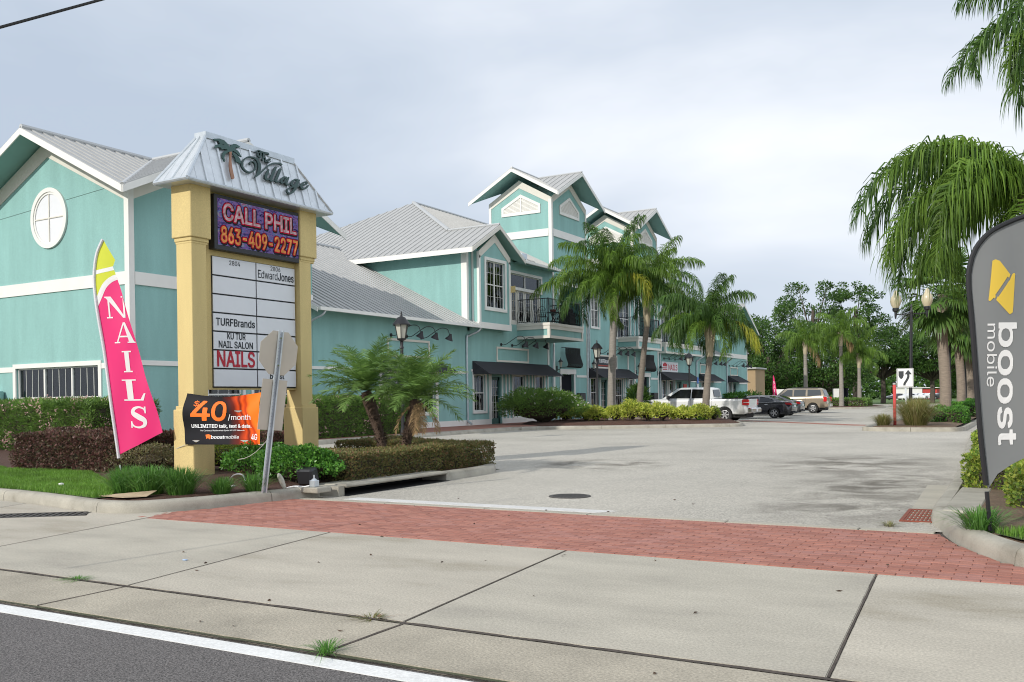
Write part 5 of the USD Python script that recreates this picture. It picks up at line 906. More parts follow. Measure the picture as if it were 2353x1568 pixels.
# grey one
bf = thing('feather_flag', 'tall grey feather flag with yellow emblem and white words boost mobile', 'flag')
f2 = surf((-.46, 9.78), _r, .020, 7, 3.2, 1)
bp = cat(list(D_BOOST_POLE) + [(.50, 3.12), (.62, 3.05)], .06)
BP = Polygon(list(map(tuple, bp[bp[:, 1] > .55])) + [(.68, 2.7), (.66, 1.8), (.60, 1.2), (.58, .95), (.46, .88)] + [tuple(p) for p in D_BOOST_BOT[::-1]]).buffer(0)
obj(bf, 'fabric', cloth_mesh(BP, f2, 0, .06), 'grey_mesh_cloth', smooth=True)
LGO = Polygon(D_BOOST_LOGO).buffer(-.012).buffer(.012).difference(Polygon(D_BOOST_SLOT))
LGO = LGO.difference(LineString([(.05, 2.27), (.085, 2.36)]).buffer(.008)).difference(LineString([(.21, 2.5), (.245, 2.57)]).buffer(.008)); mb = MB()
for q in (LGO.geoms if hasattr(LGO, 'geoms') else [LGO]): mb.add(*cloth_mesh(q, f2, .006, .05).get())
obj(bf, 'emblem', mb, 'logo_yellow')
def flagtext(t, z0, z1, u0, u1, bold):
    m = meshkit.text_mesh(t, 1.0, .002, bold); v = np.array(m.vertices); x = v[:, 0]; ok = np.abs(v[:, 2]) < 1e-6
    s = (z0 - z1) / (x.max() - x.min()); asc = v[:, 1].max(); w = np.c_[u0 + v[:, 1] * (u1 - u0) / asc, z0 - (x - x.min()) * s, .005 + v[:, 2]]
    v3, t3 = trimesh.remesh.subdivide_to_size(w, m.faces, .12); return MB().add(f2(v3), t3)
obj(bf, 'lettering', flagtext('boost', 2.10, .95, .105, .275, True), 'white_cloth'); obj(bf, 'lettering', flagtext('mobile', 2.09, 1.50, -.005, .09, False), 'white_cloth')
pw = f2(np.c_[bp, np.zeros(len(bp))]); hi = bp[:, 1] > .56
obj(bf, 'sleeve', MB().tube(pw[hi] + [0, -.01, 0], .024, 8), 'black_sleeve'); obj(bf, 'pole', MB().tube(pw[~hi], .019, 8), 'black_metal')

# ------------------------------------------------------------------ stop sign seen from behind, banner, ropes
ss = thing('road_sign', 'bent galvanized sign post with octagonal sign and plate seen from behind', 'sign', (-9.9, 9.94, 0))
pdir = np.array([.215, .115, 1.98]); pb = np.array([0, 0, .05]); L3 = np.linalg.norm(pdir)
axu = pdir / L3; ax = _r * .67 + _f * .74; ax -= axu * (ax @ axu); ax /= np.linalg.norm(ax); az = np.cross(ax, axu)   # ax across, az towards camera side
FS = lambda v: pb + v[:, :1] * ax + v[:, 1:2] * axu + v[:, 2:] * az
PH = 2.46
post = MB().poly(unary_union([sbox(-.028, -.03, .028, -.024), sbox(-.028, -.03, -.022, .012), sbox(.022, -.03, .028, .012), sbox(-.045, .006, -.022, .012), sbox(.022, .006, .045, .012)]), lambda v: FS(np.c_[v[:, 0], v[:, 2], v[:, 1]]), 0, PH).fix()
obj(ss, 'post', post, 'galvanized'); ho = MB()
for i in range(48): ho.poly(Point(0, .05 + i * .05).buffer(.006, 3), FS, -.0235, -.0225)
obj(ss, 'post_holes', ho, 'void', kind='stuff')
oc = np.array([(math.cos(PI / 8 + k * PI / 4), math.sin(PI / 8 + k * PI / 4)) for k in range(8)]) * .345
obj(ss, 'octagon_plate', MB().poly(Polygon(oc + [.02, 2.13]), FS, -.040, -.036), 'sign_back'); obj(ss, 'lower_plate', MB().poly(Polygon(np.array([(-.2, 1.0), (.22, 1.0), (.22, 1.74), (-.2, 1.74)])), FS, -.040, -.036), 'sign_back')
obj(ss, 'bolt', MB().poly(Point(0, 2.35).buffer(.013), FS, .012, .02).poly(Point(0, 1.95).buffer(.013), FS, .012, .02), 'chrome')

MAT['banner_print'] = usdkit.material(stage, '/World/Looks/banner_print', {
    'tc': ('texture_coordinate', {}), 's': ('separate_xyz', {}), 'a': ('math', {'math_type': 'multiply', 'value2': .16}), 'b': ('math', {'math_type': 'add'}),
    'w': ('noise_texture', {'scale': 2.4, 'detail': 1.0}), 'wm': ('math', {'math_type': 'multiply_add', 'value2': .22, 'value3': -.11}), 'c': ('math', {'math_type': 'add'}),
    'r': ('rgb_ramp', {'ramp': [(.0, (.010, .010, .012)), (.64, (.012, .010, .012)), (.76, (.12, .012, .005)), (.83, (.62, .06, .006)), (.865, (.16, .012, .004)), (.90, (.80, .10, .01)), (.94, (.5, .04, .006)), (.97, (.9, .16, .015)), (1.0, (.95, .20, .02))]}),
    'p': ('principled_bsdf', {'roughness': .45, 'specular_ior_level': .18})},
    [('tc.UV', 's.vector'), ('s.y', 'a.value1'), ('tc.UV', 'w.vector'), ('w.fac', 'wm.value1'), ('a.value', 'b.value1'), ('s.x', 'b.value2'), ('b.value', 'c.value1'), ('wm.value', 'c.value2'), ('c.value', 'r.fac'), ('r.color', 'p.base_color')], surface='p.BSDF')
pm('banner_orange', (.93, .17, .01), .3, .03); pm('banner_white', (.82, .82, .82), .3, .03)
bn = thing('banner', 'black and orange vinyl banner with big 40 tied between pylon and sign post', 'banner')
TL, TR, BR, BL = [np.array(D_BANNER[i]) for i in range(4)]; nb = np.cross(TR - BL, TL - BL); nb /= np.linalg.norm(nb); nb *= np.sign(nb @ (np.array([0, 0, 1.45]) - TL))
HOLES = [(.70, .67), (.17, .09), (.80, .09)]
def fb(v):
    u, w = v[:, 0], v[:, 1]; p = (BL + (BR - BL) * u[:, None]) * (1 - w[:, None]) + (TL + (TR - TL) * u[:, None]) * w[:, None]
    sag = -.07 * np.sin(PI * np.clip(u, 0, 1)) * np.clip((w - .45) / .55, 0, 1) ** 2; bul = .03 * np.sin(5 * u + 3 * w) + .018 * np.sin(16 * (u - w * .7)) * np.clip(1.4 * (u - .35), 0, 1) * np.clip(w, 0, 1) + .02 * np.sin(9 * w + 2) * (1 - u)
    ins = .03 * np.sin(PI * w) * np.where(u < .5, 1 - 2 * u, 0)
    return p + np.c_[np.zeros((len(u), 2)), sag] + nb * (bul + v[:, 2])[:, None] - (TR - TL) * ins[:, None]
BPn = sbox(0, 0, 1, 1).difference(unary_union([Polygon([(x - .06, y), (x + .06, y), (x, y - .055)]) for x, y in HOLES]))
v, t = trimesh.creation.triangulate_polygon(BPn.segmentize(.04), engine='earcut'); v, t = trimesh.remesh.subdivide_to_size(np.c_[v, 0 * v[:, 0]], t, .05)
obj(bn, 'vinyl', MB().add(fb(v), t), 'banner_print', uv=v[:, :2])
def btext(t, u0, u1, w, h, bold=False):
    m = meshkit.text_mesh(t, h, .001, bold); x = np.array(m.vertices); x[:, 0] = u0 + (x[:, 0] - x[:, 0].min()) * (u1 - u0) / np.ptp(x[:, 0]); x[:, 1] += w; x[:, 2] = .004 + x[:, 2]
    v3, t3 = trimesh.remesh.subdivide_to_size(x, m.faces, .06); return MB().add(fb(v3), t3)
for t, u0, u1, w, h, bo, m in (('$', .125, .19, .76, .105, False, 'banner_orange'), ('4', .105, .345, .47, .40, True, 'banner_orange'), ('0', .355, .545, .47, .40, True, 'banner_orange'), ('/month', .565, .875, .475, .105, False, 'banner_white'), ('UNLIMITED', .11, .44, .325, .07, True, 'banner_white'), ('talk, text & data.', .455, .88, .325, .065, True, 'banner_white'), ('No Contract. Nationwide Sprint 4G LTE Network.', .23, .795, .26, .026, False, 'banner_white'), ('boost', .375, .54, .115, .062, True, 'banner_white'), ('mobile', .545, .725, .115, .062, False, 'banner_white'), ('4G', .885, .965, .09, .11, True, 'banner_white')):
    obj(bn, 'lettering', btext(t, u0, u1, w, h, bo), m)
lgq = Polygon([(.30, .19), (.315, .11), (.335, .13), (.365, .10), (.37, .18), (.34, .2)]); v, t = trimesh.creation.triangulate_polygon(lgq, engine='earcut'); obj(bn, 'emblem', MB().add(fb(np.c_[v, np.full(len(v), .005)]), t), 'banner_orange')
for x, y in HOLES:
    v = np.array([(x - .058, y, .004), (x + .058, y, .004), (x + .045, y + .035, .03), (x - .045, y + .035, .03)]); obj(bn, 'wind_flap', MB().add(fb(v - [0, .04, .02]), [(0, 1, 2, 3)]), 'banner_white')
def rope(a, b, sag, label): 
    a, b = np.array(a), np.array(b); t = np.linspace(0, 1, 9)[:, None]; p = a + (b - a) * t; p[:, 2] -= sag * 4 * (t * (1 - t))[:, 0]; return solo('rope', MB().tube(p, .006, 5), 'rope', label, 'rope')
R0, R1 = np.array(D_ROPE[0]), np.array(D_ROPE[1]); rope(TR, R0, .02, 'upper white rope from banner corner to sign post'); rope(BR, R1, .05, 'lower white rope from banner bottom corner to sign post'); rope(R1, (-13.0, 12.05, .55), .22, 'slack white rope from sign post to the pylon pillar base'); rope((-13.69, 11.56, .62), BL, .0, 'short cord tying banner bottom corner round the left pillar')

# ------------------------------------------------------------------ keep right sign, red post
ks = thing('keep_right_sign', 'white sign with black arrow beside median shield on a steel post', 'sign', (-4.93, 41.0, 0))
obj(ks, 'post', MB().box(-.03, .03, .01, .05, 0, 2.4), 'galvanized'); rr = sbox(-.33, 1.69, .31, 2.48).buffer(-.04).buffer(.04); obj(ks, 'plate', MB().poly(rr, wy(0, -1), 0, .006), 'sign_white')
obj(ks, 'border', MB().poly(rr.buffer(-.012).difference(rr.buffer(-.03)), wy(0, -1), .006, .009), 'ink'); obj(ks, 'median_symbol', MB().poly(Polygon([(-.26, 2.36), (-.06, 2.36), (-.06, 2.18), (-.10, 2.08), (-.16, 2.03), (-.22, 2.08), (-.26, 2.18)]), wy(0, -1), .006, .009), 'ink')
ar = strokes([(-.04, 1.77, .09), (-.03, 1.85, .09), (.06, 2.0, .09), (.11, 2.12, .09), (.11, 2.22, .09)]); obj(ks, 'arrow', MB().poly(unary_union([ar.intersection(sbox(-.3, 1.77, .3, 2.3)), Polygon([(-.03, 2.22), (.25, 2.22), (.11, 2.41)])]), wy(0, -1), .006, .009), 'ink')
rp = thing('marker_post', 'red square marker post with dark cap beside tall grass', 'post', (-5.25, 40.2, 0)); obj(rp, 'shaft', MB().bevel(-.055, .055, -.055, .055, 0, 1.8, .008), 'red_post'); obj(rp, 'cap', MB().bevel(-.06, .06, -.06, .06, 1.8, 1.92, .01), 'black_metal'); obj(rp, 'reflector', MB().box(-.05, .05, -.062, -.06, 1.82, 1.85), 'sign_white')

# overhead cable
cbl = np.array([(-10.5, 4.2, 4.35), (-8.73, 5.37, 5.12), (-8.75 + .0, 6.51, 5.81)]); d_ = (cbl[2] - cbl[1]); p = [cbl[1] - d_ * 4, cbl[1], cbl[2], cbl[2] + d_ * 5]
solo('overhead_cable', MB().tube(p, .016, 6), 'black_rubber', 'thick black overhead cable across the top left sky', 'cable')
# ------------------------------------------------------------------ vegetation
def norm(v): return v / (np.linalg.norm(v, axis=-1, keepdims=True) + 1e-9)
def leaves(p, out, l, w, g, mat=None, spread=.9, fold=.25):
    """kite leaves at p pointing roughly along out"""
    n = len(p); d = norm(out + g.normal(0, spread, (n, 3))); s = norm(np.cross(d, g.normal(0, 1, (n, 3)))); u = np.cross(d, s)
    L = (l * g.uniform(.7, 1.3, n))[:, None]; W = (w * g.uniform(.7, 1.2, n))[:, None]
    v = np.stack([p, p + d * L * .5 + s * W * .5 + u * L * .08, p + d * L - u * L * fold * .4, p + d * L * .5 - s * W * .5 + u * L * .08], 1).reshape(-1, 3)
    b = np.arange(n)[:, None] * 4; return MB().add(v, np.vstack([b + [0, 1, 2], b + [0, 2, 3]]))
def boxpts(b, n, g, bulge=.12, seed=0, inner=.18):
    """points in the outer layer of a clipped hedge box"""
    x0, x1, y0, y1, z0, z1 = b; a = np.array([x1 - x0, y1 - y0, z1 - z0]); ar = np.array([a[1] * a[2], a[1] * a[2], a[0] * a[2], a[0] * a[2], a[0] * a[1] * 1.2]); k = g.choice(5, n, p=ar / ar.sum())
    p = g.uniform(0, 1, (n, 3)); o = np.zeros((n, 3)); dep = np.abs(g.normal(0, inner * min(a) * .6, n))
    for i, (ax, sg) in enumerate(((0, -1), (0, 1), (1, -1), (1, 1), (2, 1))):
        m = k == i; p[m, ax] = 1.0 if sg > 0 else 0.0; o[m, ax] = sg
    q = np.array([x0, y0, z0]) + p * a
    c = np.array([(x0 + x1) / 2, (y0 + y1) / 2, z0 + a[2] * .3]); nz = meshkit.fbm(q * 2.4, 3, seed) - .5
    rel = (q - c) / (a * .5); corner = np.clip(np.sort(np.abs(rel), 1)[:, 1] - .75, 0, 1)
    q = q - norm(q - c) * (corner * .35 * min(a) * .5)[:, None] + o * (nz * bulge * 2)[:, None] - o * dep[:, None]; return q, o + [0, 0, .35]
def hedge(boxes, name, label, cat_, dens, l, w, mat, seed, core='twig', group=None, spread=.9, bulge=.1, flowers=None, extra=None):
    g = np.random.default_rng(seed); t = thing(name, label, cat_, group=group); f = MB(); c = MB(); fl = MB()
    for i, b in enumerate(boxes):
        a = (b[1] - b[0]) * (b[3] - b[2]) + 2 * (b[5] - b[4]) * (b[1] - b[0] + b[3] - b[2]); q, o = boxpts(b, int(dens * a), g, bulge, seed + i); q[:, 2] = np.maximum(q[:, 2], b[4] + .01); f.add(*leaves(q, o, l, w, g, spread=spread).get())
        k = min(.16, .25 * min(b[1] - b[0], b[3] - b[2])); c.bevel(b[0] + k, b[1] - k, b[2] + k, b[3] - k, b[4] - .1, b[5] - k, min(.08, k))
        if flowers:
            q, o = boxpts(b, int(flowers[0] * a), g, bulge * 1.3, seed + i, .04); m = meshkit.noise(q * 2.1, seed + 5) > .58; q, o = q[m], o[m]
            if len(q): fl.add(*leaves(np.repeat(q, 5, 0) + g.normal(0, .035, (len(q) * 5, 3)), np.repeat(o, 5, 0), flowers[1], flowers[1] * .8, g).get())
    obj(t, 'foliage', f, mat); obj(t, 'branches', c, core)
    if fl.n: obj(t, 'flowers', fl, flowers[2])
    return t
def bush(c, r, h, name, label, cat_, n, l, w, mat, seed, group=None, flowers=None, spread=.8, stems=True, lump=.35, core=.62):
    g = np.random.default_rng(seed); t = thing(name, label, cat_, (c[0], c[1], c[2]), group=group)
    d = norm(g.normal(0, 1, (n, 3))); d[:, 2] = np.abs(d[:, 2]) * 1.0 - .35 * (g.uniform(size=n) < .35); rr = 1 - np.abs(g.normal(0, .13, n)); lm = 1 + lump * (meshkit.fbm(d * 2.2 + seed, 3, seed) - .5) * 2
    q = d * (rr * lm)[:, None] * [r[0], r[1], h * .55] + [0, 0, h * .45]; q[:, 2] = np.maximum(q[:, 2], .02); q[:, :2] *= (.55 + .45 * np.clip(q[:, 2:3] / (.4 * h), 0, 1))
    obj(t, 'foliage', leaves(q, d + [0, 0, .3], l, w, g, spread=spread), mat)
    s = MB(); k = trimesh.creation.icosphere(2); v = k.vertices; kl = 1 + lump * (meshkit.fbm(v * 2.2 + seed, 3, seed) - .5) * 2; vv = v * kl[:, None] * [r[0] * core, r[1] * core, h * .55 * core] + [0, 0, h * .42]; vv[:, 2] = np.maximum(vv[:, 2], 0); vv[:, :2] *= (.5 + .5 * np.clip(vv[:, 2:3] / (.4 * h), 0, 1)); s.add(vv, k.faces)
    for i in range(5): a = i * 1.3; s.tube([(0.05 * math.cos(a), .05 * math.sin(a), -.05), (r[0] * .4 * math.cos(a), r[1] * .4 * math.sin(a), h * .5)], .012, 5)
    obj(t, 'branches', s, 'twig')
    if flowers:
        k = int(flowers[0]); d = norm(g.normal(0, 1, (k, 3))); d[:, 2] = np.abs(d[:, 2]); lm = 1 + lump * (meshkit.fbm(d * 2.2 + seed, 3, seed) - .5) * 2; q = d * lm[:, None] * [r[0], r[1], h * .57] * 1.0 + [0, 0, h * .46]
        obj(t, 'flowers', leaves(np.repeat(q, 6, 0) + g.normal(0, .03, (k * 6, 3)), np.repeat(d, 6, 0), flowers[1], flowers[1] * .8, g), flowers[2])
    return t
def tuft(c, r, h, n, name, label, mat, seed, w=.008, lean=.6, cat_='grass clump', group=None):
    g = np.random.default_rng(seed); a = g.uniform(0, 2 * PI, n); q = np.sqrt(g.uniform(0, 1, n)) * r * .5; d = np.c_[np.cos(a), np.sin(a), np.zeros(n)]
    p = np.c_[q * np.cos(a), q * np.sin(a), np.zeros(n)]; s = np.c_[-np.sin(a), np.cos(a), np.zeros(n)]; H_ = (h * g.uniform(.6, 1.15, n))[:, None]; k = np.abs(g.normal(0, lean, n))[:, None]; up = np.array([0, 0, 1.0])
    P = [p, p + up * H_ * .5 + d * r * k * .35, p + up * H_ * (.86 - .06 * k) + d * r * k * .8, p + up * H_ * np.maximum(1 - .3 * k, .3) + d * r * k * 1.35]; W = [w, w, w * .8]
    v = np.stack([P[0] - s * w / 2, P[0] + s * w / 2, P[1] - s * w / 2, P[1] + s * w / 2, P[2] - s * w * .35, P[2] + s * w * .35, P[3]], 1).reshape(-1, 3); b = np.arange(n)[:, None] * 7
    t = thing(name, label, cat_, c, group=group); obj(t, 'blades', MB().add(v, np.vstack([b + x for x in ([0, 1, 3], [0, 3, 2], [2, 3, 5], [2, 5, 4], [4, 5, 6])])), mat); return t

# feather palm fronds
def frond(az, e0, L, droop, g, nl=70, ll=.75, lw=.028, hang=.8, twist=0, plum=.5, petiole=.12, segs=4, rach=.018, rise=.35, knee=False):
    m = 16; s = np.linspace(0, 1, m); el = e0 - droop * s ** 1.35; h = np.array([math.cos(az), math.sin(az), 0]); sd = np.array([-math.sin(az), math.cos(az), 0])
    dirs = np.cos(el)[:, None] * h + np.sin(el)[:, None] * np.array([0, 0, 1.0]) + sd * (twist * s[:, None] ** 2); dirs = norm(dirs)
    pts = np.vstack([[0, 0, 0], np.cumsum((dirs[1:] + dirs[:-1]) / 2 * L / (m - 1), axis=0)])
    R = MB().tube(pts, rach * (1 - .85 * s), 5, cap=False)
    t = np.linspace(petiole, .995, nl) + g.uniform(-.004, .004, nl); t = np.clip(t, 0, 1); P = np.stack([np.interp(t, s, pts[:, i]) for i in range(3)], 1); T = norm(np.stack([np.interp(t, s, dirs[:, i]) for i in range(3)], 1))
    ps, ds, ls = [], [], []
    for sg in (-1, 1):
        side = norm(np.cross(T, np.cross(np.tile(sd * sg, (nl, 1)), T))) ; nn = np.cross(side, T) * (-sg if True else 1); nn = np.where(nn[:, 2:] < 0, -nn, nn)
        d = side * (1 - .25 * t[:, None]) + T * (.35 + .55 * t[:, None]) + nn * (rise + plum * g.normal(0, .75, nl))[:, None]
        ps.append(P); ds.append(norm(d)); ls.append(ll * (np.sin(PI * np.clip((t - petiole + .06) / (1.12 - petiole), 0.02, 1)) ** .55) * g.uniform(.8, 1.1, nl))
    p, d, l = np.vstack(ps), np.vstack(ds), np.hstack(ls)[:, None]; n = len(p); dn = np.array([0, 0, -1.0]); wv = norm(np.cross(d, np.cross(np.vstack([T, T]), d) + 1e-6)); rows = [p]; q = p; dd = d
    for k in range(segs):
        dd = norm(dd + dn * hang * ((.10, .55, .60, .55, .5)[k] if knee else (k + .6) / segs) * g.uniform(.6, 1.4, (n, 1))); q = q + dd * l / segs; rows.append(q)
    wid = lw * np.array([.7] + [1, .8, .55, .3][:segs - 1] + [0]); V = []; tw = norm(np.cross(dd, [0, 0, 1.0]) + 1e-3); tw = norm(np.vstack([T, T]) + .3 * g.normal(0, 1, (n, 3)))
    for k in range(segs): V += [rows[k] - tw * wid[k] / 2, rows[k] + tw * wid[k] / 2]
    V.append(rows[-1]); nv = 2 * segs + 1; v = np.stack(V, 1).reshape(-1, 3); b = np.arange(n)[:, None] * nv; F_ = []
    for k in range(segs - 1): F_ += [b + [2 * k, 2 * k + 1, 2 * k + 3], b + [2 * k, 2 * k + 3, 2 * k + 2]]
    F_.append(b + [2 * segs - 2, 2 * segs - 1, 2 * segs]); R.add(v, np.vstack(F_)); return R
def queen_palm(base, top, label, seed, nf=22, L=3.3, r=(.20, .15), bark='bark_palm', group=None, mats=('queen_leaf',), ll=.95, nl=130, lw=.036, az0=0, e_hi=1.42, e_lo=.0, droop=(1.5, 2.3), special=(), cs_=1.45, hang=2.3, plum=.85):
    g = np.random.default_rng(seed); base, top = np.array(base, float), np.array(top, float); t = thing('queen_palm', label, 'palm tree', base, group=group); rel = top - base; H_ = rel[2]
    tt = np.linspace(0, 1, 26); bend = np.c_[rel[0] * tt ** 1.4, rel[1] * tt ** 1.4, H_ * tt - .05]; rad = np.interp(tt, [0, .06, .2, .85, 1], [r[0] * 1.25, r[0] * 1.02, r[0] * .95, r[1] * .95, r[1]]) * (1 + .025 * np.sin(tt * H_ * 2 * PI / .16)); tm = MB().tube(bend, rad, 12)
    obj(t, 'trunk', tm, bark, smooth=50)
    q_ = cs_ / 1.05
    cs = MB().tube([rel + [0, 0, -.1], rel + [0, 0, .3 * q_], rel + [0, 0, .7 * q_], rel + [0, 0, 1.05 * q_]], [r[1] * 1.02, r[1] * 1.35, r[1] * 1.05, r[1] * .5], 10)
    for k in range(10): a = k * 2.4; cs.tube([rel + [.1 * math.cos(a), .1 * math.sin(a), (.05 + .05 * k) * q_], rel + [.24 * math.cos(a), .24 * math.sin(a), (.45 + .05 * k) * q_], rel + [.36 * math.cos(a), .36 * math.sin(a), (.85 + .03 * k) * q_]], [.07, .05, .02], 5)
    obj(t, 'crownshaft', cs, 'crownshaft', smooth=40); c = rel + [0, 0, cs_ * .72]
    for k in range(nf):
        q = (k + .5) / nf; az = az0 + k * 2.39996 + g.normal(0, .12); e0 = e_hi + (e_lo - e_hi) * q + g.normal(0, .08); F_ = frond(az, e0, L * g.uniform(.85, 1.1) * (.8 + .2 * math.sin(PI * min(1, q + .3))), g.uniform(*droop) * (.42 + .75 * min(1, q * 2.6)), g, nl, ll, lw, hang, g.normal(0, .15), plum, rise=.5, knee=True, rach=.022)
        F_.move(lambda v: v + c); obj(t, 'frond', F_, mats[int(g.integers(len(mats)))])
    for az, e0, LL, dr, m in special: obj(t, 'frond', frond(az, e0, LL, dr, g, nl, ll, lw, hang, 0, plum, rise=.5, knee=True, rach=.022).move(lambda v: v + c), m)
    return t
lab = lambda s: s
# three palms on the planting island by the pickup
queen_palm((-20.0, 45.5, .2), (-19.8, 45.5, 5.6), 'queen palm with pale smooth trunk, leftmost on the yellow shrub island', 21, 26, 4.2, (.24, .19), cs_=2.3, e_lo=.25, mats=('queen_leaf', 'queen_leaf', 'queen_leaf_dark'), az0=.3, special=[(-.35, .75, 3.6, 2.7, 'queen_leaf_yellow'), (3.6, .50, 4.7, 1.35, 'queen_leaf'), (3.15, .75, 4.6, 1.6, 'queen_leaf'), (-1.2, 1.2, 4.0, 2.2, 'queen_leaf'), (.5, 1.45, 4.3, .7, 'queen_leaf_dark'), (2.5, 1.42, 4.3, .85, 'queen_leaf'), (4.5, 1.36, 4.1, 1.0, 'queen_leaf_dark'), (5.6, 1.25, 4.0, 1.3, 'queen_leaf'), (4.1, .95, 4.4, 1.6, 'queen_leaf')])
queen_palm((-18.85, 46.5, .2), (-18.35, 46.6, 5.3), 'slightly leaning queen palm between two others in front of the pickup hood', 22, 24, 3.9, (.19, .15), cs_=2.4, e_lo=.2, bark='bark_palm_dark', mats=('queen_leaf', 'queen_leaf', 'queen_leaf_dark'), az0=1.1)
queen_palm((-14.7, 45.0, .18), (-14.45, 45.1, 3.5), 'short queen palm in front of the pickup bed', 23, 26, 3.4, (.21, .15), cs_=2.0, e_lo=.1, bark='bark_palm_dark', mats=('queen_leaf', 'queen_leaf_dark', 'queen_leaf_dark'), az0=.6, special=[(.0, .3, 3.2, 1.9, 'queen_leaf_yellow'), (3.4, .5, 3.2, 1.6, 'queen_leaf_dark')])
# the big one at the right edge, its trunk outside the frame
queen_palm((.12, 14.3, .1), (-.02, 14.3, 3.45), 'big queen palm at the right edge arching over the grey flag', 24, 22, 2.7, (.2, .17), e_hi=1.0, e_lo=-.3, mats=('queen_leaf', 'queen_leaf_dark', 'queen_leaf'), ll=.72, nl=115, lw=.026, az0=.5, cs_=1.0, special=[(3.5, .75, 2.9, 2.1, 'queen_leaf_dark'), (3.75, .35, 2.8, 1.9, 'queen_leaf'), (3.2, .6, 2.7, 2.0, 'queen_leaf_dark'), (4.05, .6, 2.4, 2.3, 'queen_leaf'), (3.6, -.05, 2.2, 1.4, 'queen_leaf'), (3.0, .2, 2.6, 1.9, 'queen_leaf_dark'), (2.7, .6, 2.6, 2.1, 'queen_leaf')], hang=2.2)
queen_palm((.95, 15.6, .1), (.72, 15.6, 5.8), 'taller queen palm with drooping fronds in the top right corner', 25, 24, 2.5, (.2, .17), e_lo=-.6, mats=('queen_leaf_dark',), ll=.65, nl=100, lw=.026, az0=.1, cs_=1.0, special=[(3.5, .75, 2.3, 2.5, 'queen_leaf_dark'), (3.8, .5, 2.0, 2.4, 'queen_leaf')], hang=2.2)
# far ones behind the gold suv
queen_palm((-21.3, 98, .1), (-21.3, 98, 5.7), 'far queen palm left of the tall pale palm, behind the gold suv', 26, 15, 3.6, (.24, .19), ll=1.1, nl=64, lw=.06, special=[(-.2, -.6, 2.8, 1.0, 'dead_frond')])
queen_palm((-17.8, 98, .1), (-17.8, 98, 6.4), 'far tall queen palm with pale trunk right of the gold suv', 27, 16, 3.9, (.24, .18), ll=1.1, nl=64, lw=.06, special=[(.3, -.5, 1.8, 1.2, 'dead_frond')])
queen_palm((-16.4, 100, .1), (-16.4, 100, 4.2), 'far short queen palm just right of the tall pale one', 28, 14, 3.6, (.22, .17), ll=1.1, nl=64, lw=.06)
# pygmy date palms on the sign island
def pygmy(base, mid, top, label, seed, dead):
    g = np.random.default_rng(seed); t = thing('pygmy_date_palm', label, 'palm tree', base); b, m_, c = (np.array(x, float) - base for x in (base, mid, top)); p = cat([b - [0, 0, .1], m_, c], .05); s = np.linspace(0, 1, len(p)); obj(t, 'trunk', MB().tube(p, np.interp(s, [0, .6, .9, 1], [.075, .10, .13, .10]), 10), 'bark_dark')
    st = MB(); q = p[(g.uniform(.02, .98, 420) * (len(p) - 1)).astype(int)]; a = g.uniform(0, 2 * PI, 420); d = np.c_[np.cos(a), np.sin(a), np.full(420, .8)]; st.add(*leaves(q + d * [.075, .075, 0], d, .07, .035, g, spread=.25).get()); obj(t, 'leaf_scars', st, 'bark_dark', kind='stuff')
    for k in range(46):
        qq = (k + .5) / 46; az = k * 2.39996 + g.normal(0, .15); e0 = 1.4 - 1.3 * qq + g.normal(0, .1); obj(t, 'frond', frond(az, e0, g.uniform(.95, 1.25), g.uniform(.7, 1.15), g, 44, .26, .021, .3, 0, .3, .16, 2, .010, .15).move(lambda v: v + c + [0, 0, .04]), 'pygmy_leaf')
    if dead:
        for k in range(7): az = -.3 + g.normal(0, .7); obj(t, 'dead_frond', frond(az, -.6, .75, .9, g, 26, .2, .022, .8, 0, .3, .2, 2, .012).move(lambda v: v + c), 'dead_frond')
    return t
pygmy((-11.12, 14.45, .12), (-11.22, 14.4, .75), (-11.55, 14.4, 1.62), 'left pygmy date palm leaning left above the brown hedge', 31, False); pygmy((-10.66, 14.45, .12), (-10.58, 14.4, .7), (-10.32, 14.4, 1.45), 'right pygmy date palm with hanging dead fronds above the brown hedge', 32, True)
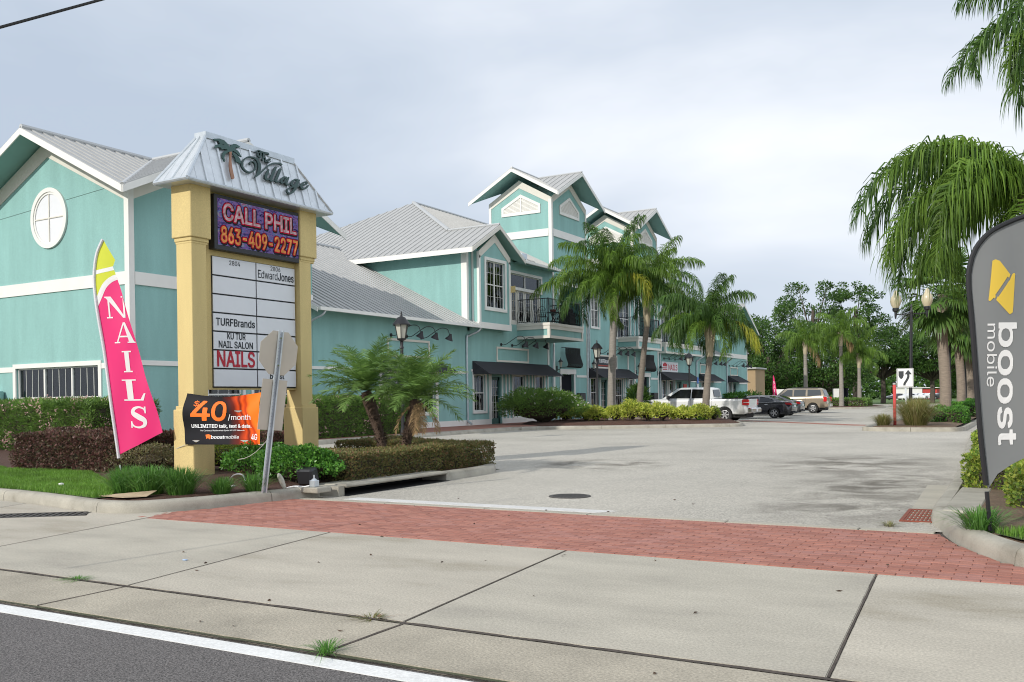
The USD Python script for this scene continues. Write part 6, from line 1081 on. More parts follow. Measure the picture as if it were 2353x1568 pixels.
# sabal palms along the median
def sabal(base, hgt, label, seed, r=.24, nl=30, big=1.0):
    g = np.random.default_rng(seed); t = thing('sabal_palm', label, 'palm tree', base); z = np.linspace(0, hgt, 20); obj(t, 'trunk', MB().tube(np.c_[0.06 * np.sin(z), 0 * z, z - .05], np.interp(z, [0, .3, 1, hgt], [r * 1.35, r * 1.1, r, r * .92]), 12), 'bark_sabal', smooth=50); c = np.array([.06 * math.sin(hgt), 0, hgt])
    for k in range(nl):
        q = (k + .5) / nl; az = k * 2.39996 + g.normal(0, .15); e0 = 1.35 - 2.55 * q + g.normal(0, .1); h = np.array([math.cos(az) * math.cos(e0), math.sin(az) * math.cos(e0), math.sin(e0)]); pl = g.uniform(.8, 1.1) * big; P = c + h * pl; mb = MB().tube([c, c + h * pl * .5 + [0, 0, .04], P], [.03, .02, .015], 5, False)
        sd = norm(np.cross(h, [0, 0, 1.0])); up_ = np.cross(sd, h); m = 34; a = np.linspace(-1.9, 1.9, m) + g.normal(0, .03, m); d = norm(np.cos(a)[:, None] * h + np.sin(a)[:, None] * sd + up_ * .25 * np.abs(np.sin(a))[:, None]); l = (.95 * big * (1 - .25 * np.abs(a) / 1.9) * g.uniform(.85, 1.1, m))[:, None]; dn = np.array([0, 0, -1.0]); w = norm(np.cross(d, up_))
        q1 = P + d * l * .5; q2 = q1 + norm(d + dn * .35) * l * .3; q3 = q2 + norm(d + dn * 1.6) * l * .3; ww = .045 * big
        v = np.stack([P + 0 * d, q1 - w * ww, q1 + w * ww, q2 - w * ww * .6, q2 + w * ww * .6, q3], 1).reshape(-1, 3); b = np.arange(m)[:, None] * 6; mb.add(v, np.vstack([b + x for x in ([0, 1, 2], [1, 2, 4], [1, 4, 3], [3, 4, 5])])); obj(t, 'frond', mb, 'sabal_leaf')
    return t
sabal((-4.45, 52.2, .1), 6.4, 'nearest sabal palm with thick grey trunk behind the tall grass', 41, .27, 44, 1.5); sabal((-4.5, 63.3, .1), 5.7, 'second sabal palm in the median row', 42, .25, 40, 1.4); sabal((-4.5, 72.0, .1), 5.2, 'third sabal palm in the median row, thinnest of the trunks', 43, .25, 36, 1.3); sabal((-4.5, 84, .1), 5.5, 'farthest sabal palm in the median row beside the flag edge', 44, .25, 24)

# hedges and bushes on the sign island
hedge([(-10.75, -9.72, 11.7, 16.25, .12, .58), (-13.3, -10.6, 15.45, 16.35, .12, .6), (-12.6, -10.6, 11.95, 12.85, .12, .60)], 'clipped_hedge', 'clipped brown green hedge around the pygmy palms beside the kerb inlet', 'hedge', 2600, .045, .03, 'brown_hedge_leaf', 51, bulge=.07)
hedge([(-18.5, -15.1, 11.5, 13.0, .12, .88)], 'clipped_hedge', 'dark purple leaved hedge behind the pink flag foot', 'hedge', 1700, .06, .045, 'purple_leaf', 52, bulge=.17)
hedge([(-17.5, -13.9, 14.3, 15.3, .12, .80)], 'clipped_hedge', 'purple green low hedge between pink flag and yellow left pillar', 'hedge', 1500, .05, .035, 'purple_leaf', 53, bulge=.1)
hedge([(-13.2, -12.0, 16.2, 17.0, .12, .62)], 'clipped_hedge', 'low olive hedge seen beneath the pylon sign', 'hedge', 1500, .05, .035, 'brown_hedge_leaf', 54, bulge=.1)
hedge([(-29.5, -22.6, 16.2, 18.6, .12, 1.55)], 'oleander_hedge', 'tall oleander hedge with pink flowers below the left wing window', 'hedge', 900, .13, .028, 'oleander_leaf', 55, bulge=.22, flowers=(45, .06, 'pink_flower'), spread=.7)
hedge([(-23.6, -21.9, 22.2, 30.8, .12, 1.55)], 'oleander_hedge', 'oleander hedge with pink flowers behind the pygmy palms', 'hedge', 700, .14, .03, 'oleander_leaf', 56, bulge=.25, flowers=(14, .06, 'pink_flower'), spread=.7)
bush((-21.9, 41.2, .12), (2.35, 1.3), 1.85, 'oleander_bush', 'rounded oleander bush with pink flowers before the first shop window', 'bush', 9000, .16, .035, 'oleander_leaf', 57, flowers=(60, .06, 'white_flower'), spread=.7)
bush((-10.55, 11.35, .12), (.85, .5), .62, 'green_bush', 'bright green glossy bush at the left end of the brown hedge', 'bush', 5200, .055, .04, 'glossy_leaf', 58); bush((-11.7, 11.75, .12), (.8, .55), .62, 'green_bush', 'dark green bush behind the leaning sign post', 'bush', 4500, .055, .04, 'glossy_leaf', 59)
bush((-12.6, 12.9, .12), (.7, .5), .45, 'green_bush', 'low grey green bush between the two yellow pillars', 'bush', 3000, .045, .03, 'brown_hedge_leaf', 60)
bush((-14.9, 11.95, .12), (.9, .55), .58, 'grey_shrub', 'straggly grey shrub with yellow tips left of the pylon sign', 'bush', 3600, .05, .022, 'grey_leaf', 61, core=.4); bush((-14.1, 12.9, .12), (.75, .6), .66, 'grey_shrub', 'olive shrub against the left yellow pillar', 'bush', 3600, .05, .03, 'yellowgreen_leaf', 62, core=.5)
for k, (x, y, r_, h_, lb) in enumerate(((-11.75, 9.05, .34, .42, 'leftmost lily grass clump beside the flattened cardboard'), (-11.2, 9.0, .38, .44, 'largest lily grass clump in the row along the kerb'), (-10.72, 9.15, .34, .42, 'third lily grass clump of the row along the kerb'), (-10.33, 9.55, .22, .26, 'small lily grass clump in bare mulch near kerb'), (-10.12, 10.0, .26, .30, 'small lily grass clump left of the sign post foot'))):
    tuft((x, y, .12), r_, h_, 900 if h_ > .35 else 420, 'lily_grass', lb, 'liriope', 70 + k, .009, .6)
tuft((-.55, 9.9, .12), .26, .24, 320, 'lily_grass', 'small lily grass clump at the foot of the grey flag', 'liriope', 76, .009, .7); tuft((.05, 11.0, .12), .3, .4, 380, 'lily_grass', 'lily grass clump at the right edge behind the grey flag', 'liriope', 77, .009, .6)
hedge([(-.95, 2.6, 13.9, 20.5, .12, .58), (-1.25, 2.6, 20.3, 30.0, .12, .62), (-.35, 3.0, 11.7, 13.95, .12, .55)], 'ground_cover_hedge', 'low green and yellow shrub bed behind the grey feather flag', 'hedge', 900, .055, .042, 'yellowgreen_leaf', 80, bulge=.12)
# yellow shrubs below the palms
g_ = np.random.default_rng(5)
YL = ('left end of the shrub row, beside the oleander bush', 'second in the shrub row, left of the lamp post', 'at the foot of the lantern lamp post', 'left of the pale leftmost palm trunk', 'just right of the pale leftmost palm trunk', 'at the foot of the leaning middle palm', 'before the pickup front wheel', 'before the pickup doors', 'just left of the short right palm trunk')
for k in range(9):
    x = -21.6 + k * .86; q = g_.uniform(.8, 1.15); bush((x + g_.normal(0, .08), 43.4 + (k % 2) * .35 + .12 * max(0, k - 3), .2), (.60 * q, .55), .70 + .35 * g_.uniform(), 'yellow_shrub', 'yellow green variegated shrub ' + YL[k], 'bush', 1300, .15, .06, 'yellow_leaf', 90 + k, 'yellow shrubs under the island palms', core=.5, lump=.5)
bush((-14.15, 44.7, .2), (.30, .3), .75, 'yellow_shrub', 'dark green and yellow shrub right of the short palm trunk', 'bush', 600, .11, .05, 'yellowgreen_leaf', 101)
tuft((-14.5, 43.9, .2), .4, .3, 260, 'grass_clump', 'small grass tuft at the foot of the short palm', 'liriope', 102, .015, .6)
bush((-20.7, 51, .15), (.6, .6), 1.9, 'potted_palm', 'bushy young palm before the second shop window', 'bush', 900, .4, .03, 'queen_leaf_dark', 103, spread=.45, core=.3)
# median plants
tuft((-4.45, 40.0, .1), .75, 1.15, 2200, 'muhly_grass', 'big feathery grass clump at the median tip by the red post', 'muhly', 110, .012, .75); tuft((-5.62, 39.7, .1), .4, .55, 700, 'muhly_grass', 'small grass clump left of the red marker post', 'muhly', 111, .012, .75)
hedge([(-4.4, -3.0, 44.5, 47.5, .1, .75)], 'median_shrub', 'dark green shrub at the foot of the sabal row, nearest', 'bush', 500, .09, .06, 'glossy_leaf', 112, bulge=.2); hedge([(-4.6, -3.0, 55.5, 60, .1, .85)], 'median_shrub', 'dark green shrub between first and second sabal trunk', 'bush', 300, .1, .07, 'glossy_leaf', 113, bulge=.2); hedge([(-4.6, -3.0, 66, 71, .1, .9)], 'median_shrub', 'dark green shrub between second and third sabal trunk', 'bush', 260, .12, .08, 'glossy_leaf', 114, bulge=.2)
hedge([(-23.5, -15.6, 98.8, 103, .12, .95)], 'flowering_hedge', 'low hedge with white flowers behind the gold suv', 'hedge', 130, .16, .1, 'oleander_leaf', 115, bulge=.25, flowers=(6, .08, 'white_flower'))
bush((-23.6, 82.5, .15), (2.2, 1.5), 1.7, 'green_bush', 'green bush before the far end of the building', 'bush', 1600, .2, .12, 'glossy_leaf', 116)
# weeds in joints
for k, (x, y, h_, m_) in enumerate(((-7.0, 4.9, .03, 'liriope'), (-3.9, 4.9, .03, 'brown_hedge_leaf'), (-3.62, 4.12, .075, 'liriope'), (-1.5, 10.9, .06, 'grey_leaf'))): tuft((x, y, -.01), .10, h_, 90, 'weed', ('weed in the slab joint nearest the left edge', 'reddish weed in the slab joint', 'grass weed beside the white road line', 'dry weed by the inlet slab')[k], m_, 120 + k, .006, .8, 'weed')

# oaks behind
def oak(base, h, R, label, seed, n=7000, mat='oak_leaf', trunk=.4, crown_z=.35, leaf=.34, clumps=90, flatb=.5, rk=1.0):
    g = np.random.default_rng(seed); t = thing('oak_tree', label, 'tree', base); z0 = h * crown_z; cz = z0 + (h - z0) * .45
    c = norm(g.normal(0, 1, (clumps, 3))) * (g.uniform(.25, 1, (clumps, 1)) ** .45) * [R, R, (h - z0) * .58]; c[:, 2] = np.where(c[:, 2] < 0, c[:, 2] * flatb * 1.6, c[:, 2]); c += [0, 0, cz]; rad = g.uniform(.10, .24, clumps) * R * rk
    k = g.choice(clumps, n, p=rad ** 2 / (rad ** 2).sum()); d = norm(g.normal(0, 1, (n, 3))); q = c[k] + d * (rad[k] * g.uniform(.55, 1.05, n))[:, None] * [1.15, 1.15, .75]
    obj(t, 'crown', leaves(q, d + [0, 0, .2], leaf, leaf * .62, g), mat); tb = MB().tube(cat([(0, 0, -.3), (.1, 0, z0 * .6), (0, .2, z0 + 1), (.2, 0, cz + 1)], 1), np.linspace(trunk, trunk * .5, len(cat([(0, 0, -.3), (.1, 0, z0 * .6), (0, .2, z0 + 1), (.2, 0, cz + 1)], 1))), 8)
    for i in range(0, clumps, 3): m_ = np.array([0, 0, z0 * .7 + .3 * c[i, 2] * .6]); tb.tube([m_, (m_ + c[i]) / 2 + [0, 0, -.3], c[i]], [trunk * .32, trunk * .2, trunk * .07], 5)
    obj(t, 'trunk', tb, 'bark_oak'); return t
for k, a in enumerate(((-46, 128, 13.0, 8, 'dense oak just right of the building roof end', 'oak_leaf'), (-39, 131, 13, 7.0, 'dense dark oak behind the far queen palm', 'oak_leaf'), (-33, 128, 11.5, 6.5, 'dark oak behind the gold suv', 'oak_leaf'), (-27, 133, 11.5, 6.5, 'oak right behind the tall pale queen palm', 'oak_leaf'), (-21.5, 152, 12.0, 6.0, 'rounded oak left of the double street lamp', 'oak_leaf'), (-14.8, 154, 10.6, 6.0, 'rounded oak right of the double street lamp', 'oak_leaf'), (-9.0, 168, 8.0, 5, 'small oak behind the sabal trunks', 'oak_leaf_light'), (-52, 120, 12, 7, 'dark oak behind the far end of the building', 'oak_leaf'))):
    oak((a[0], a[1], 0), a[2], a[3], a[4], 130 + k, 17000, a[5], crown_z=.12 if k not in (4, 5) else .30, clumps=150, flatb=.5 if k not in (4, 5) else .2)
oak((-31.5, 150, 0), 19.0, 6.2, 'tall open crowned oak rising above the other trees, left one', 140, 7000, 'oak_leaf', crown_z=.52, clumps=64, leaf=.36, trunk=.5, rk=.78); oak((-25.5, 152, 0), 18.6, 5.2, 'tall open crowned oak rising above the other trees, right one', 141, 5600, 'oak_leaf', crown_z=.52, clumps=54, leaf=.36, trunk=.5, rk=.8)
solo('far_woods', leaves((lambda g: np.c_[g.uniform(-110, 20, 12000), g.uniform(262, 285, 12000), g.uniform(0, 7.5, 12000)])(np.random.default_rng(150)), np.array([0, -.4, .5]), 1.3, .9, np.random.default_rng(151)), 'oak_leaf', 'dark wood closing the view behind the oaks', 'wood', kind='stuff')
for k, a in enumerate(((6, 175, 7.5, 8, 'distant low tree right of the median'), (22, 165, 9, 9, 'distant tree at the right edge behind the flag'))): oak((a[0], a[1], 0), a[2], a[3], a[4], 160 + k, 4000, 'oak_leaf_light', crown_z=.1, clumps=60, leaf=.6)
# ------------------------------------------------------------------ lamps
def lot_lamp(loc, label):
    t = thing('street_lamp', label, 'street lamp', loc)
    obj(t, 'pole', MB().lathe([(.14, -.1), (.14, .12), (.10, .16), (.09, .5), (.062, .6), (.055, 3.2), (.08, 3.22), (.05, 3.3), (.06, 3.42)], 14), 'black_metal', smooth=40); obj(t, 'lantern_base', MB().lathe([(.03, 3.40), (.07, 3.46), (.15, 3.50), (.16, 3.54), (.001, 3.56)], 12), 'black_metal', smooth=40)
    obj(t, 'glass', MB().lathe([(.135, 3.54), (.225, 4.0)], 6), 'lamp_glass'); ca = MB()
    for k in range(6): a = k * PI / 3; ca.tube([(.14 * math.cos(a), .14 * math.sin(a), 3.54), (.235 * math.cos(a), .235 * math.sin(a), 4.0)], .014, 4)
    obj(t, 'cage', ca, 'black_metal'); obj(t, 'roof', MB().lathe([(.30, 3.98), (.30, 4.02), (.22, 4.12), (.13, 4.24), (.05, 4.28), (.03, 4.33), (.035, 4.37), (.02, 4.42), (.001, 4.46)], 12), 'black_metal', smooth=35); return t
lot_lamp((-20.1, 44.0, .0), 'black lantern lamp post rising from the yellow shrubs'); lot_lamp((-18.6, 25.1, -.02), 'black lantern lamp post behind the pygmy palms'); lot_lamp((-20.0, 58.1, -.03), 'black lantern lamp post behind the white pickup')
def globe_lamp(loc, label, lean=0):
    t = thing('double_globe_lamp', label, 'street lamp', loc); L = lambda v: v + np.c_[lean * v[:, 2], 0 * v[:, 2], 0 * v[:, 2]]
    obj(t, 'pole', MB().lathe([(.16, -.1), (.16, .25), (.11, .35), (.085, .9), (.07, 1.0), (.06, 4.85), (.09, 4.9), (.05, 5.0), (.03, 5.15), (.045, 5.2), (.001, 5.3)], 14).move(L), 'black_metal', smooth=40); ar = MB()
    for s in (-1, 1):
        ar.tube([(0, 0, 4.85), (s * .62, 0, 4.85)], .026, 6); ar.tube(cat([(s * .08, 0, 4.8), (s * .2, 0, 4.65), (s * .34, 0, 4.72), (s * .32, 0, 4.82), (s * .26, 0, 4.78)], .04), .016, 5); ar.lathe([(.001, 4.65), (.03, 4.68), (.05, 4.8), (.06, 4.95), (.13, 5.0), (.14, 5.1), (.12, 5.14), (.001, 5.14)], 10, (s * .62, 0, 0))
    obj(t, 'arm', ar.move(L), 'black_metal')
    for s in (-1, 1): obj(t, 'globe', MB().lathe([(.12, 5.13), (.19, 5.26), (.235, 5.42), (.21, 5.58), (.13, 5.68), (.11, 5.72), (.08, 5.84), (.02, 5.9), (.001, 5.92)], 14, (s * .62, 0, 0)).move(L), 'globe_glass', smooth=50)
globe_lamp((-5.0, 43.0, .0), 'double globe black street lamp behind the keep right sign', .02); globe_lamp((-5.0, 62.7, .0), 'double globe black street lamp between first and second sabal'); globe_lamp((-5.0, 76, .0), 'double globe black street lamp between second and third sabal'); globe_lamp((-5.0, 96, .0), 'farthest double globe black street lamp beside the flag edge')
# ------------------------------------------------------------------ vehicles
MF, CSX = manifold3d.Manifold, manifold3d.CrossSection
def ext(poly, h): 
    g = poly if isinstance(poly, Polygon) else Polygon(poly); g = g.buffer(0); r = [np.array(g.exterior.coords)[:-1]] + [np.array(i.coords)[:-1] for i in g.interiors]
    return MF.extrude(CSX(r, manifold3d.FillRule.EvenOdd), h)
def side(poly, w): return ext(poly, w).rotate([90, 0, 0]).translate([0, w / 2, 0])      # polygon in x,z through the width
def rnd(p, r): g = Polygon(p); return g.buffer(-r, join_style=1).buffer(r, 6).buffer(r * .6, 6).buffer(-r * .6)
def vehicle(name, label, loc, rz, prof, W, wheels, wr, roofw, wins, paint, belt, front_cut, details, glassm='car_glass', group=None, rim='alloy', spokes=6):
    t = thing(name, label, name.replace('_', ' ').replace('parked ', ''), loc, rz, group); xs_ = [p[0] for p in prof]; x0, x1 = min(xs_), max(xs_); zt = max(p[1] for p in prof)
    sd = side(rnd(prof, .05), W); fp = [(-W / 2 + .03, 0), (-W / 2, .35), (-W / 2, belt - .12), (-W / 2 + .03, belt), (-roofw / 2, zt - .12), (-roofw / 2 + .14, zt)]; fp = fp + [(-a, b) for a, b in fp[::-1]]; fp = rnd(fp, .05)
    fr_ = ext(fp, x1 - x0 + .4).rotate([90, 0, 0]).rotate([0, 0, 90]).translate([x0 - .2, 0, 0])
    tp = ext(rnd([(x0, -W / 2 + front_cut), (x0 + .5, -W / 2), (x1 - .5, -W / 2), (x1, -W / 2 + front_cut), (x1, W / 2 - front_cut), (x1 - .5, W / 2), (x0 + .5, W / 2), (x0, W / 2 - front_cut)], .10), zt + .2)
    full = sd ^ fr_ ^ tp; arch = MF()
    for wx0 in wheels: arch = arch + MF.cylinder(W + .2, wr * 1.17, wr * 1.17, 32).rotate([90, 0, 0]).translate([wx0, W / 2 + .1, wr])
    body = full - (arch - MF.cube([x1 - x0, W - .5, 3], True)); b = obj(t, 'body', body, paint, smooth=35)
    big = full.scale([1, 1.006, 1.002])
    for wp in wins:
        g = side(rnd(wp, .03), W + .2) ^ big; g = g - MF.cube([30, roofw * .7, 6], True)
        for m in g.decompose(): obj(t, 'side_window', m, glassm)
    for kind, mb, m in details(big, full): obj(t, kind, mb, m, smooth=35)
    obj(t, 'underbody', MB().bevel(x0 + .25, x1 - .25, -W / 2 + .25, W / 2 - .25, .22, .6, .05), 'black_rubber')
    for wx0 in wheels:
        for s in (-1, 1):
            mv = lambda v, s=s, wx0=wx0: np.c_[v[:, 0] + wx0, s * (W / 2 - .13 + v[:, 2]), v[:, 1] + wr]
            ty = obj(t, 'wheel', MB().lathe([(wr * .62, -.1), (wr * .9, -.115), (wr, -.08), (wr, .08), (wr * .9, .115), (wr * .64, .11), (wr * .62, .06)], 28).move(mv).fix(), 'black_rubber', smooth=40); ri = MB().lathe([(wr * .64, .10), (wr * .60, .105), (wr * .57, .06), (wr * .57, .03)], 24).lathe([(.001, .085), (wr * .12, .085), (wr * .14, .06)], 12)
            for k in range(spokes):
                a = k * 2 * PI / spokes; d_ = np.array([math.cos(a), math.sin(a)]); n_ = np.array([-d_[1], d_[0]]); wd = wr * .10; q = [d_ * wr * .08 + n_ * wd, d_ * wr * .08 - n_ * wd, d_ * wr * .6 - n_ * wd * .8, d_ * wr * .6 + n_ * wd * .8]; ri.poly(Polygon(q), flat, .05, .085)
            obj(ty, 'rim', ri.move(mv).fix(), rim); obj(ty, 'brake_disc', MB().lathe([(.001, .0), (wr * .6, .0)], 20).move(mv), 'black_metal')
    return t
def line(x0, z0, x1, z1, W, y=1.001, t=.006): 
    a, b = np.array([x0, z0]), np.array([x1, z1]); n_ = np.array([-(b - a)[1], (b - a)[0]]); n_ = n_ / np.linalg.norm(n_) * t; return Polygon([a + n_, b + n_, b - n_, a - n_])
# white crew cab pickup, front towards the building (local +x is the front)
PK_ = [(-3.42, .52), (-3.45, .60), (-3.36, .62), (-3.36, 1.28), (-1.42, 1.28), (-1.30, 1.30), (-1.22, 1.88), (-1.05, 1.95), (.55, 1.95), (.80, 1.90), (1.66, 1.32), (2.2, 1.29), (3.05, 1.22), (3.34, 1.10), (3.44, .75), (3.38, .42), (-3.1, .42)]
def pk_details(big, full):
    W = 2.0; out = []; hood = None
    out.append(('bed_interior', MB().box(-3.22, -1.5, -.78, .78, 1.20, 1.286), 'black_metal')); out.append(('bed_rail', MB().bevel(-3.36, -1.42, -.99, -.86, 1.275, 1.31, .01).bevel(-3.36, -1.42, .86, .99, 1.275, 1.31, .01).bevel(-3.38, -3.24, -.86, .86, 1.275, 1.31, .01), 'black_metal'))
    out.append(('bumper', MB().bevel(-3.58, -3.3, -.98, .98, .50, .76, .05), 'chrome'))
    for s in (-1, 1): out.append(('taillight', MB().bevel(-3.385, -3.02, *sorted((s * .86, s * 1.008)), .92, 1.24, .02), 'tail_red')); out.append(('reverse_lamp', MB().bevel(-3.388, -3.1, *sorted((s * .87, s * 1.010)), 1.05, 1.10, .01), 'sign_white')); out.append(('headlight', MB().bevel(3.12, 3.38, *sorted((s * .68, s * .97)), .80, 1.03, .03), 'lamp_glass')); out.append(('mirror', MB().bevel(1.15, 1.32, *sorted((s * 1.0, s * 1.22)), 1.28, 1.52, .04), 'black_metal'))
    out.append(('windshield', side(Polygon([(.86, 1.86), (1.66, 1.32), (1.69, 1.36), (.88, 1.90)]), 1.35), 'car_glass')); out.append(('rear_window', side(Polygon([(-1.315, 1.42), (-1.25, 1.80), (-1.235, 1.80), (-1.30, 1.42)]).buffer(.01), 1.2), 'car_glass')); out.append(('grille', MB().bevel(3.36, 3.42, -.6, .6, .72, 1.02, .02), 'chrome')); out.append(('licence_plate', MB().box(-3.60, -3.585, -.16, .16, .56, .70), 'sign_white'))
    for s in (-1, 1):
        for x in (-.98, .22): out.append(('door_handle', MB().bevel(x, x + .22, *sorted((s * .985, s * 1.03)), 1.12, 1.18, .012), 'chrome'))
        for a in (line(-1.28, .5, -1.30, 1.3, W), line(-.08, .5, -.08, 1.32, W), line(1.28, .55, 1.25, 1.28, W), line(-1.28, .55, 1.28, .55, W)): out.append(('panel_gap', side(a, W + .006) - MF.cube([20, W - .02, 6], True), 'black_metal'))
        break
    out.append(('antenna', MB().tube([(1.6, .85, 1.25), (1.5, .86, 2.0)], .006, 4), 'black_metal')); return out
vehicle('pickup_truck', 'white crew cab pickup truck parked behind the yellow shrubs', (-17.55, 51.95, 0), PI, PK_, 2.0, (2.28, -2.02), .40, 1.55, [[(-1.14, 1.35), (-1.09, 1.82), (-.10, 1.86), (-.10, 1.33)], [(-.04, 1.33), (-.04, 1.86), (.60, 1.85), (1.36, 1.35)]], 'paint_white', 1.28, .12, pk_details)
def sedan(W=1.84):
    P = [(-2.38, .45), (-2.42, .62), (-2.38, .92), (-2.28, 1.02), (-1.72, 1.06), (-.95, 1.40), (-.25, 1.47), (.35, 1.42), (1.12, 1.02), (2.0, .90), (2.32, .74), (2.38, .45), (2.25, .24), (-2.2, .26)]
    def det(big, full):
        o = [('windshield', side(Polygon([(.42, 1.38), (1.06, 1.04), (1.09, 1.07), (.45, 1.42)]), 1.25), 'car_glass'), ('rear_window', side(Polygon([(-1.62, 1.08), (-.98, 1.37), (-1.0, 1.405), (-1.65, 1.115)]), 1.2), 'car_glass'), ('licence_plate', MB().box(-2.43, -2.405, -.2, .2, .68, .82), 'sign_white'), ('bumper_trim', MB().bevel(-2.43, -2.2, -.6, .6, .28, .40, .03), 'black_rubber')]
        for s in (-1, 1):
            tl = (side(rnd([(-2.42, .80), (-2.40, .95), (-1.98, .99), (-2.05, .86)], .02), W + .1) ^ big) - MF.cube([20, W - .50, 6], True); o.append(('taillight', tl, 'tail_red')); o.append(('mirror', MB().bevel(.72, .88, *sorted((s * .90, s * 1.06)), .98, 1.12, .04), 'black_metal')); o.append(('headlight', MB().bevel(2.0, 2.32, *sorted((s * .55, s * .86)), .68, .80, .03), 'lamp_glass'))
            for x in (-.95, .05): o.append(('door_handle', MB().bevel(x, x + .2, *sorted((s * .905, s * .945)), .84, .88, .01), 'chrome'))
            o.append(('window_trim', MB().tube(cat([(-1.45, s * .80, 1.10), (-.95, s * .735, 1.30), (-.3, s * .70, 1.37), (.3, s * .715, 1.32), (.92, s * .83, 1.01)], .1), .012, 5).tube([(-1.45, s * .872, 1.03), (.95, s * .895, .985)], .012, 5), 'chrome'))
        for a in (line(-.85, .35, -.75, 1.0, W), line(.18, .32, .15, 1.0, W), line(1.05, .35, 1.05, .95, W)): o.append(('panel_gap', side(a, W + .006) - MF.cube([20, W - .02, 6], True), 'black_rubber'))
        return o
    return P, det, [[(-1.38, 1.06), (-.98, 1.28), (-.42, 1.37), (-.40, 1.03)], [(-.32, 1.03), (-.32, 1.37), (.22, 1.33), (.80, 1.03)]]
P_, D2_, W_s = sedan(); vehicle('sedan', 'black sedan parked beside the white pickup', (-16.0, 59.35, 0), PI, P_, 1.84, (1.42, -1.33), .335, 1.36, W_s, 'paint_black', 1.0, .22, D2_, spokes=5); vehicle('sedan', 'dark grey sedan mostly hidden behind the black one', (-17.1, 66.6, 0), PI, P_, 1.84, (1.42, -1.33), .335, 1.36, W_s, 'paint_darkgrey', 1.0, .22, D2_, spokes=7)
SV = [(-2.62, .48), (-2.66, .62), (-2.58, .66), (-2.56, 1.18), (-2.44, 1.30), (-2.2, 1.88), (-2.05, 1.96), (.35, 1.97), (.60, 1.92), (1.32, 1.32), (2.3, 1.20), (2.52, 1.05), (2.60, .6), (2.5, .40), (-2.4, .42)]
def sv_det(big, full):
    o = [('windshield', side(Polygon([(.66, 1.87), (1.26, 1.37), (1.30, 1.40), (.70, 1.91)]), 1.35), 'car_glass'), ('rear_window', side(Polygon([(-2.40, 1.36), (-2.22, 1.80), (-2.25, 1.815), (-2.43, 1.37)]), 1.3), 'car_glass'), ('bumper', MB().bevel(-2.70, -2.4, -.97, .97, .48, .74, .05), 'paint_gold'), ('roof_rack', MB().tube([(-1.9, -.6, 2.02), (.1, -.6, 2.02)], .02, 5).tube([(-1.9, .6, 2.02), (.1, .6, 2.02)], .02, 5), 'black_metal'), ('licence_plate', MB().box(-2.72, -2.70, -.16, .16, .54, .68), 'sign_white')]
    for s in (-1, 1):
        o.append(('taillight', MB().bevel(-2.60, -2.36, *sorted((s * .84, s * .998)), .90, 1.26, .02), 'tail_red')); o.append(('mirror', MB().bevel(.80, .96, *sorted((s * .98, s * 1.2)), 1.26, 1.45, .04), 'black_metal')); o.append(('headlight', MB().bevel(2.3, 2.56, *sorted((s * .62, s * .95)), .82, 1.02, .03), 'lamp_glass'))
        for x in (-.95, .05): o.append(('door_handle', MB().bevel(x, x + .2, *sorted((s * .975, s * 1.01)), 1.10, 1.15, .01), 'chrome'))
    for a in (line(-1.05, .5, -1.0, 1.3, 2), line(-.02, .5, -.02, 1.3, 2), line(1.0, .5, 1.0, 1.3, 2)): o.append(('panel_gap', side(a, 1.986) - MF.cube([20, 1.96, 6], True), 'black_metal'))
    return o
vehicle('suv', 'gold beige suv parked at the far end of the row', (-17.25, 75.55, 0), PI, SV, 1.98, (1.62, -1.55), .39, 1.5, [[(-2.22, 1.36), (-2.1, 1.80), (-1.14, 1.84), (-1.14, 1.34)], [(-1.0, 1.34), (-1.0, 1.84), (-.1, 1.84), (-.1, 1.34)], [(.02, 1.34), (.02, 1.84), (.42, 1.84), (1.0, 1.36)]], 'paint_gold', 1.28, .12, sv_det, glassm='car_glass_light')
for k, (x, y, m_, lb, rz) in enumerate(((-26.9, 228, 'paint_white', 'distant white car, leftmost before the white building', .9), (-25.6, 231, 'paint_white', 'distant white car, second from left before the white building', .9), (-24.0, 230, 'paint_white', 'distant white car, third from left by the red wall', .7), (-22.6, 229, 'paint_white', 'distant white car at the right end by the red wall', .8), (-29.3, 228, 'paint_darkgrey', 'distant dark car behind the red marker post', .8), (-20.6, 230, 'paint_darkgrey', 'distant dark car partly hidden by the nearest sabal trunk', .6))):
    vehicle('parked_car', lb, (x, y, 0), PI + rz, P_, 1.84, (1.42, -1.33), .335, 1.36, W_s, m_, 1.0, .22, lambda b, f: [('rear_window', side(Polygon([(-1.62, 1.08), (-.98, 1.37), (-1.0, 1.405), (-1.65, 1.115)]), 1.2), 'car_glass')])
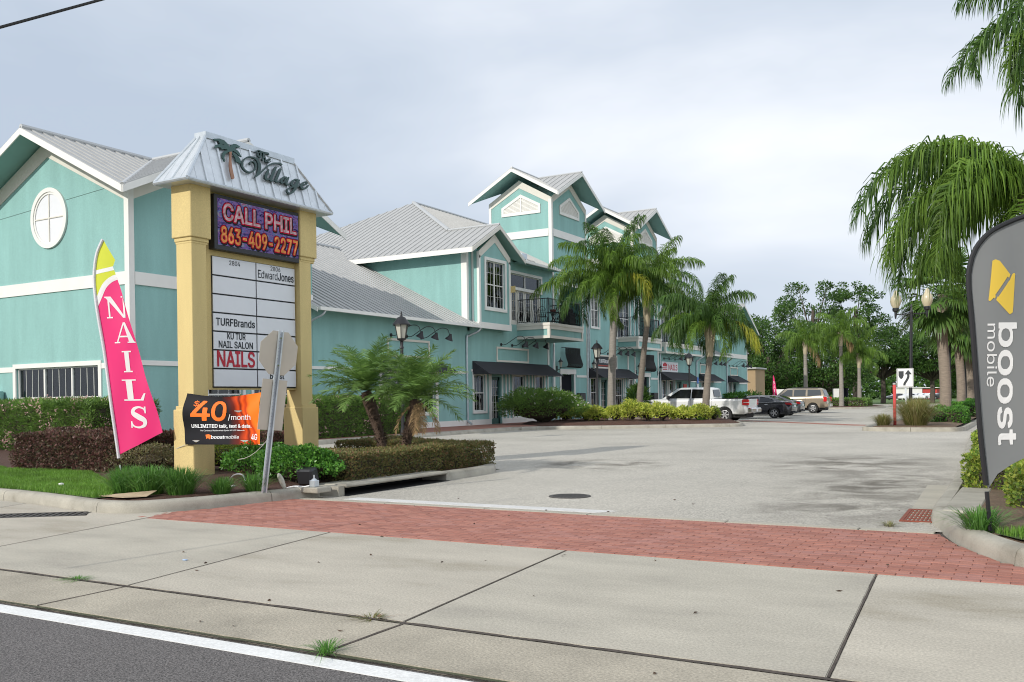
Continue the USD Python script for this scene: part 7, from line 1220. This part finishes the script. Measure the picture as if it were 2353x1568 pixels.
# ------------------------------------------------------------------ things behind
tb = thing('tan_building', 'tan building behind the right end of the shops', 'building'); obj(tb, 'wall', MB().box(-44, -28.1, 104, 108, 0, 4.4), 'tan_wall'); obj(tb, 'roof', MB().bevel(-44.3, -27.9, 103.7, 108.3, 4.4, 4.6, .05), 'roof_metal'); obj(tb, 'window', MB().box(-31, -29.5, 103.95, 104.02, 1, 2.4), 'car_glass')
wb = thing('white_building', 'low white building with red right end across the far grass', 'building'); obj(wb, 'wall', MB().box(-31, -25.2, 240, 250, 0, 2.6), 'white_wall'); obj(wb, 'end_wall', MB().box(-25.2, -22.0, 240.3, 249.7, 0, 2.4), 'red_wall'); obj(wb, 'roof', MB().bevel(-31.2, -21.8, 239.7, 250.3, 2.6, 2.8, .05), 'white_wall')
wf = thing('white_wall', 'white screen wall with dark end posts behind the gold suv', 'wall'); obj(wf, 'wall', MB().box(-19.75, -18.6, 103.8, 103.95, 0, 2.05), 'white_wall'); obj(wf, 'wall', MB().box(-25.8, -24.6, 103.8, 103.95, 0, 2.1), 'white_wall'); obj(wf, 'post', MB().box(-18.58, -18.2, 103.7, 104.0, 0, 2.1), 'door_navy')
rs = thing('site_sign', 'white notice board with small lines of text between the sabal trunks', 'sign', (-6.9, 106, 0)); obj(rs, 'board', MB().box(-.1, 1.7, -.03, .03, .35, 2.1), 'sign_white'); obj(rs, 'post', MB().box(.0, .08, .031, .1, 0, 2.1), 'ink'); obj(rs, 'post', MB().box(1.5, 1.58, .031, .1, 0, 2.1), 'ink')
for k in range(5): obj(rs, 'lettering', text(('FOR SALE', 'OR', 'LEASE', 'BUILD', '1-800')[k], .2, frame((.8, -.035, 1.78 - k * .30), (1, 0, 0), (0, 0, 1)), center=True), 'ink')
pf = thing('feather_flag', 'small distant red feather flag with white letters left of the gold suv', 'flag', (-19.2, 76.5, 0)); Q = Polygon([(-.05, .9), (-.1, 2.2), (-.06, 3.0), (.02, 3.1), (.16, 2.4), (.3, 1.3)]); obj(pf, 'fabric', MB().poly(Q, wy(0, 1), 0, .01), 'pink_cloth'); obj(pf, 'pole', MB().tube([(-.05, 0, 0), (-.08, 0, 2.2), (-.03, 0, 3.1)], .02, 6), 'black_metal'); lt = MB()
for k, ch in enumerate('NAIL'): lt.poly(affinity.affine_transform(SERIF[ch], [.17, 0, 0, .24, -.03 + .012 * k, 2.35 - k * .33]), wy(0, -1), .002, .008)
obj(pf, 'lettering', lt, 'white_cloth')
ps = thing('parking_sign', 'small blue and white parking sign on a post before the shops', 'sign', (-22.2, 66.3, .15)); obj(ps, 'post', MB().box(-.03, .03, -.03, .03, 0, 2.6), 'galvanized'); obj(ps, 'blue_plate', MB().box(.031, .035, -.15, .15, 2.25, 2.7), 'blue_sign'); obj(ps, 'white_plate', MB().box(.031, .035, -.15, .15, 1.6, 2.2), 'sign_white')
ut = thing('utility_box', 'small turquoise utility box against the left wing wall', 'box', (-31.95, 19.2, 0)); obj(ut, 'cabinet', MB().bevel(-.25, .25, -.25, .25, 0, 1.98, .03), 'door_green' if False else 'soffit_turquoise')
# ------------------------------------------------------------------ small things by the kerb
fb_ = thing('flood_light', 'black landscape flood light box in the green bush by the kerb', 'lamp', (-9.98, 11.0, .13)); obj(fb_, 'housing', MB().bevel(-.16, .16, -.10, .12, .04, .30, .03).move(lambda v: v @ np.array([[.9, .1, 0], [-.1, .9, .2], [0, -.2, .95]])), 'black_metal'); obj(fb_, 'bracket', MB().box(-.03, .03, -.03, .03, -.05, .08), 'black_metal')
jb = thing('junction_box', 'small grey junction box with conduit on a concrete pad by the kerb', 'box', (-9.62, 10.72, .13)); obj(jb, 'pad', MB().bevel(-.20, .20, -.16, .16, -.05, .03, .012), 'curb_concrete'); obj(jb, 'box', MB().bevel(-.055, .055, -.055, .055, .03, .13, .008).lathe([(.05, .13), (.03, .15), (.012, .16), (.012, .21), (.001, .21)], 8), 'galvanized'); obj(jb, 'conduit', MB().tube(cat([(-.05, 0, .06), (-.15, -.03, .03), (-.35, -.08, .03), (-.55, -.10, -.02)], .05), .012, 6), 'plastic_white')
solo('litter_wrapper', (lambda k: MB().add((k.vertices * (1 + .35 * (meshkit.fbm(k.vertices * 2.5, 3, 4)[:, None] - .5)) * [.03, .05, .14]) @ np.array([[1, 0, 0], [0, .85, .5], [0, -.5, .85]]) + [-9.93, 10.35, .27], k.faces))(trimesh.creation.icosphere(2)), 'lamp_glass', 'crumpled clear plastic wrapper propped at the kerb near the junction box', 'litter')
solo('conduit_pipe', MB().tube(cat([(-11.9, 11.15, .13), (-11.6, 11.0, .26), (-11.25, 10.85, .28), (-11.0, 10.7, .13)], .06), .012, 8), 'galvanized', 'white plastic pipe bending out of the mulch right of the left pillar', 'pipe')
solo('drain_lid', MB().lathe([(.001, .03), (.14, .03), (.16, .0)], 14, (-11.1, 10.35, .13)), 'glossy_lid' if False else 'plastic_white', 'pale green round valve lid in the mulch behind the lily grass', 'lid')
solo('plastic_bag', (lambda k: MB().add(k.vertices * (1 + .3 * (meshkit.fbm(k.vertices * 2.5, 3, 9)[:, None] - .5)) * [.06, .05, .10] + [-10.06, 10.02, .22], k.faces))(trimesh.creation.icosphere(3)), 'plastic_white', 'crumpled white plastic bag at the foot of the leaning sign post', 'litter')
cbm = MB(); q = np.array([(-11.55, 8.42, 0), (-10.95, 8.38, 0), (-10.78, 8.62, 0), (-10.85, 8.85, 0), (-11.2, 8.70, 0), (-11.4, 8.72, 0)]); v = np.vstack([q + [0, 0, .170], q + [0, 0, .176]]); v[[3, 9], 2] += .06; n = 6; cbm.add(v, [(n, n + i, n + i + 1) for i in range(1, n - 1)] + [(0, i + 1, i) for i in range(1, n - 1)]).add(v, [(i, (i + 1) % n, n + (i + 1) % n, n + i) for i in range(n)])
solo('cardboard', cbm, 'cardboard', 'flattened piece of cardboard lying behind the left kerb', 'litter'); solo('paper_scrap', MB().bevel(-13.45, -13.38, 9.1, 9.16, .19, .23, .01), 'plastic_white', 'tiny white paper scrap on the lawn', 'litter')
solo('wrapper', MB().bevel(-6.93, -6.885, 5.92, 5.95, .0, .012, .004), 'pale_blue', 'tiny pale blue wrapper on the apron slab at left', 'litter')
gl2 = np.random.default_rng(33); tw = MB()
for k in range(46):
    x, y = gl2.uniform(-7.5, 1), gl2.uniform(4.2, 13)
    tw.add(*leaves(np.array([[x, y, .006]]), np.array([[gl2.normal(), gl2.normal(), .02]]), gl2.uniform(.02, .07), .018, gl2, spread=.02, fold=.0).get())
solo('fallen_leaves', tw, 'bark_dark', 'small dark leaves scattered over the slabs and pavers', 'leaves', kind='stuff')
for k, (x, y) in enumerate(((-20.4, 31.2), (-19, 36.5))): pass
